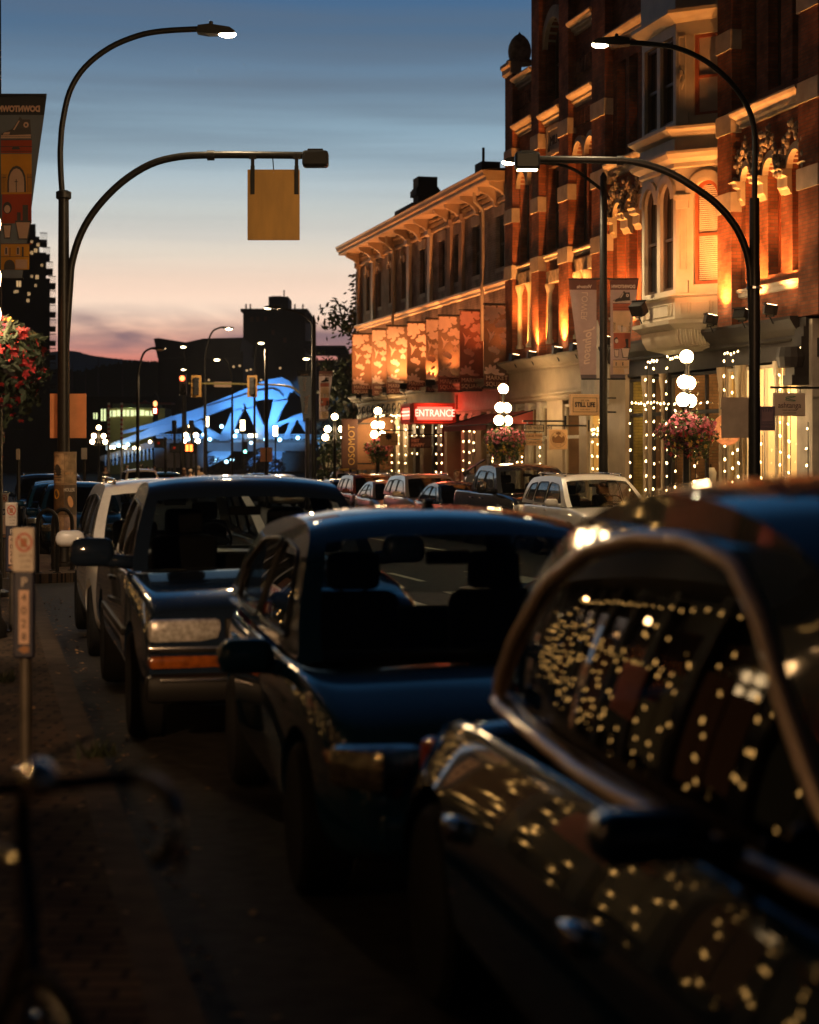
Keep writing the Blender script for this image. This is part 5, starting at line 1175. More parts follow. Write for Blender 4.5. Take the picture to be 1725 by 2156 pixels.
def rack(px, Y, label):
    X = (px - CX) / F * Y; o = thing('bike_rack', label, 'bike rack', (X, Y, gz(Y) + WALK), R(12), 'dark hoop bike racks')
    MB().tube(smooth_path([(-.15, 0, 0), (-.15, 0, .75), (-.10, 0, .93), (0, 0, .98), (.10, 0, .93), (.15, 0, .75), (.15, 0, 0)]), .032, 8).build('hoop', m_blackmetal, o, smooth=True)
    q = MB(); q.lathe([(.07, 0), (.07, .012)], 10, (-.15, 0, 0)); q.lathe([(.07, 0), (.07, .012)], 10, (.15, 0, 0)); q.build('foot_plate', m_blackmetal, o)
rack(100, 29.8, 'left hoop of the bike racks behind the parking posts'); rack(132, 30.6, 'right hoop of the bike racks, in front of the poster column')
# pay station on the right pavement
Yp = 52.4; px = 1001; X = (px - CX) / F * Yp
o = thing('pay_station', 'dark blue parking pay machine with white P and tilted solar panel', 'parking machine', (X, Yp, gz(Yp) + WALK), R(6))
q = MB(); q.prism([(-.29, 0), (.29, 0), (.29, 1.42), (.24, 1.52), (.12, 1.57), (-.12, 1.57), (-.24, 1.52), (-.29, 1.42)], -.2, .2); q.build('cabinet', M('pay_machine_blue', (.010, .014, .030), .4, coat=.5), o)
q = MB(); q.box(-.27, .27, -.215, -.2, 1.0, 1.05); q.box(-.18, .18, -.214, -.2, .66, .75); q.box(.1, .2, -.212, -.2, 1.35, 1.45); q.build('panel_trim', m_greysign, o)
text('P', .42, m_white, o, (0, -.215, 1.24), bold=.012)
q = MB(); q.tube([(0, 0, 1.55), (0, 0, 1.72)], .03, 6); q.rbox((0, 0, 0), (.62, .42, .04), .012)
for i in range(16, q.n()): pass
s = MB(); s.rbox((0, 0, 0), (.56, .42, .04), .012); s.xf(Matrix.Translation((.02, 0, 1.80)) @ Matrix.Rotation(R(-32), 4, 'Y')); s.build('solar_panel', m_black, o)
q = MB(); q.tube([(0, 0, 1.55), (0, 0, 1.78)], .03, 6); q.build('panel_stem', m_blackmetal, o)
# ---------------- far background: hills, woods, towers, bridge, petrol station, signals
def ridge(name, pts, Y, mat, depth, kind='structure', jag=0.0, seed=1):
    rr = random.Random(seed); mb = MB(); v = []
    P2 = []
    for (a, b), (c, d) in zip(pts, pts[1:]):
        n = max(1, int((c - a) / 3))
        for i in range(n): u = i / n; P2.append((a + (c - a) * u, b + (d - b) * u - rr.random() * jag))
    P2.append(pts[-1])
    for px, py in P2: p = P(px, py, Y); v += [(p.x, Y, -8), tuple(p), (p.x * (1 + depth / Y), Y + depth, -8)]
    k = len(P2); mb.add(v, [(3 * i, 3 * i + 3, 3 * i + 4, 3 * i + 1) for i in range(k - 1)] + [(3 * i + 1, 3 * i + 4, 3 * i + 5, 3 * i + 2) for i in range(k - 1)])
    o = mb.build(name, mat); return tag(o, kind=kind)
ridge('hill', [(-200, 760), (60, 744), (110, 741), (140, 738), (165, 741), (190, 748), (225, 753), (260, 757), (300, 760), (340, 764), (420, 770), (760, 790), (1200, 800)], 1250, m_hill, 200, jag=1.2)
wood = ridge('far_wood', [(-300, 800), (90, 790), (130, 778), (170, 786), (210, 775), (250, 768), (300, 764), (340, 770), (520, 800), (760, 800), (1100, 830)], 420, m_leafdark, 60, kind='stuff', jag=9, seed=3)
tag(wood, 'dark mass of far off trees below the blue hill', 'wood')
def conifer(px, ytop, Y, wpx, label, seed):
    rr = random.Random(seed); p = P(px, ytop, Y); H = p.z + 3; o = thing('conifer', label, 'tree', (p.x, Y, -3), 0, 'dark conifers against the dusk sky')
    MB().tube([(0, 0, 0), (0, 0, H)], [.5, .05], 6).build('trunk', m_darkwood, o)
    mb = MB(); w = wpx / F * Y
    for i in range(240):
        u = rr.random() ** .7; z = H * (1 - u * .92); r = w * .5 * u * (1 + .25 * math.sin(u * 40)); a = rr.uniform(0, 6.3); s = w * .13 * (.4 + u)
        c = Vector((math.cos(a) * r * rr.uniform(.6, 1.1), math.sin(a) * r, z)); d = Vector((math.cos(a), math.sin(a), -.5)) * s; t = Vector((-math.sin(a), math.cos(a), 0)) * s * .6
        mb.add([c - t - d * .4, c + t - d * .4, c + d], [(0, 1, 2)])
    mb.build('crown', m_leafdark, o, fix=False)
for i, (px, yt, w, l) in enumerate(((127, 752, 26, 'broad conifer left of the blue hill dip'), (152, 764, 16, 'small conifer in the hill dip'), (207, 753, 24, 'tall pointed conifer in the middle of the ridge'), (258, 756, 20, 'conifer on the skyline left of the flat roofed block'), (180, 772, 15, 'low conifer between two taller ones'))): conifer(px, yt, 380, w, l, i + 2)
# leafy tree at the end of the market front, lit blue-black
def leafy(loc, H, r, label, seed, n=900, mat=m_leafdark, leaf=.22):
    rr = random.Random(seed); o = thing('street_tree', label, 'tree', loc, 0)
    q = MB(); q.tube([(0, 0, 0), (.1, 0, H * .35), (0, .1, H * .6), (.1, 0, H * .85)], [r * .09, r * .07, r * .05, r * .02], 8)
    for i in range(7):
        a = rr.uniform(0, 6.3); z = H * rr.uniform(.35, .6); q.tube([(0, 0, z), (math.cos(a) * r * .5, math.sin(a) * r * .5, z + H * .2), (math.cos(a) * r * .85, math.sin(a) * r * .85, z + H * .3)], [r * .04, r * .025, r * .01], 5)
    q.build('trunk', m_darkwood, o, smooth=True)
    mb = MB(); cl = [(Vector((rr.gauss(0, r * .45), rr.gauss(0, r * .45), H * rr.uniform(.42, .98))), rr.uniform(.25, .5) * r) for _ in range(26)]
    for i in range(n):
        c, cr = rr.choice(cl); p = c + Vector((rr.gauss(0, 1), rr.gauss(0, 1), rr.gauss(0, .8))) * cr * .6; s = leaf * rr.uniform(.5, 1.2); u = Vector((rr.gauss(0, 1), rr.gauss(0, 1), rr.gauss(0, 1))).normalized(); w = u.orthogonal().normalized()
        mb.add([p - u * s, p + w * s * .45, p + u * s, p - w * s * .45], [(0, 1, 2, 3)])
    mb.build('crown', mat, o, fix=False); return o
leafy(((745 - CX) / F * 100, 100, -.9), 10.2, 2.3, 'leafy dark tree rising behind the far end of the market front', 4, 1500)
leafy(((722 - CX) / F * 92, 92, -.9), 3.6, 1.1, 'small street tree below the two far banners', 8, 700, m_leaf, .13)
leafy(((690 - CX) / F * 88, 88, -.9), 3.0, .8, 'low bushy tree behind the fourth globe lamp', 11, 500, m_leaf, .13)
# climbing leaves down the far corner of the market building
cl = MB()
for i in range(130):
    z = rnd.uniform(5.5, 9.2); w = TW(TL - .12 - abs(rnd.gauss(0, .12)), .05 + abs(rnd.gauss(0, .15)), z); s = rnd.uniform(.05, .12); a = rnd.uniform(0, 6.3)
    cl.add([w + Vector((-s, 0, -s * .4)), w + Vector((0, .03, s * .5)), w + Vector((s, 0, s * .3)), w + Vector((0, -.03, -s * .6))], [(0, 1, 2, 3)])
cl.tube([TW(TL - .1, .05, 5), TW(TL - .16, .1, 7), TW(TL - .1, .08, 9.2)], .02, 5)
tag(cl.build('climbing_plant', m_leafdark, fix=False), 'straggling climber on the far corner of the market building', 'plant')

def tower(name, label, Y, x0, x1, ytop, depth, cat='building'):
    o = thing(name, label, cat, ((x0 + x1) / 2 / F * Y - CX / F * Y, Y, 0)); w = (x1 - x0) / F * Y; return o, w, CZ + (950 - ytop) / F * Y
o, w, H = tower('apartment_tower', 'dark apartment tower with stepped balconies behind the big banner', 230, -70, 104, 470, 20)
k = 230 / F; o.rotation_euler = (0, 0, R(11))
q = MB(); q.box(-w / 2, w / 2 - 30 * k, 0, 18, -4, H); q.box(w / 2 - 30.001 * k, w / 2 - 22 * k, .2, 18, -4, H - 1.5); q.box(w / 2 - 22.001 * k, w / 2 - 8 * k, .5, 18, -4, H - 3.4); q.box(w / 2 - 8.001 * k, w / 2, .8, 18, -4, H - 6.5); q.build('wall', m_dark, o)
for i in range(13):
    z = H - 2.2 - i * 1.02 * 1.72; x1 = w / 2 + (12 * k if i > 2 else (-6 + i * 6) * k)
    q = MB(); q.box(x1 - 16 * k, x1, .2, 6, z, z + .35); b = q.build('balcony', m_dark, o)
    q = MB()
    for j in range(5): q.box(x1 - .06 - j * .18, x1 - .02 - j * .18, .2, .3, z + .35, z + 1.15)
    q.box(x1 - .9, x1, .2, .26, z + 1.1, z + 1.2); q.build('railing', m_dark, b)
for px, py, s in ((66, 508, 4), (79, 514, 5), (74, 526, 6), (66, 531, 5), (39, 597, 9), (66, 581, 4), (77, 582, 6), (36, 613, 4), (31, 614, 4), (60, 618, 5), (58, 632, 5), (74, 600, 4), (48, 560, 5), (87, 557, 4)):
    c = P(px, py, 230); q = MB(); q.box(c.x - o.location.x - s * k * .5, c.x - o.location.x + s * k * .5, -.06, .02, c.z - s * k * .7, c.z + s * k * .7); wd = q.build('window', m_litwin, o); q = MB(); q.box(c.x - o.location.x - .04, c.x - o.location.x + .04, -.1, -.07, c.z - s * k * .7, c.z + s * k * .7); q.build('frame', m_dark, wd)
o, w, H = tower('hotel_tower', 'dark square tower block in the middle of the skyline', 320, 512, 643, 650, 20); k = 320 / F
q = MB(); q.box(-w / 2, w / 2, 0, 22, -4, H); q.box(-w / 2 - .4, w / 2 + .4, -.4, 22, H - .5, H); q.box(-w * .12, w * .2, 4, 14, H, H + 30 * k); q.box(-w * .08, w * .08, 6, 12, H + 30 * k, H + 33 * k)
q.tube([(w * .12, 6, H + 30 * k), (w * .12, 6, H + 46 * k)], .12, 5)
for x in (-w * .47, -w * .4, w * .32, w * .45): q.tube([(x, 2, H), (x, 2, H + 12 * k)], .14, 5)
for i in range(9): q.box(w / 2 - .1, w / 2 + 1.0, .5, 6, H - 2 - i * 1.25 * 3, H - 1.6 - i * 3.75)
q.build('wall', m_dark, o)
for px, py in ((559, 671), (543, 672), (530, 672), (575, 700), (600, 716)):
    c = P(px, py, 320); q = MB(); q.box(c.x - o.location.x - .25, c.x - o.location.x + .25, -.06, .02, c.z - .4, c.z + .4); wd = q.build('window', M('dim_window_%d' % px, (.10, .04, .02), .5), o)
o, w, H = tower('waterside_block', 'long dark block with butterfly roof left of the tower', 280, 325, 512, 740, 20); k = 280 / F
q = MB(); q.box(-w / 2 + 8 * k, w / 2, 0, 20, -4, H); q.prism([(-w / 2, H + 27 * k), (-w / 2 + 10 * k, H + 28 * k), (-w * .14, H + 19 * k), (w * .06, H + 27 * k), (w * .5, H + 29 * k), (w * .49, H + 24 * k), (w * .46, H - 1), (-w / 2 + 8 * k, H - 1)], -.6, 20); q.build('wall', m_dark, o)
for px, py in ((473, 745), (483, 743), (476, 748), (484, 751)):
    c = P(px, py, 280); q = MB(); q.box(c.x - o.location.x - .14, c.x - o.location.x + .14, -.06, .02, c.z - .14, c.z + .14); q.build('window', m_litwin, o)
o, w, H = tower('waterside_block', 'flat roofed dark block right of the tower', 270, 640, 800, 728, 20); k = 270 / F
q = MB(); q.box(-w / 2, w / 2 - 30 * k, 0, 20, -4, H - 2); q.box(-w / 2, -w / 2 + 88 * k, -.8, 18, H - 8 * k, H); q.box(-w / 2 + 70 * k, w / 2, 1, 20, -4, H - 16 * k); q.build('wall', m_dark, o)
o, w, H = tower('low_building', 'long low dark building below the skyline towers', 240, 100, 900, 800, 20); k = 240 / F
q = MB(); q.box(-w / 2, w / 2, 0, 14, -4, CZ + 115 * k); q.box(w * .02, w * .3, -1, 14, -4, CZ + 140 * k); q.build('wall', m_dark, o)
for px, py in ((650, 790), (540, 792), (505, 770), (492, 772), (520, 780), (528, 778), (550, 800), (590, 775), (440, 800)):
    c = P(px, py, 239); q = MB(); q.box(c.x - o.location.x - .12, c.x - o.location.x + .12, -1.1, -1.02, c.z - .12, c.z + .12); q.build('window', m_litwin, o)

# petrol station
Yg = 215; k = Yg / F; c = P(275, 880, Yg); o = thing('petrol_station', 'small lit petrol station with red roof trim across the water', 'petrol station', (c.x, Yg, 0))
def gp(px, py): return ((px - 275) * k, CZ + (950 - py) * k)
q = MB(); a, b = gp(217, 900), gp(340, 858); q.box(a[0], b[0], 3, 9, -3, b[1]); q.build('wall', w_yel, o)
q = MB(); a, b = gp(240, 859), gp(322, 850); q.box(a[0], b[0], -1, 8, a[1], b[1]); q.build('canopy', M('canopy_green', (.30, .34, .14), .6), o)
q = MB(); a, b = gp(283, 851), gp(364, 848); q.box(a[0], b[0], -1.2, 2, a[1], b[1]); q.prism([(gp(300, 849)[0], gp(300, 849)[1]), (gp(318, 849)[0], gp(318, 849)[1]), (gp(308, 843)[0], gp(308, 843)[1])], -1.2, -.9); q.build('roof_trim', M('roof_red', (.34, .06, .03), .6), o)
for x0, x1, y0, y1 in ((219, 236, 863, 876), (238, 256, 862, 875), (258, 274, 862, 875), (276, 296, 862, 874), (298, 318, 864, 874), (188, 196, 868, 881), (204, 214, 860, 885)):
    q = MB(); a, b = gp(x0, y1), gp(x1, y0); q.box(a[0], b[0], 2.9, 2.98, a[1], b[1]); wd = q.build('window', m_litgas, o); q = MB(); q.box((a[0] + b[0]) / 2 - .06, (a[0] + b[0]) / 2 + .06, 2.8, 2.89, a[1], b[1]); q.build('frame', m_darktrim, wd)
light('POINT', 'canopy_lamp', (0, -.5, gp(0, 862)[1]), (.85, 1, .5), 60, o, size=.3)
c = P(327, 858, 208); o = thing('price_sign', 'tall glowing petrol price sign with round emblem', 'sign', (c.x, 208, 0)); k = 208 / F
z = lambda py: CZ + (950 - py) * k
q = MB(); q.box(-5 * k, 5 * k, 0, .4, -3, z(872)); q.prism([(-7 * k, z(872)), (7 * k, z(872)), (7 * k, z(838)), (0, z(826)), (-7 * k, z(838))], 0, .4); q.build('pylon', m_dark2, o)
q = MB(); flatpoly(q, ellipse(0, z(850), 4.2 * k, 6 * k, 0, 16), -.02); q.build('emblem', E('orange_emblem', (1, .35, .12), 3.0), o)
q = MB(); q.box(-4.5 * k, 4.5 * k, -.04, -.01, z(871), z(859)); p = q.build('price_panel', E('red_panel', (1, .08, .04), 1.6), o); q = MB(); q.box(-2.5 * k, 2 * k, -.07, -.045, z(864), z(861)); q.box(-2.5 * k, 2 * k, -.07, -.045, z(869), z(866)); q.build('price_figure', m_globe, p)

# the blue-lit lifting bridge
Yb = 170; k = Yb / F
o = thing('lift_bridge', 'white steel lifting bridge floodlit blue, curved top chord and slanting legs', 'bridge', ((560 - CX) * k, Yb, 0))
def bp(px, py): return ((px - 560) * k, CZ + (950 - py) * k)
def member(name, poly, y0=0.0, d=1.0, mat=m_bridge, bev=True):
    q = MB(); q.prism([bp(*p) for p in poly], y0, y0 + d)
    if bev:      # a raised rib along the face so the light breaks on it
        cx = sum(p[0] for p in poly) / len(poly); cy = sum(p[1] for p in poly) / len(poly)
        q.prism([bp(cx + (a - cx) * .86, cy + (b - cy) * .62) for a, b in poly], y0 - .28, y0 - .002)
    return q.build(name, mat, o)
cv = lambda pts: [(84.2 + x * .6446, 589.6 + y * .6446) for x, y in pts]
for dy in (0,):
    member('top_chord', cv([(215, 540), (330, 497), (400, 463), (500, 424), (600, 385), (690, 347), (740, 326), (790, 317), (815, 330), (832, 356), (824, 366), (760, 371), (700, 387), (620, 414), (560, 438), (500, 464), (420, 494), (330, 520), (215, 556)]), dy, 1.2)
    member('leg', cv([(632, 412), (662, 398), (666, 416), (642, 470), (618, 526), (586, 526), (604, 482)]), dy + .02, 1.1)
    member('leg', cv([(668, 400), (696, 390), (716, 440), (738, 488), (748, 520), (716, 520), (700, 482), (682, 436)]), dy + .04, 1.1)
    member('leg', cv([(766, 370), (818, 362), (796, 410), (776, 460), (766, 520), (740, 520), (744, 470), (756, 420)]), dy + .06, 1.1)
    member('leg', cv([(498, 466), (528, 456), (552, 482), (598, 514), (588, 522), (560, 516), (524, 490)]), dy + .02, .9)
    member('lower_chord', cv([(768, 472), (820, 446), (866, 430), (880, 428), (880, 452), (840, 456), (800, 468), (772, 484)]), dy + .03, 1.0)
    member('leg', cv([(816, 462), (838, 456), (822, 490), (810, 520), (794, 520)]), dy + .05, .8)
    member('leg', cv([(842, 456), (858, 452), (880, 486), (880, 510), (862, 492)]), dy + .05, .8)
    member('counter_arm', [(436, 956), (470, 940), (494, 925), (512, 925), (480, 962), (440, 984)], dy, 1.0)
    member('counter_arm', [(520, 978), (540, 952), (556, 938), (572, 938), (540, 972), (520, 990)], dy, 1.0)
    member('pier', [(566, 950), (600, 950), (590, 968), (596, 992), (566, 992)], dy, 1.4)
q = MB(); a, b = bp(215, 935), bp(800, 925); q.box(bp(330, 0)[0], bp(720, 0)[0], .2, 9, bp(0, 933)[1], bp(0, 926)[1])
q.prism([bp(205, 962), bp(330, 926), bp(330, 940), bp(215, 972)], .2, 9); q.build('deck', M('deck_concrete', (.16, .15, .155), .85, var=.2), o)
q = MB(); q.box(bp(430, 0)[0], bp(650, 0)[0], -.6, -.2, bp(0, 950)[1], bp(0, 932)[1]); q.box(bp(330, 0)[0], bp(432, 0)[0], -1.4, -.8, bp(0, 985)[1], bp(0, 934)[1]); q.build('abutment', m_concrete, o)
q = MB()
for i in range(46): x = bp(330 + i * 8.5, 0)[0]; q.box(x - .04, x + .04, -.1, 0, bp(0, 926)[1], bp(0, 915)[1])
for py in (915, 919, 922): q.box(bp(330, 0)[0], bp(715, 0)[0], -.1, 0, bp(0, py)[1] - .04, bp(0, py)[1] + .04)
for i in range(14):
    a = bp(222 + i * 8, 958 - i * 1.2); q.box(a[0], a[0] + .12, -.3, -.1, a[1] - 1.0, a[1])
q.build('railing', m_bridge, o)
q = MB(); q.prism([bp(592, 796), bp(626, 788), bp(640, 800), bp(636, 840), bp(612, 822)], 3, 7); q.build('machine_house', M('grey_cladding', (.05, .055, .065), .7), o)
q = MB(); q.box(bp(596, 0)[0], bp(640, 0)[0], -1.0, -.6, bp(0, 992)[1], bp(0, 952)[1]); q.build('plinth', M('dark_plinth', (.07, .065, .06), .8), o)
BL = (.15, .47, 1.0)
for px, py, pw, tx, ty in ((300, 925, 800, 330, 895), (400, 918, 1100, 430, 866), (482, 915, 1600, 520, 850), (548, 918, 1700, 540, 835), (590, 918, 2000, 592, 830), (625, 922, 900, 622, 880), (470, 975, 600, 470, 950), (560, 985, 800, 575, 960), (250, 972, 350, 280, 950)):
    a = bp(px, py); t = bp(tx, ty); light('SPOT', 'bridge_floodlight', (a[0], -5.5, a[1]), BL, pw, o, (t[0], 1, t[1]), size=.4, spot=R(62), blend=.9)
for px, py, pw, tx, ty in ((600, 925, 500, 600, 840),):
    a = bp(px, py); t = bp(tx, ty); light('SPOT', 'bridge_floodlight', (a[0], 4.5, a[1]), BL, pw, o, (t[0], 8, t[1]), size=.4, spot=R(110), blend=.8)
lb = MB().sphere((0, 0, 0), .16, 10, 6).build('lamp', m_bluelamp, o, smooth='all')
a = bp(398, 924); lb.location = (a[0], -.4, a[1])
for px, py in ((271, 936), (252, 938), (430, 915), (443, 925), (468, 898), (496, 918), (500, 908), (560, 925), (590, 926), (628, 922), (530, 933), (455, 970), (478, 972), (490, 968), (610, 975), (624, 980)):
    l = lb.copy(); C.objects.link(l); l.parent = o; a = bp(px, py); l.location = (a[0], -.5, a[1])
wl_ = MB().sphere((0, 0, 0), .14, 10, 6).build('deck_lamp', m_farled, o, smooth='all'); a = bp(234, 942); wl_.location = (a[0], -.6, a[1])
for px, py in ((242, 942), (259, 941), (266, 942), (285, 943), (294, 944), (527, 917), (533, 917), (540, 917), (318, 930)):
    l = wl_.copy(); C.objects.link(l); l.parent = o; a = bp(px, py); l.location = (a[0], -.6, a[1])
# blue lit leaves by the banner: a tree catching the bridge lights
tr = leafy(((712 - CX) / F * 140, 140, -.9), 6.6, 1.7, 'tree catching blue light right of the far banners', 21, 600, M('pale_leaf', (.18, .22, .20), .6, var=.4), .28)
light('SPOT', 'bridge_floodlight', (-2, -3, 1.0), BL, 900, tr, (0, 0, 5.5), size=.3, spot=R(70))
# hedge and wire fence in front of the bridge
hd = MB()
for i in range(2600):
    px = rnd.uniform(440, 600); Y = 122; h = 1.9 + .5 * math.sin(px * .06) + (.5 if px > 515 else 0); z = -1.0 + h * rnd.random() ** .7; x = (px - CX) / F * Y; s = rnd.uniform(.05, .14); a = rnd.uniform(0, 6.3)
    y = Y + rnd.uniform(-.6, .6); hd.add([(x - s, y, z - s * .5), (x + s * .4, y - .1, z), (x + s, y, z + s * .6), (x - s * .3, y + .1, z + s * .3)], [(0, 1, 2, 3)])
tag(hd.build('hedge', M('dry_hedge', (.05, .035, .015), .8, var=.5), fix=False), 'low dark hedge in front of the bridge abutment', 'hedge')
fe = thing('mesh_fence', 'wire fence along the waterfront behind the crossing', 'fence', ((390 - CX) / F * 125, 125, -.9)); k = 125 / F
for i in range(18):
    x = (330 + i * 13 - 390) * k; MB().box(x - .04, x + .04, 0, .08, 0, 1.5).build('fence_post', m_blackmetal, fe)
q = MB()
for z in (.1, .5, .9, 1.3, 1.5): q.box(-60 * k, 160 * k, .02, .05, z - .015, z + .015)
q.build('wire', m_blackmetal, fe)

# far street lamps: pole, curved arm and a bright head
def far_lamp(px, pyl, Y, arm, label, lit=True, ybase=None):
    X = (px + arm - CX) / F * Y; o = thing('street_lamp', label, 'lamp post', (X, Y, -.9), 0, 'street lamps down the road'); H = CZ + (950 - pyl) / F * Y + .9; ax = -arm / F * Y
    q = MB(); q.lathe([(.14, 0), (.09, .3), (.07, H * .7)], 8); q.tube(smooth_path([(0, 0, H * .7), (0, 0, H * .84), (ax * .25, 0, H * .97), (ax * .6, 0, H + .05), (ax * .9, 0, H + .08)]), .05, 6); q.build('pole', m_blackmetal, o, smooth=True)
    q = MB(); q.rbox((ax * .97, 0, H + .05), (.6, .24, .10), .03); h = q.build('lamp_head', m_blackmetal, o)
    q = MB(); q.sphere((ax, 0, H), .14, 10, 6, (1.4, 1, .6)); q.build('lens', m_farled if lit else m_greysign, h, smooth='all')
for a in ((386, 730, 130, 3, 'far lamp above the red traffic signal'), (457, 757, 120, 32, 'bright far lamp in front of the butterfly roofed block'), (387, 778, 150, 4, 'farther lamp just above the red traffic signal'), (550, 722, 118, -14, 'far lamp in front of the square tower'), (645, 755, 112, 0.5, 'far lamp beside the two banner pole'), (482, 692, 105, -50, 'lamp on a long arm left of the square tower'), (166, 536, 66, -60, 'lamp head peeping past the left mast pole')): 
    if a[0] != 166: far_lamp(a[0], a[1], a[2], a[3] or .5, a[4])
far_lamp(336, 736, 88, -46, 'dark curved lamp pole against the pink sky', lit=False)
# traffic signals
def veh_signal(px, y0, y1, Y, label, on=None, back=None, pole=True):
    X = (px - CX) / F * Y; z1 = CZ + (950 - y0) / F * Y; z0 = CZ + (950 - y1) / F * Y; o = thing('traffic_signal', label, 'traffic light', (X, Y, 0), 0, 'traffic signals at the far junction'); w = (z1 - z0) * .36
    if back:
        q = MB(); q.rbox((0, .1, (z0 + z1) / 2), ((z1 - z0) * .46, .03, (z1 - z0) * 1.0), .01); q.build('backboard', m_gold, o)
    q = MB(); q.rbox((0, -.02, (z0 + z1) / 2), (w * .7 if back else w, .2, (z1 - z0) * (.8 if back else 1)), .03)
    for i in range(3): zz = z0 + (z1 - z0) * (.2 + .3 * i); q.tube([(0, -.12, zz), (0, -.26, zz)], w * .3, 8)
    h = q.build('signal_head', m_black, o)
    if on is not None: zz = z0 + (z1 - z0) * (.2 + .3 * on[0]); q = MB(); q.sphere((0, -.26, zz), w * .36, 10, 6); q.build('signal_lamp', on[1], h, smooth='all')
    if pole: q = MB(); q.lathe([(.12, -.9), (.07, -.5), (.065, z0 + .02)], 8, (0, .12, 0)); q.build('pole', m_blackmetal, o, smooth=True)
    return o
light('POINT', 'street_glow', ((470 - CX) / F * 92, 92, 6.5), (1.0, .66, .34), 1500, size=.15); light('POINT', 'street_glow', ((600 - CX) / F * 100, 100, 6.5), (1.0, .66, .34), 700, size=.15); light('POINT', 'street_glow', ((395 - CX) / F * 150, 150, 3.0), (1.0, .62, .36), 260, size=.15)
veh_signal(385, 788, 832, 100, 'tall signal showing red left of the yellow backboards', (2, m_redlamp)); veh_signal(367, 885, 912, 104, 'dark signal head low on the left of the crossing pair'); veh_signal(403, 885, 912, 104, 'dark signal head low on the right of the crossing pair'); veh_signal(517, 930, 956, 150, 'small distant signal showing green under the bridge', (0, m_greenlamp))
YA = 98; xo = (640 - CX) / F * YA; o = thing('signal_gantry', 'long horizontal arm carrying two yellow backed signals over the far junction', 'signal arm', ((640 - CX) / F * YA, YA, -.9), 0)
aX = lambda px: (px - 640) / F * YA; aZ = lambda py: CZ + .9 + (950 - py) / F * YA
q = MB(); q.lathe([(.16, 0), (.12, .3), (.10, aZ(840))], 10, (aX(648), 0, 0)); q.build('pole', m_blackmetal, o, smooth=True); q = MB(); q.tube(smooth_path([(aX(648), 0, aZ(860)), (aX(640), 0, aZ(838)), (aX(622), 0, aZ(820)), (aX(590), 0, aZ(811)), (aX(480), 0, aZ(808)), (aX(397), 0, aZ(807))]), .055, 8); q.build('arm', M('arm_olive', (.16, .14, .05), .5), o, smooth=True)
q = MB(); q.box(aX(451), aX(487), -.02, .02, aZ(815), aZ(804)); q.build('street_sign', M('dull_sign', (.22, .15, .11), .7), o)
for px, l in ((413, 'left'), (531, 'right')):
    s = veh_signal(px, 790, 836, YA - .35, l + ' yellow backed signal seen from behind on the long arm', None, True, False); s.children
def ped(px, py, Y, label, on):
    c = P(px, py, Y); o = thing('walk_signal', label, 'crossing signal', c, 0, 'pedestrian signals at the crossing'); s = .30
    q = MB(); q.rbox((0, 0, 0), (.50, .26, .50), .04); q.box(-.26, .26, -.2, -.13, .22, .25); q.tube([(.25, .1, -.3), (.25, .1, .35)], .03, 6); q.build('housing', m_black, o)
    q = MB()
    if on: q.rbox((-.10, -.14, 0), (.15, .03, .34), .01); q.rbox((.10, -.14, 0), (.15, .03, .34), .01)
    else: q.box(-.06, .06, -.145, -.132, -.06, .06)
    q.build('signal_lamp', m_amberlamp if on else m_redlens, o)
    q = MB(); q.lathe([(.10, -(c.z + .9)), (.06, -.3), (.06, .3)], 8, (.32, .1, 0)); q.build('pole', m_blackmetal, o)
ped(399, 943, 96, 'crossing signal glowing with an orange hand', True); ped(368, 943, 97, 'dark crossing signal left of the glowing one', False); ped(335, 933, 98, 'dark crossing signal turned away near the waterfront', False)
# tall thin poles and small signs near the junction
def slim_pole(px, ytop, Y, label, sign=None, mat=m_blackmetal, r=.05):
    X = (px - CX) / F * Y; o = thing('slim_pole', label, 'pole', (X, Y, gz(Y))); H = CZ + (950 - ytop) / F * Y - gz(Y); q = MB(); q.lathe([(r * 1.6, 0), (r, .2), (r * .9, H)], 8); q.build('pole', mat, o, smooth=True)
    if sign:
        w, y0, y1, mt = sign; z0 = CZ + (950 - y1) / F * Y - gz(Y); z1 = CZ + (950 - y0) / F * Y - gz(Y); q = MB(); q.rbox((0, -.07, (z0 + z1) / 2), (w / F * Y, .03, z1 - z0), .01); q.build('sign_panel', mt, o)
slim_pole(561, 735, 90, 'tall pole with small orange sign back in front of the bridge', (26, 942, 972, m_orangeglow), r=.10); slim_pole(290, 790, 92, 'tall slim pole left of the bridge', r=.09); slim_pole(178, 942, 60, 'pole with white upright sign beside the poster column', (12, 943, 967, m_white)); slim_pole(39, 945, 48, 'pole with narrow sign left of the poster column', (8, 945, 968, m_greysign)); slim_pole(430, 905, 130, 'lit lantern pole at the left of the bridge plaza', r=.06); slim_pole(648, 880, 84, 'second dark post beside the two banner pole', r=.09)
m_stripe = M('red_barrier_paint', (.42, .05, .04), .6)
for px, l in ((229, 'left raised striped barrier pole near the petrol station'), (256, 'right raised striped barrier pole near the petrol station')):
    Y = 150; o = thing('barrier_pole', l, 'barrier', ((px - CX) / F * Y, Y, -.9)); k = Y / F; z0, z1 = CZ + .9 + (950 - 925) * k, CZ + .9 + (950 - 848) * k
    MB().tube([(0, 0, 0), (0, 0, z1)], .10, 6).build('boom', m_white, o); q = MB()
    for i in range(8): z = z0 + (z1 - z0) * i / 8; q.tube([(0, 0, z), (0, 0, z + (z1 - z0) / 16)], .105, 6)
    q.build('stripe', m_stripe, o)
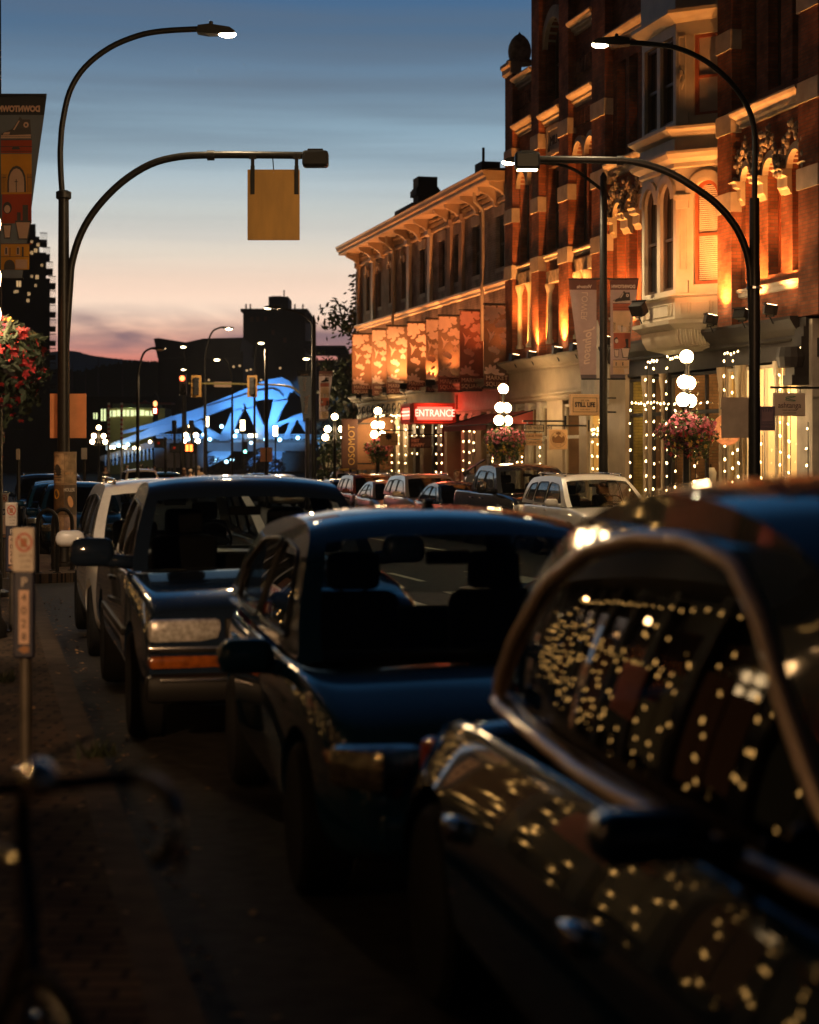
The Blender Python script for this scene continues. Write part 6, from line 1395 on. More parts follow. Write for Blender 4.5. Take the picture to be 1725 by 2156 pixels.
for i, (px, l) in enumerate(((435, 'left'), (511, 'middle'), (580, 'right'))):
    Y = 135; zz = (885, 893, 905)[i]; o = thing('plaza_lamp', l + ' square lantern lamp in front of the bridge', 'lamp post', ((px - CX) / F * Y, Y, -.9), 0, 'lantern lamps on the bridge plaza'); H = CZ + .9 + (950 - zz) / F * Y
    MB().lathe([(.12, 0), (.06, .2), (.05, H - .45)], 8).build('pole', m_blackmetal, o); q = MB(); q.box(-.24, .24, -.24, .24, H + .28, H + .33); q.build('cap', m_blackmetal, o); MB().box(-.14, .14, -.14, .14, H - .44, H + .27).build('lantern', m_farled, o)
# stairs and hall of the lit building behind the taxi
o = thing('lit_hall', 'pale lit stair hall at the far end of the street', 'building', ((735 - CX) / F * 130, 130, -.9)); k = 130 / F
q = MB(); q.box(-50 * k, 40 * k, 0, 4, 0, 2.4 + 30 * k * .3); q.build('wall', w_pale, o); q = MB()
for i in range(9): q.box(-20 * k + i * .45, -20 * k + i * .45 + 2.2, -1.6, -.02, 0, .28 * (i + 1))
q.build('stair', m_concrete, o); q = MB(); q.tube([(-20 * k, -1.7, 1.0), (-20 * k + 4, -1.7, 3.5)], .05, 6); q.tube([(-20 * k, -1.7, .6), (-20 * k + 4, -1.7, 3.1)], .03, 6); q.build('handrail', m_chrome, o); light('POINT', 'hall_lamp', (0, -4, 3), (1, .8, .45), 150, o, size=.3)
# ---------------- vehicles
def crv(p, k=6):
    out = []; n = len(p)
    for i in range(n - 1):
        a = p[max(0, i - 1)]; b = p[i]; c = p[i + 1]; d = p[min(n - 1, i + 2)]
        for j in range(k):
            t = j / k; out.append(tuple(.5 * ((2 * b[q]) + (c[q] - a[q]) * t + (2 * a[q] - 5 * b[q] + 4 * c[q] - d[q]) * t * t + (3 * b[q] - a[q] - 3 * c[q] + d[q]) * t ** 3) for q in (0, 1)))
    return out + [p[-1]]
def chaikin(p, n=2):
    for _ in range(n):
        o = []
        for a, b in zip(p, p[1:] + p[:1]): o += [(a[0] * .90 + b[0] * .10, a[1] * .90 + b[1] * .10), (a[0] * .10 + b[0] * .90, a[1] * .10 + b[1] * .90)]
        p = o
    return p
def evaluated(ob):
    dg = bpy.context.evaluated_depsgraph_get(); dg.update()
    me = bpy.data.meshes.new_from_object(ob.evaluated_get(dg)); ob.modifiers.clear(); old = ob.data; ob.data = me; bpy.data.meshes.remove(old)
def car(sp, name, label, cat, X, Y, slope, pm, gm=None, group=None, inside=True, sub=2, trim=None, mirror_mat=None):
    gm = gm or m_carglass; trim = trim or m_trimblack; nr = math.hypot(1, slope)
    o = thing(name, label, cat, (X, Y, gz(Y) + .004), math.atan2(-1 / nr, slope / nr), group)
    W = sp['W'] / 2; zb = sp['zb']; mb = MB(); secs = []
    for st in sp['st']:
        x, zt, wf = st[:3]; sink = st[3] if len(st) > 3 else 0; w = W * wf; b = zb + (.07 if wf < .9 else 0)
        h = zt - b; bl = sp.get('bulge', 1.0)
        half = [(0, b), (w * .8, b), (w * .955, b + .05), (w * 1.0, b + .30 * h), (w * 1.0, b + .55 * h), (w * (.985 if bl == 1 else bl + .06), b + .80 * h), (w * (.965 if bl == 1 else bl + .01), zt - .035), (w * (.92 if bl == 1 else bl - .03), zt), (w * .80, zt + .005 - sink), (w * .4, zt + .022 - sink), (0, zt + .03 - sink)]
        secs.append([(x, y, z) for y, z in half] + [(x, -y, z) for y, z in half[-2:0:-1]])
    n = len(secs[0]); v = [p for s in secs for p in s]; k = len(secs)
    f = [(i * n + j, i * n + (j + 1) % n, (i + 1) * n + (j + 1) % n, (i + 1) * n + j) for i in range(k - 1) for j in range(n)]
    mb.add(v, f + [tuple(range(n))[::-1], tuple((k - 1) * n + j for j in range(n))])
    body = mb.build('body', pm, None, smooth='all')
    m = body.modifiers.new('s', 'SUBSURF'); m.levels = sub; m.render_levels = sub
    rw = sp['rw']; cut = MB()
    for x in sp['ax']:
        for s in (-1, 1): cut.tube([(x, s * (W - .26), rw * .98), (x, s * (W + .2), rw * .98)], rw + .07, 24)
    cu = cut.build('cut', m_black); m = body.modifiers.new('b', 'BOOLEAN'); m.operation = 'DIFFERENCE'; m.object = cu; m.solver = 'EXACT'
    evaluated(body); bpy.data.objects.remove(cu)
    body.data.materials.clear(); body.data.materials.append(pm)
    body.data.polygons.foreach_set('use_smooth', [True] * len(body.data.polygons)); body.data.set_sharp_from_angle(angle=R(40)); body.parent = o
    # cabin
    O = sp['O']; mseg = 6; pr = crv(O, mseg); zbelt = sp['zbelt']; H = max(p[1] for p in pr); wb, wt = sp['wb'], sp['wt']
    def hy(x, z): return hw(z) - sp.get('pb', 0) * ((x - .35) / 1.5) ** 2
    def hw(z): return wb - (wb - wt) * max(0, min(1.05, (z - zbelt) / (H - zbelt))) ** sp.get('tumble', 1.5)
    S_ = [-1, -.985, -.95, -.88, -.7, -.4, 0, .4, .7, .88, .95, .985, 1]; cr_ = sp.get('crown', .05)
    V = []; np_ = len(pr)
    for i, (x, z) in enumerate(pr):
        a = pr[max(0, i - 1)]; b = pr[min(np_ - 1, i + 1)]; tx, tz = b[0] - a[0], b[1] - a[1]; l = math.hypot(tx, tz); nx, nz = -tz / l, tx / l
        if nz < 0 and abs(nz) > .05 or (nx * (x - (pr[0][0] + pr[-1][0]) / 2) < 0 and abs(nz) < .05): nx, nz = -nx, -nz
        for s in S_: q = cr_ * (1 - abs(s) ** 2.6); V.append((x + nx * q, s * hy(x, z), z + nz * q))
    m_ = len(S_); ws, rs = sp['ws'], sp['rs']; paintf, wsf, rsf = [], [], []
    for i in range(np_ - 1):
        for j in range(m_ - 1):
            fq = (i * m_ + j, i * m_ + j + 1, (i + 1) * m_ + j + 1, (i + 1) * m_ + j); mid = 3 <= j <= m_ - 5 + 0
            if mid and ws[0] * mseg <= i < ws[1] * mseg: wsf.append(fq)
            elif mid and rs[0] * mseg <= i < rs[1] * mseg: rsf.append(fq)
            else: paintf.append(fq)
    def sub_(fs, nm, mt, par):
        used = sorted({i for q in fs for i in q}); mp = {u: i for i, u in enumerate(used)}; b = MB(); b.add([V[u] for u in used], [tuple(mp[i] for i in q) for q in fs]); return b.build(nm, mt, par, smooth=True)
    rf = sub_(paintf, 'roof', pm, o); sub_(wsf, 'windshield', sp.get('wsmat') or gm, o)
    if rsf: sub_(rsf, 'rear_window', gm, o)
    wins = [chaikin(w, sp.get('chk', 2)) for w in sp['wins']]
    for s in (-1, 1):
        loops = [pr] + wins; tris = tessellate_polygon([[Vector((a, 0, b)) for a, b in lp] for lp in loops]); pts = [p for lp in loops for p in lp]
        b = MB(); b.add([(x, s * hy(x, z), z) for x, z in pts], [tuple(t) for t in tris]); b.build('side_frame', pm, o, smooth=True)
        for w in wins:
            xs = [p[0] for p in w]; zs = [p[1] for p in w]; z0, z1 = min(zs), max(zs); g = MB(); nz, nx = 14, 14; gv = []
            for a in range(nz + 1):
                z = z0 + (z1 - z0) * (.004 + .992 * a / nz); cuts = []
                for (xa, za), (xb, zb_) in zip(w, w[1:] + w[:1]):
                    if (za - z) * (zb_ - z) < 0: cuts.append(xa + (xb - xa) * (z - za) / (zb_ - za))
                lo, hi = (min(cuts), max(cuts)) if cuts else (xs[0], xs[0])
                for c in range(nx + 1): gv.append((lo + (hi - lo) * c / nx, s * (hy(lo + (hi - lo) * c / nx, z) - .006), z))
            g.add(gv, [(a * (nx + 1) + c, a * (nx + 1) + c + 1, (a + 1) * (nx + 1) + c + 1, (a + 1) * (nx + 1) + c) for a in range(nz) for c in range(nx)]); gl = g.build('side_window', gm, o, smooth='all')
            MB().tube([(x, s * (hy(x, z) + .002), z) for x, z in w], sp.get('trimr', .011), 8, closed=True).build('window_trim', sp.get('trimmat') or trim, gl, smooth='all')
    # wheels
    wproto = None
    for x in sp['ax']:
        for s in (-1, 1):
            if wproto is None:
                t = MB(); t.lathe([(rw * .62, -.10), (rw * .9, -.105), (rw * .985, -.08), (rw, -.03), (rw, .03), (rw * .985, .08), (rw * .9, .105), (rw * .62, .10)], 28); t.xf(Matrix.Rotation(R(90), 4, 'X')); wh = t.build('wheel', m_rubber, o, smooth=True)
                t = MB(); t.lathe([(.03, .09), (rw * .16, .085), (rw * .2, .06), (rw * .5, .05), (rw * .60, .09), (rw * .64, .10), (rw * .64, -.05), (.03, -.05)], 24)
                for i in range(5): a = i * R(72); t.box(-.035, .035, rw * .15, rw * .58, .06, .088); t.xf(Matrix.Rotation(a, 4, 'Z'), t.n() - 8)
                t.xf(Matrix.Rotation(R(90), 4, 'X')); t.build('rim', m_alloy, wh, smooth=True); wproto = wh
            else:
                wh = wproto.copy(); C.objects.link(wh); wh.parent = o
                for c in wproto.children: cc = c.copy(); C.objects.link(cc); cc.parent = wh
            wh.location = (x, s * (W - .115), rw); wh.rotation_euler = (0, 0, 0 if s < 0 else math.pi)
    for nm, mt, c, d, yaw, both in sp.get('parts', []):
        for s in ((-1, 1) if both else (1,)):
            q = MB(); q.rbox((0, 0, 0), d, min(d) * .28); q.xf(Matrix.Translation((c[0], c[1] * s, c[2])) @ Matrix.Rotation(R(yaw) * s, 4, 'Z')); q.build(nm, {'paint': pm}.get(mt, mt), o, smooth=True)
    mr = sp.get('mir')
    if mr:
        for s in (-1, 1):
            q = MB(); q.rbox((0, 0, 0), (mr[3][0] * 1.5, mr[3][1] * 2, mr[3][2] * 2), min(mr[3]) * .62); q.v = [(x - .12 * abs(y) if x > 0 else x, y * (1 - .8 * max(0, z)), z + .10 * abs(y) * (1 if z < 0 else -1)) for x, y, z in q.v]; st = q.n(); q.tube([(0, -s * mr[3][1] * .6, -mr[3][2] * .5), (-.02, -s * (mr[1] - hw(mr[2]) + .02), -mr[3][2] * .7)], mr[3][2] * .45, 6)
            pass
            a = q.build('mirror', mirror_mat or pm, o, smooth='all'); a.location = (mr[0], s * mr[1], mr[2])
            q = MB(); q.cbox((-mr[3][0] * .76, 0, 0), (.006, mr[3][1] * 1.5, mr[3][2] * 1.3)); q.build('mirror_glass', m_chrome, a)
    if inside:
        xf, zf = sp['seat']; 
        for s in (-1, 1):
            q = MB(); q.rbox((xf, s * .36, zf - .30), (.16, .46, .72), .06); q.rbox((xf + .0, s * .36, zf + .16), (.10, .27, .19), .04); q.tube([(xf, s * .36 - .06, zf), (xf, s * .36 - .06, zf + .1)], .01, 5); q.tube([(xf, s * .36 + .06, zf), (xf, s * .36 + .06, zf + .1)], .01, 5); q.build('seat', m_interior, o, smooth=True)
        q = MB(); q.rbox((O[0][0] - .34, 0, zbelt - .10), (.42, wb * 1.8, .16), .05); q.build('dashboard', m_interior, o, smooth=True)
        q = MB(); q.tube([(.17 * math.cos(a) * .35, .18 * math.sin(a), .17 * math.cos(a)) for a in [i * math.pi / 10 for i in range(20)]], .014, 6, closed=True); q.box(-.02, .0, -.16, .16, -.02, .02); e = q.build('steering_wheel', m_interior, o, smooth=True); e.location = (O[0][0] - .66, .36, zbelt + .03); e.rotation_euler = (0, R(-20), 0)
        q = MB(); q.rbox((sp['back'], 0, zf - .34), (.18, wb * 1.55, .5), .06); q.build('rear_seat', m_interior, o, smooth=True)
        q = MB(); q.rbox((O[1][0] - .12, 0, O[1][1] - .065), (.03, .22, .065), .012); q.build('rear_view_mirror', m_interior, o)
    return o
HATCH = dict(W=1.78, zb=.19, rw=.31, ax=(1.30, -1.28), zbelt=.93, wb=.82, wt=.63, crown=.055, ws=(0, 1), rs=(4, 5), seat=(-.35, 1.05), back=-1.2,
    st=[(2.10, .46, .72), (2.09, .58, .79), (2.0, .69, .86), (1.78, .79, .93), (1.35, .87, .98), (1.0, .91, 1), (.5, .93, 1, .32), (-.6, .93, 1, .32), (-1.5, .94, .99, .3), (-1.8, .93, .96), (-2.0, .82, .92), (-2.1, .55, .82)],
    O=[(1.06, .91), (.34, 1.37), (-.25, 1.475), (-1.1, 1.44), (-1.62, 1.32), (-1.98, .94)], wins=[[(.66, .975), (.16, 1.335), (-.42, 1.37), (-.44, .975)], [(-.53, .975), (-.51, 1.37), (-1.2, 1.34), (-1.58, 1.18), (-1.5, .99)]],
    mir=(.62, 1.0, .90, (.10, .13, .085)),
    parts=[('headlight', m_lens2, (1.93, .62, .62), (.30, .34, .17), -38, True), ('indicator', m_amber, (1.78, .775, .60), (.20, .07, .13), -8, True), ('grille', m_trimblack, (2.08, 0, .56), (.06, .7, .10), 0, False), ('bumper', 'paint', (2.10, 0, .40), (.14, 1.34, .16), 0, False), ('licence_plate', m_greysign, (2.18, 0, .43), (.02, .32, .15), 0, False), ('fog_lamp', m_lens, (2.0, .58, .34), (.12, .14, .09), -20, True), ('door_handle', 'paint', (-.28, .875, .80), (.19, .03, .03), 0, True), ('door_handle', 'paint', (-1.22, .87, .81), (.19, .03, .03), 0, True), ('wiper', m_trimblack, (.98, .2, .965), (.03, .55, .018), 12, False), ('tail_lamp', m_redlens, (-1.98, .66, .80), (.16, .2, .3), 25, True)])
PICK = dict(W=1.76, zb=.30, rw=.35, ax=(1.62, -1.42), zbelt=1.05, wb=.80, wt=.63, crown=.05, ws=(0, 1), rs=(4, 5), seat=(-.22, 1.18), back=-.55,
    st=[(2.44, .46, .86), (2.45, .70, .90), (2.42, .82, .92), (2.30, .91, .94), (1.9, .985, .97), (1.15, 1.03, 1), (.95, 1.05, 1), (.45, 1.05, 1, .42), (-.45, 1.05, 1, .42), (-.7, 1.05, 1), (-.82, 1.03, 1, .4), (-2.25, 1.03, 1, .4), (-2.38, 1.03, .99), (-2.42, .6, .96)],
    O=[(1.0, 1.04), (.46, 1.50), (.12, 1.625), (-.45, 1.62), (-.68, 1.52), (-.82, 1.06)], wins=[[(.60, 1.09), (.27, 1.47), (-.45, 1.51), (-.5, 1.09)]],
    mir=(.66, 1.04, 1.16, (.09, .15, .11)),
    parts=[('headlight', m_lens, (2.40, .60, .765), (.12, .42, .145), -5, True), ('indicator', m_amber, (2.41, .60, .575), (.12, .42, .08), -5, True), ('chrome_strip', m_chrome, (2.43, 0, .655), (.08, 1.62, .045), 0, False), ('grille', m_trimblack, (2.42, 0, .76), (.07, .74, .16), 0, False), ('bumper', m_trimblack, (2.47, 0, .42), (.16, 1.66, .17), 0, False), ('bumper_strip', m_chrome, (2.555, 0, .475), (.01, 1.5, .02), 0, False), ('door_handle', m_trimblack, (-.22, .875, .93), (.18, .03, .03), 0, True), ('wiper', m_trimblack, (.92, .2, 1.085), (.03, .55, .018), 12, False), ('side_moulding', m_trimblack, (.1, .882, .66), (2.4, .02, .05), 0, True)])
def suvspec(**k):
    d = dict(W=1.86, zb=.22, rw=.35, ax=(1.40, -1.36), zbelt=1.05, wb=.86, wt=.68, crown=.06, ws=(0, 1), rs=(4, 5), seat=(-.3, 1.2), back=-1.25,
    st=[(2.28, .46, .76), (2.29, .68, .82), (2.22, .86, .88), (1.95, .95, .95), (1.4, 1.01, .99), (1.1, 1.04, 1), (.7, 1.05, 1, .4), (-1.9, 1.06, .99, .4), (-2.12, 1.05, .95), (-2.26, .95, .92), (-2.3, .5, .86)],
    O=[(1.16, 1.03), (.38, 1.53), (-.1, 1.645), (-1.45, 1.625), (-1.95, 1.52), (-2.2, 1.06)], wins=[[(.74, 1.10), (.26, 1.48), (-.38, 1.53), (-.40, 1.10)], [(-.49, 1.10), (-.47, 1.53), (-1.2, 1.52), (-1.28, 1.10)], [(-1.38, 1.12), (-1.30, 1.51), (-1.75, 1.47), (-1.98, 1.16)]],
    mir=(.72, 1.06, 1.12, (.10, .14, .09)),
    parts=[('headlight', m_lens, (2.10, .66, .80), (.28, .36, .16), -30, True), ('grille', m_trimblack, (2.25, 0, .76), (.08, .84, .17), 0, False), ('grille_bar', m_chrome, (2.30, 0, .80), (.03, .80, .025), 0, False), ('grille_bar', m_chrome, (2.30, 0, .73), (.03, .80, .025), 0, False), ('bumper', m_trimblack, (2.26, 0, .42), (.12, 1.35, .15), 0, False), ('licence_plate', m_greysign, (2.33, 0, .52), (.02, .32, .14), 0, False), ('roof_rail', m_chrome, (-.75, .60, 1.70), (1.9, .035, .03), 0, True), ('door_handle', 'paint', (-.25, .925, .95), (.18, .03, .03), 0, True), ('door_handle', 'paint', (-1.12, .92, .96), (.18, .03, .03), 0, True), ('wiper', m_trimblack, (1.08, .2, 1.08), (.03, .55, .018), 12, False), ('roof_foot', m_chrome, (.16, .60, 1.675), (.10, .03, .06), 0, True), ('roof_foot', m_chrome, (-1.66, .60, 1.665), (.10, .03, .08), 0, True)])
    d.update(k); return d
SUV = suvspec()
SUVROOF = suvspec(parts=SUV['parts'] + [('sunroof', m_dglass, (-.5, 0, 1.698), (.95, .86, .02), 0, False)])
SEDAN = dict(W=1.78, zb=.18, rw=.31, ax=(1.38, -1.34), zbelt=.93, wb=.80, wt=.60, crown=.05, ws=(0, 1), rs=(3, 5), seat=(-.3, 1.0), back=-1.1,
    st=[(2.28, .44, .72), (2.27, .56, .79), (2.15, .68, .87), (1.85, .78, .94), (1.3, .87, .985), (.95, .92, 1), (.5, .94, 1, .3), (-1.3, .95, 1, .3), (-1.6, .97, .99), (-2.0, .98, .95), (-2.25, .93, .90), (-2.3, .5, .82)],
    O=[(1.0, .92), (.2, 1.36), (-.3, 1.45), (-.85, 1.42), (-1.2, 1.32), (-1.78, .97)], wins=[[(.55, .97), (.08, 1.32), (-.36, 1.36), (-.38, .97)], [(-.46, .97), (-.44, 1.36), (-.9, 1.33), (-1.38, 1.04), (-1.36, .98)]],
    mir=(.55, 1.0, 1.0, (.09, .12, .075)),
    parts=[('headlight', m_lens, (2.06, .62, .64), (.32, .32, .14), -34, True), ('grille', m_trimblack, (2.25, 0, .56), (.07, .7, .13), 0, False), ('bumper', 'paint', (2.27, 0, .36), (.12, 1.3, .12), 0, False), ('licence_plate', m_greysign, (2.34, 0, .45), (.02, .32, .14), 0, False), ('door_handle', 'paint', (-.22, .885, .84), (.18, .025, .03), 0, True), ('door_handle', 'paint', (-1.1, .88, .85), (.18, .025, .03), 0, True), ('wiper', m_trimblack, (.92, .2, .97), (.03, .5, .018), 12, False)])
RAM = dict(W=2.0, zb=.36, rw=.41, ax=(1.85, -1.75), zbelt=1.28, wb=.92, wt=.74, crown=.06, ws=(0, 1), rs=(4, 5), seat=(-.05, 1.42), back=-.75,
    st=[(2.80, .55, .86), (2.84, .90, .89), (2.80, 1.10, .91), (2.5, 1.20, .94), (1.6, 1.26, .985), (1.35, 1.28, 1), (.9, 1.28, 1, .5), (-1.0, 1.28, 1, .5), (-1.18, 1.29, 1), (-1.3, 1.30, 1, .45), (-2.65, 1.30, 1, .45), (-2.82, 1.29, .99), (-2.85, .7, .96)],
    O=[(1.36, 1.27), (.72, 1.74), (.3, 1.88), (-.7, 1.89), (-1.05, 1.78), (-1.2, 1.3)], wins=[[(.95, 1.34), (.55, 1.72), (-.05, 1.77), (-.06, 1.34)], [(-.15, 1.34), (-.14, 1.77), (-.85, 1.77), (-.92, 1.34)]],
    mir=(.95, 1.2, 1.40, (.10, .13, .15)),
    parts=[('headlight', m_lens, (2.72, .72, .92), (.26, .40, .26), -18, True), ('grille', m_trimblack, (2.80, 0, .90), (.10, 1.0, .36), 0, False), ('bumper', m_chrome, (2.86, 0, .58), (.20, 1.8, .20), 0, False), ('grille_surround', m_chrome, (2.86, 0, 1.09), (.08, 1.06, .06), 0, False), ('grille_surround', m_chrome, (2.86, 0, .72), (.08, 1.0, .05), 0, False), ('grille_surround', m_chrome, (2.85, .51, .90), (.08, .05, .40), 0, True), ('grille_bar', m_chrome, (2.87, 0, .90), (.05, 1.0, .06), 0, False), ('grille_bar', m_chrome, (2.875, 0, .90), (.04, .07, .36), 0, False), ('door_handle', m_chrome, (-.0, .995, 1.12), (.2, .03, .035), 0, True), ('door_handle', m_chrome, (-.95, .995, 1.12), (.2, .03, .035), 0, True), ('roof_lamp', m_redlens, (-1.0, 0, 1.83), (.06, .4, .03), 0, False), ('wiper', m_trimblack, (1.28, .2, 1.33), (.03, .6, .018), 12, False)])
ROUND = dict(W=1.74, zb=.2, rw=.32, ax=(1.75, -1.05), zbelt=.94, wb=.735, wt=.545, crown=.05, pb=.11, ws=(0, 3), rs=(7, 9), seat=(.35, 1.1), back=-.6, bulge=.865, tumble=1.45, chk=1, trimr=.022,
    st=[(2.5, .45, .66), (2.46, .60, .76), (2.3, .76, .88), (2.0, .88, .97), (1.75, .93, .985), (1.2, .945, 1, .3), (.2, .945, 1, .3), (-.85, .94, 1, .3), (-1.15, .92, 1.02), (-1.5, .80, 1.0), (-1.78, .62, .88), (-1.88, .42, .74)],
    O=[(2.10, .95), (1.85, 1.17), (1.46, 1.45), (1.08, 1.585), (.6, 1.65), (.05, 1.635), (-.45, 1.52), (-.80, 1.32), (-1.05, 1.08), (-1.2, .93)],
    wins=[[(-1.0, .97), (-.97, 1.02), (-.82, 1.18), (-.52, 1.375), (-.15, 1.49), (.25, 1.54), (.62, 1.55), (.92, 1.515), (1.13, 1.41), (1.30, 1.28), (1.50, 1.13), (1.74, .97), (1.66, .945), (.4, .95)]],
    mir=(1.30, .90, 1.01, (.10, .12, .06)),
    parts=[('headlight', m_lens, (2.30, .58, .62), (.22, .26, .22), -30, True), ('bumper', 'paint', (2.46, 0, .40), (.16, 1.2, .18), 0, False), ('door_handle', m_chrome, (-.62, .872, .65), (.11, .06, .07), 0, True), ('door_handle', m_chrome, (.66, .872, .65), (.11, .06, .07), 0, True), ('middle_pillar', m_trimblack, (-.02, .655, 1.24), (.09, .03, .60), 0, False), ('tail_lamp', m_redlens, (-1.72, .66, .62), (.1, .16, .26), 30, True)])
p_navy = paint('paint_navy', (.012, .022, .045), .5, .25); p_blue = paint('paint_blue', (.005, .030, .062), .5, .24); p_dkblue = paint('paint_dark_blue', (.003, .014, .032), .55, .2)
p_white = paint('paint_white', (.62, .60, .57), 0, .3); p_silver = paint('paint_silver', (.40, .38, .36), .7, .28); p_grey = paint('paint_grey', (.30, .29, .28), .6, .3); p_red = paint('paint_maroon', (.16, .05, .035), .4, .3); p_black = paint('paint_black', (.012, .012, .014), .3, .22); p_tan = paint('paint_champagne', (.42, .36, .30), .5, .3); p_yel = paint('paint_taxi_yellow', (.65, .40, .06), 0, .35)
ROUND['trimmat'] = M('frame_sheen', (.60, .46, .36), .42, metal=.55, var=.05, coat=.6)  # shop-light reflections put into the window trim as a warm tan
# parked along the left kerb, nearest first
near = car(ROUND, 'parked_car', 'nearest car, dark blue with a high rounded roof and arched side window', 'car', 1.10, 5.14, .197, p_dkblue, glass('near_car_glass', (.16, .16, .16), 1.0, 1.75), 'cars parked along the left kerb')
c2 = car(HATCH, 'parked_car', 'blue hatchback between the nearest car and the dark pickup', 'car', .14, 9.20, .195, p_blue, m_clearglass, 'cars parked along the left kerb')
q = MB(); q.rbox((-.35, .02, 1.545), (.10, .05, .035), .012); q.tube([(-.36, .02, 1.55), (-.55, .02, 1.62)], .006, 5); q.build('aerial', m_trimblack, c2)
pk = car(PICK, 'parked_pickup', 'dark navy pickup truck parked facing us, third from the camera', 'pickup', -1.27, 14.15, .2195, p_navy, m_carglass, 'cars parked along the left kerb'); pk.scale = (1, 1.07, 1)
car(SUV, 'parked_suv', 'white SUV directly behind the dark navy pickup', 'car', -2.42, 19.4, .2195, p_white, m_carglass, 'cars parked along the left kerb').scale = (1, 1, .965)
for i, (Y, dx, sp, pt, l) in enumerate(((41.0, 1.25, HATCH, p_dkblue, 'first dark blue car past the poster column'), (46.3, 1.05, SEDAN, p_blue, 'second dark car past the poster column'), (51.5, 1.2, HATCH, p_tan, 'pale roofed car in the middle of the far left row'), (57, .95, SUV, p_navy, 'dark SUV, fourth in the far left row'), (63.5, 1.6, SUV, p_silver, 'light roofed SUV farthest in the left row'))):
    car(sp, 'parked_car', l, 'car', KL(Y) + dx, Y, .2195, pt, m_tintglass, 'cars parked along the left kerb', inside=False, sub=1)
# parked along the right kerb, facing us
def rX(Y): return 11.47 - .195 * Y + .006 * (Y - 39)
car(SUVROOF, 'parked_suv', 'white SUV with sunroof and silver rails on the right side', 'car', rX(39.6) + .02, 39.6, .22, p_white, m_carglass, 'cars parked along the right kerb', sub=2)
car(RAM, 'parked_pickup', 'large black pickup with chrome cross grille behind the white sunroof SUV', 'pickup', rX(45.6) + .05, 45.6, .22, p_black, m_carglass, 'cars parked along the right kerb')
car(SEDAN, 'parked_car', 'low dark sedan mostly hidden behind the black pickup', 'car', rX(51.2) - .2, 51.2, .22, p_navy, m_tintglass, 'cars parked along the right kerb', sub=1)
car(SUV, 'parked_suv', 'silver SUV with barred grille in front of the pay machine', 'car', rX(56.8), 56.8, .22, p_silver, m_tintglass, 'cars parked along the right kerb', mirror_mat=m_greysign)
car(SEDAN, 'parked_car', 'light silver sedan squeezed between the maroon and silver SUVs', 'car', rX(61.8) - .15, 61.8, .22, p_grey, m_tintglass, 'cars parked along the right kerb', sub=1)
car(SUV, 'parked_suv', 'maroon SUV with black roof rails in front of the fourth globe lamp', 'car', rX(66.8) + .05, 66.8, .22, p_red, m_tintglass, 'cars parked along the right kerb')
car(HATCH, 'parked_car', 'small pale car farthest along the right kerb', 'car', rX(72.2), 72.2, .22, p_silver, m_tintglass, 'cars parked along the right kerb', inside=False, sub=1)
for px, Y, sp, pt, l in ((297, 95, SUV, p_tan, 'distant tan roofed car above the white SUV roof'), (350, 98, HATCH, p_blue, 'distant blue roofed car at the junction'), (548, 92, HATCH, p_navy, 'distant dark car on the left below the bridge'), (592, 88, HATCH, p_grey, 'distant bluish car below the bridge lamps')):
    car(sp, 'distant_car', l, 'car', (px - CX) / F * Y, Y, .22, pt, m_tintglass, 'cars waiting at the far junction', inside=False, sub=1)
tx = car(suvspec(H=1.7), 'taxi', 'taxi van with yellow top and pink white side beneath the stairs', 'taxi', (736 - CX) / F * 88, 88, .22, paint('paint_taxi_white', (.50, .36, .38), 0, .35), m_tintglass, None, inside=False, sub=1)
q = MB(); q.rbox((-.6, 0, 1.76), (1.6, 1.0, .14), .05); q.build('roof_panel', p_yel, tx)

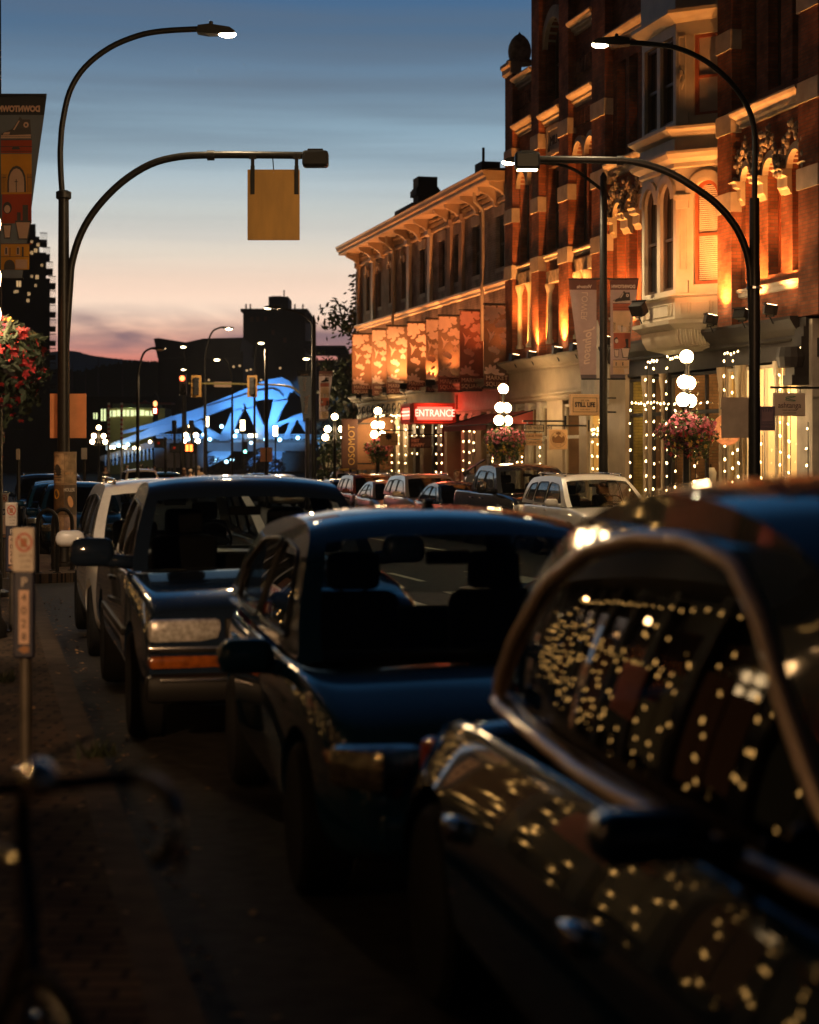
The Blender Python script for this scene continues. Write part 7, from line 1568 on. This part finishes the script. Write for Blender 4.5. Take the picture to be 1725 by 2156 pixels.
# ---------------- people, seen over the car roofs
def person(X, Y, face, label, coat, legs, hair, long_hair=False, arm=None, step=.12, H=1.0, kind=None):
    o = thing('person', label, 'person', (X, Y, gz(Y) + (WALK if kind else 0)), face, 'people on the street'); o.scale = (H, H, H)
    def skin(name, V, Ed, mat, parent, smooth=2):
        me = bpy.data.meshes.new(name); me.from_pydata([v[0] for v in V], Ed, []); ob = bpy.data.objects.new(name, me); C.objects.link(ob)
        m = ob.modifiers.new('k', 'SKIN'); m.use_smooth_shade = True
        for i, v in enumerate(V): me.skin_vertices[0].data[i].radius = v[1]; me.skin_vertices[0].data[i].use_root = (i == 0)
        s = ob.modifiers.new('s', 'SUBSURF'); s.levels = smooth; s.render_levels = smooth
        evaluated(ob); ob.data.materials.clear(); ob.data.materials.append(mat); ob.parent = parent; return ob
    hl = arm or ((-.30, -.02, .84), (.30, .02, .84)); el = [((-.27, 0, 1.12) if hl[0][2] < 1 else (-.38, -.1, 1.2)), ((.27, 0, 1.12) if hl[1][2] < 1 else (.42, -.05, 1.22))]
    def lerp(a, b, t): return tuple(a[i] + (b[i] - a[i]) * t for i in range(3))
    V = [((0, 0, .95), (.13, .10)), ((0, 0, 1.15), (.125, .09)), ((0, 0, 1.36), (.15, .09)), ((0, 0, 1.47), (.06, .06)), ((0, -.01, 1.56), (.055, .06)), ((0, -.02, 1.64), (.075, .095)), ((0, -.015, 1.72), (.06, .07)),
         ((-.18, 0, 1.40), (.055, .05)), (el[0], (.042, .04)), (hl[0], (.03, .025)), (lerp(hl[0], (hl[0][0] * 1.02, hl[0][1] - .03, hl[0][2] - .13), 1), (.024, .012)), ((.18, 0, 1.40), (.055, .05)), (el[1], (.042, .04)), (hl[1], (.03, .025)), (lerp(hl[1], (hl[1][0] * 1.02, hl[1][1] - .03, hl[1][2] - .13), 1), (.024, .012)),
         ((-.10, 0, .86), (.085, .085)), ((-.10, -step * .6, .48), (.055, .06)), ((-.10, -step, .08), (.038, .042)), ((-.10, -step - .16, .035), (.035, .028)), ((.10, 0, .86), (.085, .085)), ((.10, step * .3, .48), (.055, .06)), ((.10, step, .08), (.038, .042)), ((.10, step - .16, .035), (.035, .028))]
    Ed = [(0, 1), (1, 2), (2, 3), (3, 4), (4, 5), (5, 6), (2, 7), (7, 8), (8, 9), (9, 10), (2, 11), (11, 12), (12, 13), (13, 14), (0, 15), (15, 16), (16, 17), (17, 18), (0, 19), (19, 20), (20, 21), (21, 22)]
    body = skin('body', V, Ed, M('skin_tone', (.42, .24, .16), .6), o)
    cv = [((0, 0, .88), (.165, .125)), ((0, 0, 1.15), (.15, .115)), ((0, 0, 1.36), (.175, .115)), ((0, 0, 1.46), (.085, .08)), ((-.19, 0, 1.40), (.075, .07)), (el[0], (.058, .056)), (lerp(el[0], hl[0], .92), (.045, .043)), ((.19, 0, 1.40), (.075, .07)), (el[1], (.058, .056)), (lerp(el[1], hl[1], .92), (.045, .043))]
    skin('jacket', cv, [(0, 1), (1, 2), (2, 3), (2, 4), (4, 5), (5, 6), (2, 7), (7, 8), (8, 9)], coat, o)
    tv = [((0, 0, .92), (.15, .12))] + [(V[i][0], (V[i][1][0] + .022, V[i][1][1] + .022)) for i in (15, 16, 17, 19, 20, 21)]
    skin('trousers', tv, [(0, 1), (1, 2), (2, 3), (0, 4), (4, 5), (5, 6)], legs, o)
    h = MB(); h.sphere((0, .012, 1.685), .108, 14, 10, (.93, 1.08, 1.05)); 
    for i in range(h.n()):
        x, y, z = h.v[i]
        if y < -.03 and z < 1.71: h.v[i] = (x * .9, -.03 + (y + .03) * .2, z)
    if long_hair: h.sphere((0, .07, 1.53), .10, 12, 8, (1.0, .55, 1.7))
    h.build('hair', hair, o, smooth='all'); f = MB(); f.sphere((0, -.125, 1.625), .016, 6, 5, (.8, 1, 1.2)); f.sphere((-.085, 0, 1.635), .022, 6, 5, (.4, .8, 1.2)); f.sphere((.085, 0, 1.635), .022, 6, 5, (.4, .8, 1.2)); f.build('face_relief', body.data.materials[0], o, smooth='all')
    e = MB(); e.sphere((-.032, -.108, 1.655), .009, 6, 4); e.sphere((.032, -.108, 1.655), .009, 6, 4); e.box(-.022, .022, -.116, -.108, 1.582, 1.588); e.build('eyes_and_mouth', m_ink, o)
    return o
c_dark = M('dark_coat', (.015, .014, .015), .85); c_beige = M('beige_jacket', (.42, .30, .20), .85); c_orange = M('orange_top', (.45, .20, .08), .85); c_grey = M('grey_coat', (.06, .055, .055), .85); h_dark = M('dark_hair', (.02, .013, .01), .6); h_pale = M('pale_hair', (.55, .42, .30), .6); h_grey = M('grey_hair', (.25, .2, .17), .6); l_dark = M('dark_trousers', (.02, .02, .025), .8)
PX = lambda px, Y: (px - CX) / F * Y
person(PX(222, 105), 105, R(15), 'long haired person in a dark coat, leftmost of those crossing', c_dark, l_dark, h_dark, True)
person(PX(267, 110), 110, R(-10), 'short haired person in a black jacket, second from left', c_dark, l_dark, h_grey)
person(PX(299, 118), 118, R(160), 'grey haired person in dark clothes behind the thin pole', c_grey, l_dark, h_grey)
person(PX(311, 103), 103, R(40), 'person in an orange top next to the thin pole', c_orange, l_dark, h_dark, True)
person(PX(325, 112), 112, R(10), 'dark dressed person right of the orange top', c_dark, l_dark, h_dark)
person(PX(387, 92), 92, R(200), 'long haired person in black, left of the two in beige', c_dark, l_dark, M('brown_hair', (.16, .08, .04), .6), True)
person(PX(401, 95), 95, R(170), 'pale haired shorter person in a beige jacket', c_beige, l_dark, h_pale, H=.96)
person(PX(418, 99), 99, R(190), 'taller person in beige reaching an arm out to the right', c_beige, l_dark, h_grey, arm=((-.55, -.1, 1.02), (.30, .02, .84)), H=1.03)
person(PX(962, 58), 58, R(-60), 'brown haired person half hidden behind the silver SUV', c_grey, l_dark, M('auburn_hair', (.20, .09, .04), .6), kind=1, H=.94)
person(PX(984, 52.6), 52.6, R(100), 'dark haired person beside the pay machine', c_dark, l_dark, h_dark, kind=1, H=.93)
person(PX(676, 124), 124, R(0), 'small dark figure before the pale stair hall', c_dark, l_dark, h_dark)

# ---------------- bicycle leaning at the lower left, almost lost in the dark
def bicycle(X, Y, rz, label):
    o = thing('bicycle', label, 'bicycle', (X, Y, gz(Y) + WALK), rz); m_fr = M('bicycle_frame', (.02, .018, .018), .35, coat=.6)
    for x, nm in ((.52, 'wheel'), (-.50, 'wheel')):
        q = MB(); q.tube([(x + .335 * math.cos(a), 0, .345 + .335 * math.sin(a)) for a in [i * math.pi / 20 for i in range(40)]], .016, 8, closed=True); w = q.build(nm, m_rubber, o, smooth='all')
        q = MB(); q.tube([(x + .31 * math.cos(a), 0, .345 + .31 * math.sin(a)) for a in [i * math.pi / 16 for i in range(32)]], .010, 6, closed=True)
        for i in range(16): a = i * math.pi / 8; q.tube([(x, .02 * (-1) ** i, .345), (x + .31 * math.cos(a), 0, .345 + .31 * math.sin(a))], .0016, 3)
        q.tube([(x, -.05, .345), (x, .05, .345)], .02, 8); q.build('rim', m_alloy, w, smooth='all')
    q = MB(); bb_, st, hd, ht = (-.04, 0, .29), (-.20, 0, .82), (.36, 0, .86), (.40, 0, .74)
    for a, b, r in ((bb_, st, .016), (st, hd, .016), (bb_, ht, .018), (hd, ht, .02), (bb_, (-.50, .04, .345), .010), (bb_, (-.50, -.04, .345), .010), (st, (-.50, .04, .345), .009), (st, (-.50, -.04, .345), .009), (ht, (.52, .05, .345), .012), (ht, (.52, -.05, .345), .012)): q.tube([a, b], r, 8)
    q.build('frame', m_fr, o, smooth=True)
    q = MB(); q.tube([(-.20, 0, .82), (-.235, 0, .94)], .013, 8); q.rbox((-.24, 0, .965), (.27, .14, .05), .02); q.build('saddle', m_black, o, smooth=True)
    q = MB(); q.tube([hd, (.35, 0, .96), (.40, 0, 1.0)], .014, 8)
    q.tube(smooth_path([(.46, -.21, .86), (.54, -.215, .90), (.56, -.21, .97), (.48, -.205, 1.0), (.40, -.18, 1.0), (.40, 0, 1.0), (.40, .18, 1.0), (.48, .205, 1.0), (.56, .21, .97), (.54, .215, .90), (.46, .21, .86)]), .014, 8); q.build('handlebar', m_black, o, smooth=True)
    q = MB()
    for s in (-1, 1): q.tube([(.55, s * .21, .99), (.585, s * .21, .95), (.58, s * .21, .86)], .010, 6)
    q.build('brake_lever', m_chrome, o, smooth=True)
    q = MB(); q.lathe([(.09, -.004), (.09, .004)], 20); q.xf(Matrix.Translation((-.04, -.05, .29)) @ Matrix.Rotation(R(90), 4, 'X')); q.tube([(-.04, -.05, .29), (.04, -.09, .14)], .010, 6); q.box(.0, .09, -.16, -.08, .125, .145); q.tube([(-.04, .05, .29), (-.12, .09, .44)], .010, 6); q.box(-.16, -.07, .08, .16, .43, .45); q.build('crank', m_alloy, o)
    q = MB(); q.sphere((.45, 0, 1.02), .035, 10, 8, (1.3, 1, 1)); q.build('front_lamp', m_chrome, o, smooth='all')
    return o
bicycle(-.86, 3.72, R(-62), 'drop bar bicycle on the pavement at lower left, deep in shadow')

# ---------------- the shops on the left pavement (out of frame, seen mirrored in the parked cars)
ls = thing('left_shop_row', 'string lit shops along the left pavement mirrored in the nearest car', 'building', (KL(0) - 3.95, 0, 0), math.atan2(1, -SL))   # local x runs away along the street, local y points to the left
m_rowblack = M('blackened_row_wall', (.005, .0045, .004), .7, var=.3)  # unlit look put into the colour, keeping the mirrored wall dark
q = MB(); 
q.box(-6, 128, .3, .8, -2, 10); q.box(-6, 62, -.5, .3, 3.5, 4.1); q.build('wall', m_rowblack, ls)
x = -4.0; i = 0; m_lit = [E('left_window_glow_%d' % k, c, s) for k, (c, s) in enumerate((((1, .58, .22), .04), ((1, .66, .3), .015), ((.75, .86, 1.0), .5), ((1, .35, .12), .03)))]
while x < 58:
    q = MB(); q.box(x, x + .5, -.06, .3, -1, 3.5); q.build('shop_pier', m_rowblack, ls)
    q = MB(); q.box(x + .5, x + 2.9, .1, .16, -.2, 2.9); w_ = q.build('shop_window', m_dglass, ls)
    if i == 9:
        for a in (.7, 1.15): MB().box(x + a, x + a + .3, .04, .09, .3, 2.6).build('lit_pane', m_lit[2], w_)
    else:
        for a, b, z0_, z1_ in ((.62, 1.55, .45 + .2 * (i % 2), 2.2), (1.75, 2.75, .5, 1.6 + .4 * (i % 3))): MB().box(x + a, x + b, .04, .09, z0_, z1_).build('lit_pane', m_lit[(0, 1, 3)[i % 3]], w_)
    x += 2.9; i += 1
for j in range(27):
    x = 3 + j * 1.55; c = math.cos(math.atan2(1, -SL)); s = math.sin(math.atan2(1, -SL)); bx, by_ = KL(0) - 3.95 + x * c + .16 * s * 1, x * s - .16 * c
    z0, z1 = rnd.uniform(.1, 1.0) + gz(by_), rnd.uniform(2.4, 3.3) + gz(by_); strand([(bx, by_, z1), (bx, by_, z0)], rnd.choice((6, 8, 10, 11)), 'string of warm bulbs on the left shops, number %d along the row as mirrored in car windows' % (j + 1) if False else 'warm bulb string on the left shop row, mirrored in the parked cars', r=1.6, jit=.10, me=BULB2)
for z, a, b in ((3.35, 6, 30), (2.3, 14, 24)):
    c = math.cos(math.atan2(1, -SL)); s = math.sin(math.atan2(1, -SL)); P_ = lambda x: (KL(0) - 3.95 + x * c + .2 * s, x * s - .2 * c, z - .012 * x); strand([P_(a), P_(b)], 34 if z > 3 else 14, 'long warm bulb row over the left shops, mirrored in the nearest car' if z > 3 else 'lower warm bulb row over the left shops, mirrored in the nearest car', r=1.25, me=BULB2)
nb = thing('shop_banner', 'red brown hanging banner mirrored in the window of the nearest car', 'banner', (KL(15) - 3.2, 15, 1.5), math.atan2(1, -SL)); MB().box(-.9, .9, -.02, .02, -.45, .45).build('panel', M('red_banner', (.40, .07, .02), .7), nb); text('NOSI', .5, M('banner_tan', (.5, .28, .10), .7), nb, (0, .028, 0), (R(90), 0, R(180)))
light('POINT', 'added_shop_fill', (KL(15) - 3.0, 15, 2.6), (1.0, .55, .22), 5, size=.06); light('POINT', 'added_shop_fill', (KL(4.5) - 2.9, 4.5, 2.7), (1.0, .55, .24), 42, size=.05); light('POINT', 'added_shop_fill', (KL(9) - 3.0, 9, 2.6), (1.0, .55, .22), 3, size=.06); light('POINT', 'added_shop_fill', (KL(24) - 3.0, 24, 2.8), (1.0, .50, .18), 8, size=.06)  # unseen points added to light the pavement and the nearest car
light('SPOT', 'sign_glow', (KL(27) - 2.6, 28.6, 5.0), (1.0, .30, .08), 130, None, (-5.8, 32, 2.0), size=.2, spot=R(60))

# ---------------- evening haze
hz = MB().box(-720, 720, -70, 1650, -12, 76).build('haze', m_black); hz.data.materials.clear()
hm = bpy.data.materials.new('haze'); hm.use_nodes = True; nt = hm.node_tree; nt.nodes.clear(); oo = nt.nodes.new('ShaderNodeOutputMaterial'); pv = nt.nodes.new('ShaderNodeVolumePrincipled')
pv.inputs['Color'].default_value = (.85, .9, 1.0, 1); pv.inputs['Density'].default_value = .00022; pv.inputs['Anisotropy'].default_value = 0.0; nt.links.new(pv.outputs[0], oo.inputs['Volume'])
hz.data.materials.append(hm); tag(hz, 'thin evening haze filling the street', 'haze', kind='stuff')
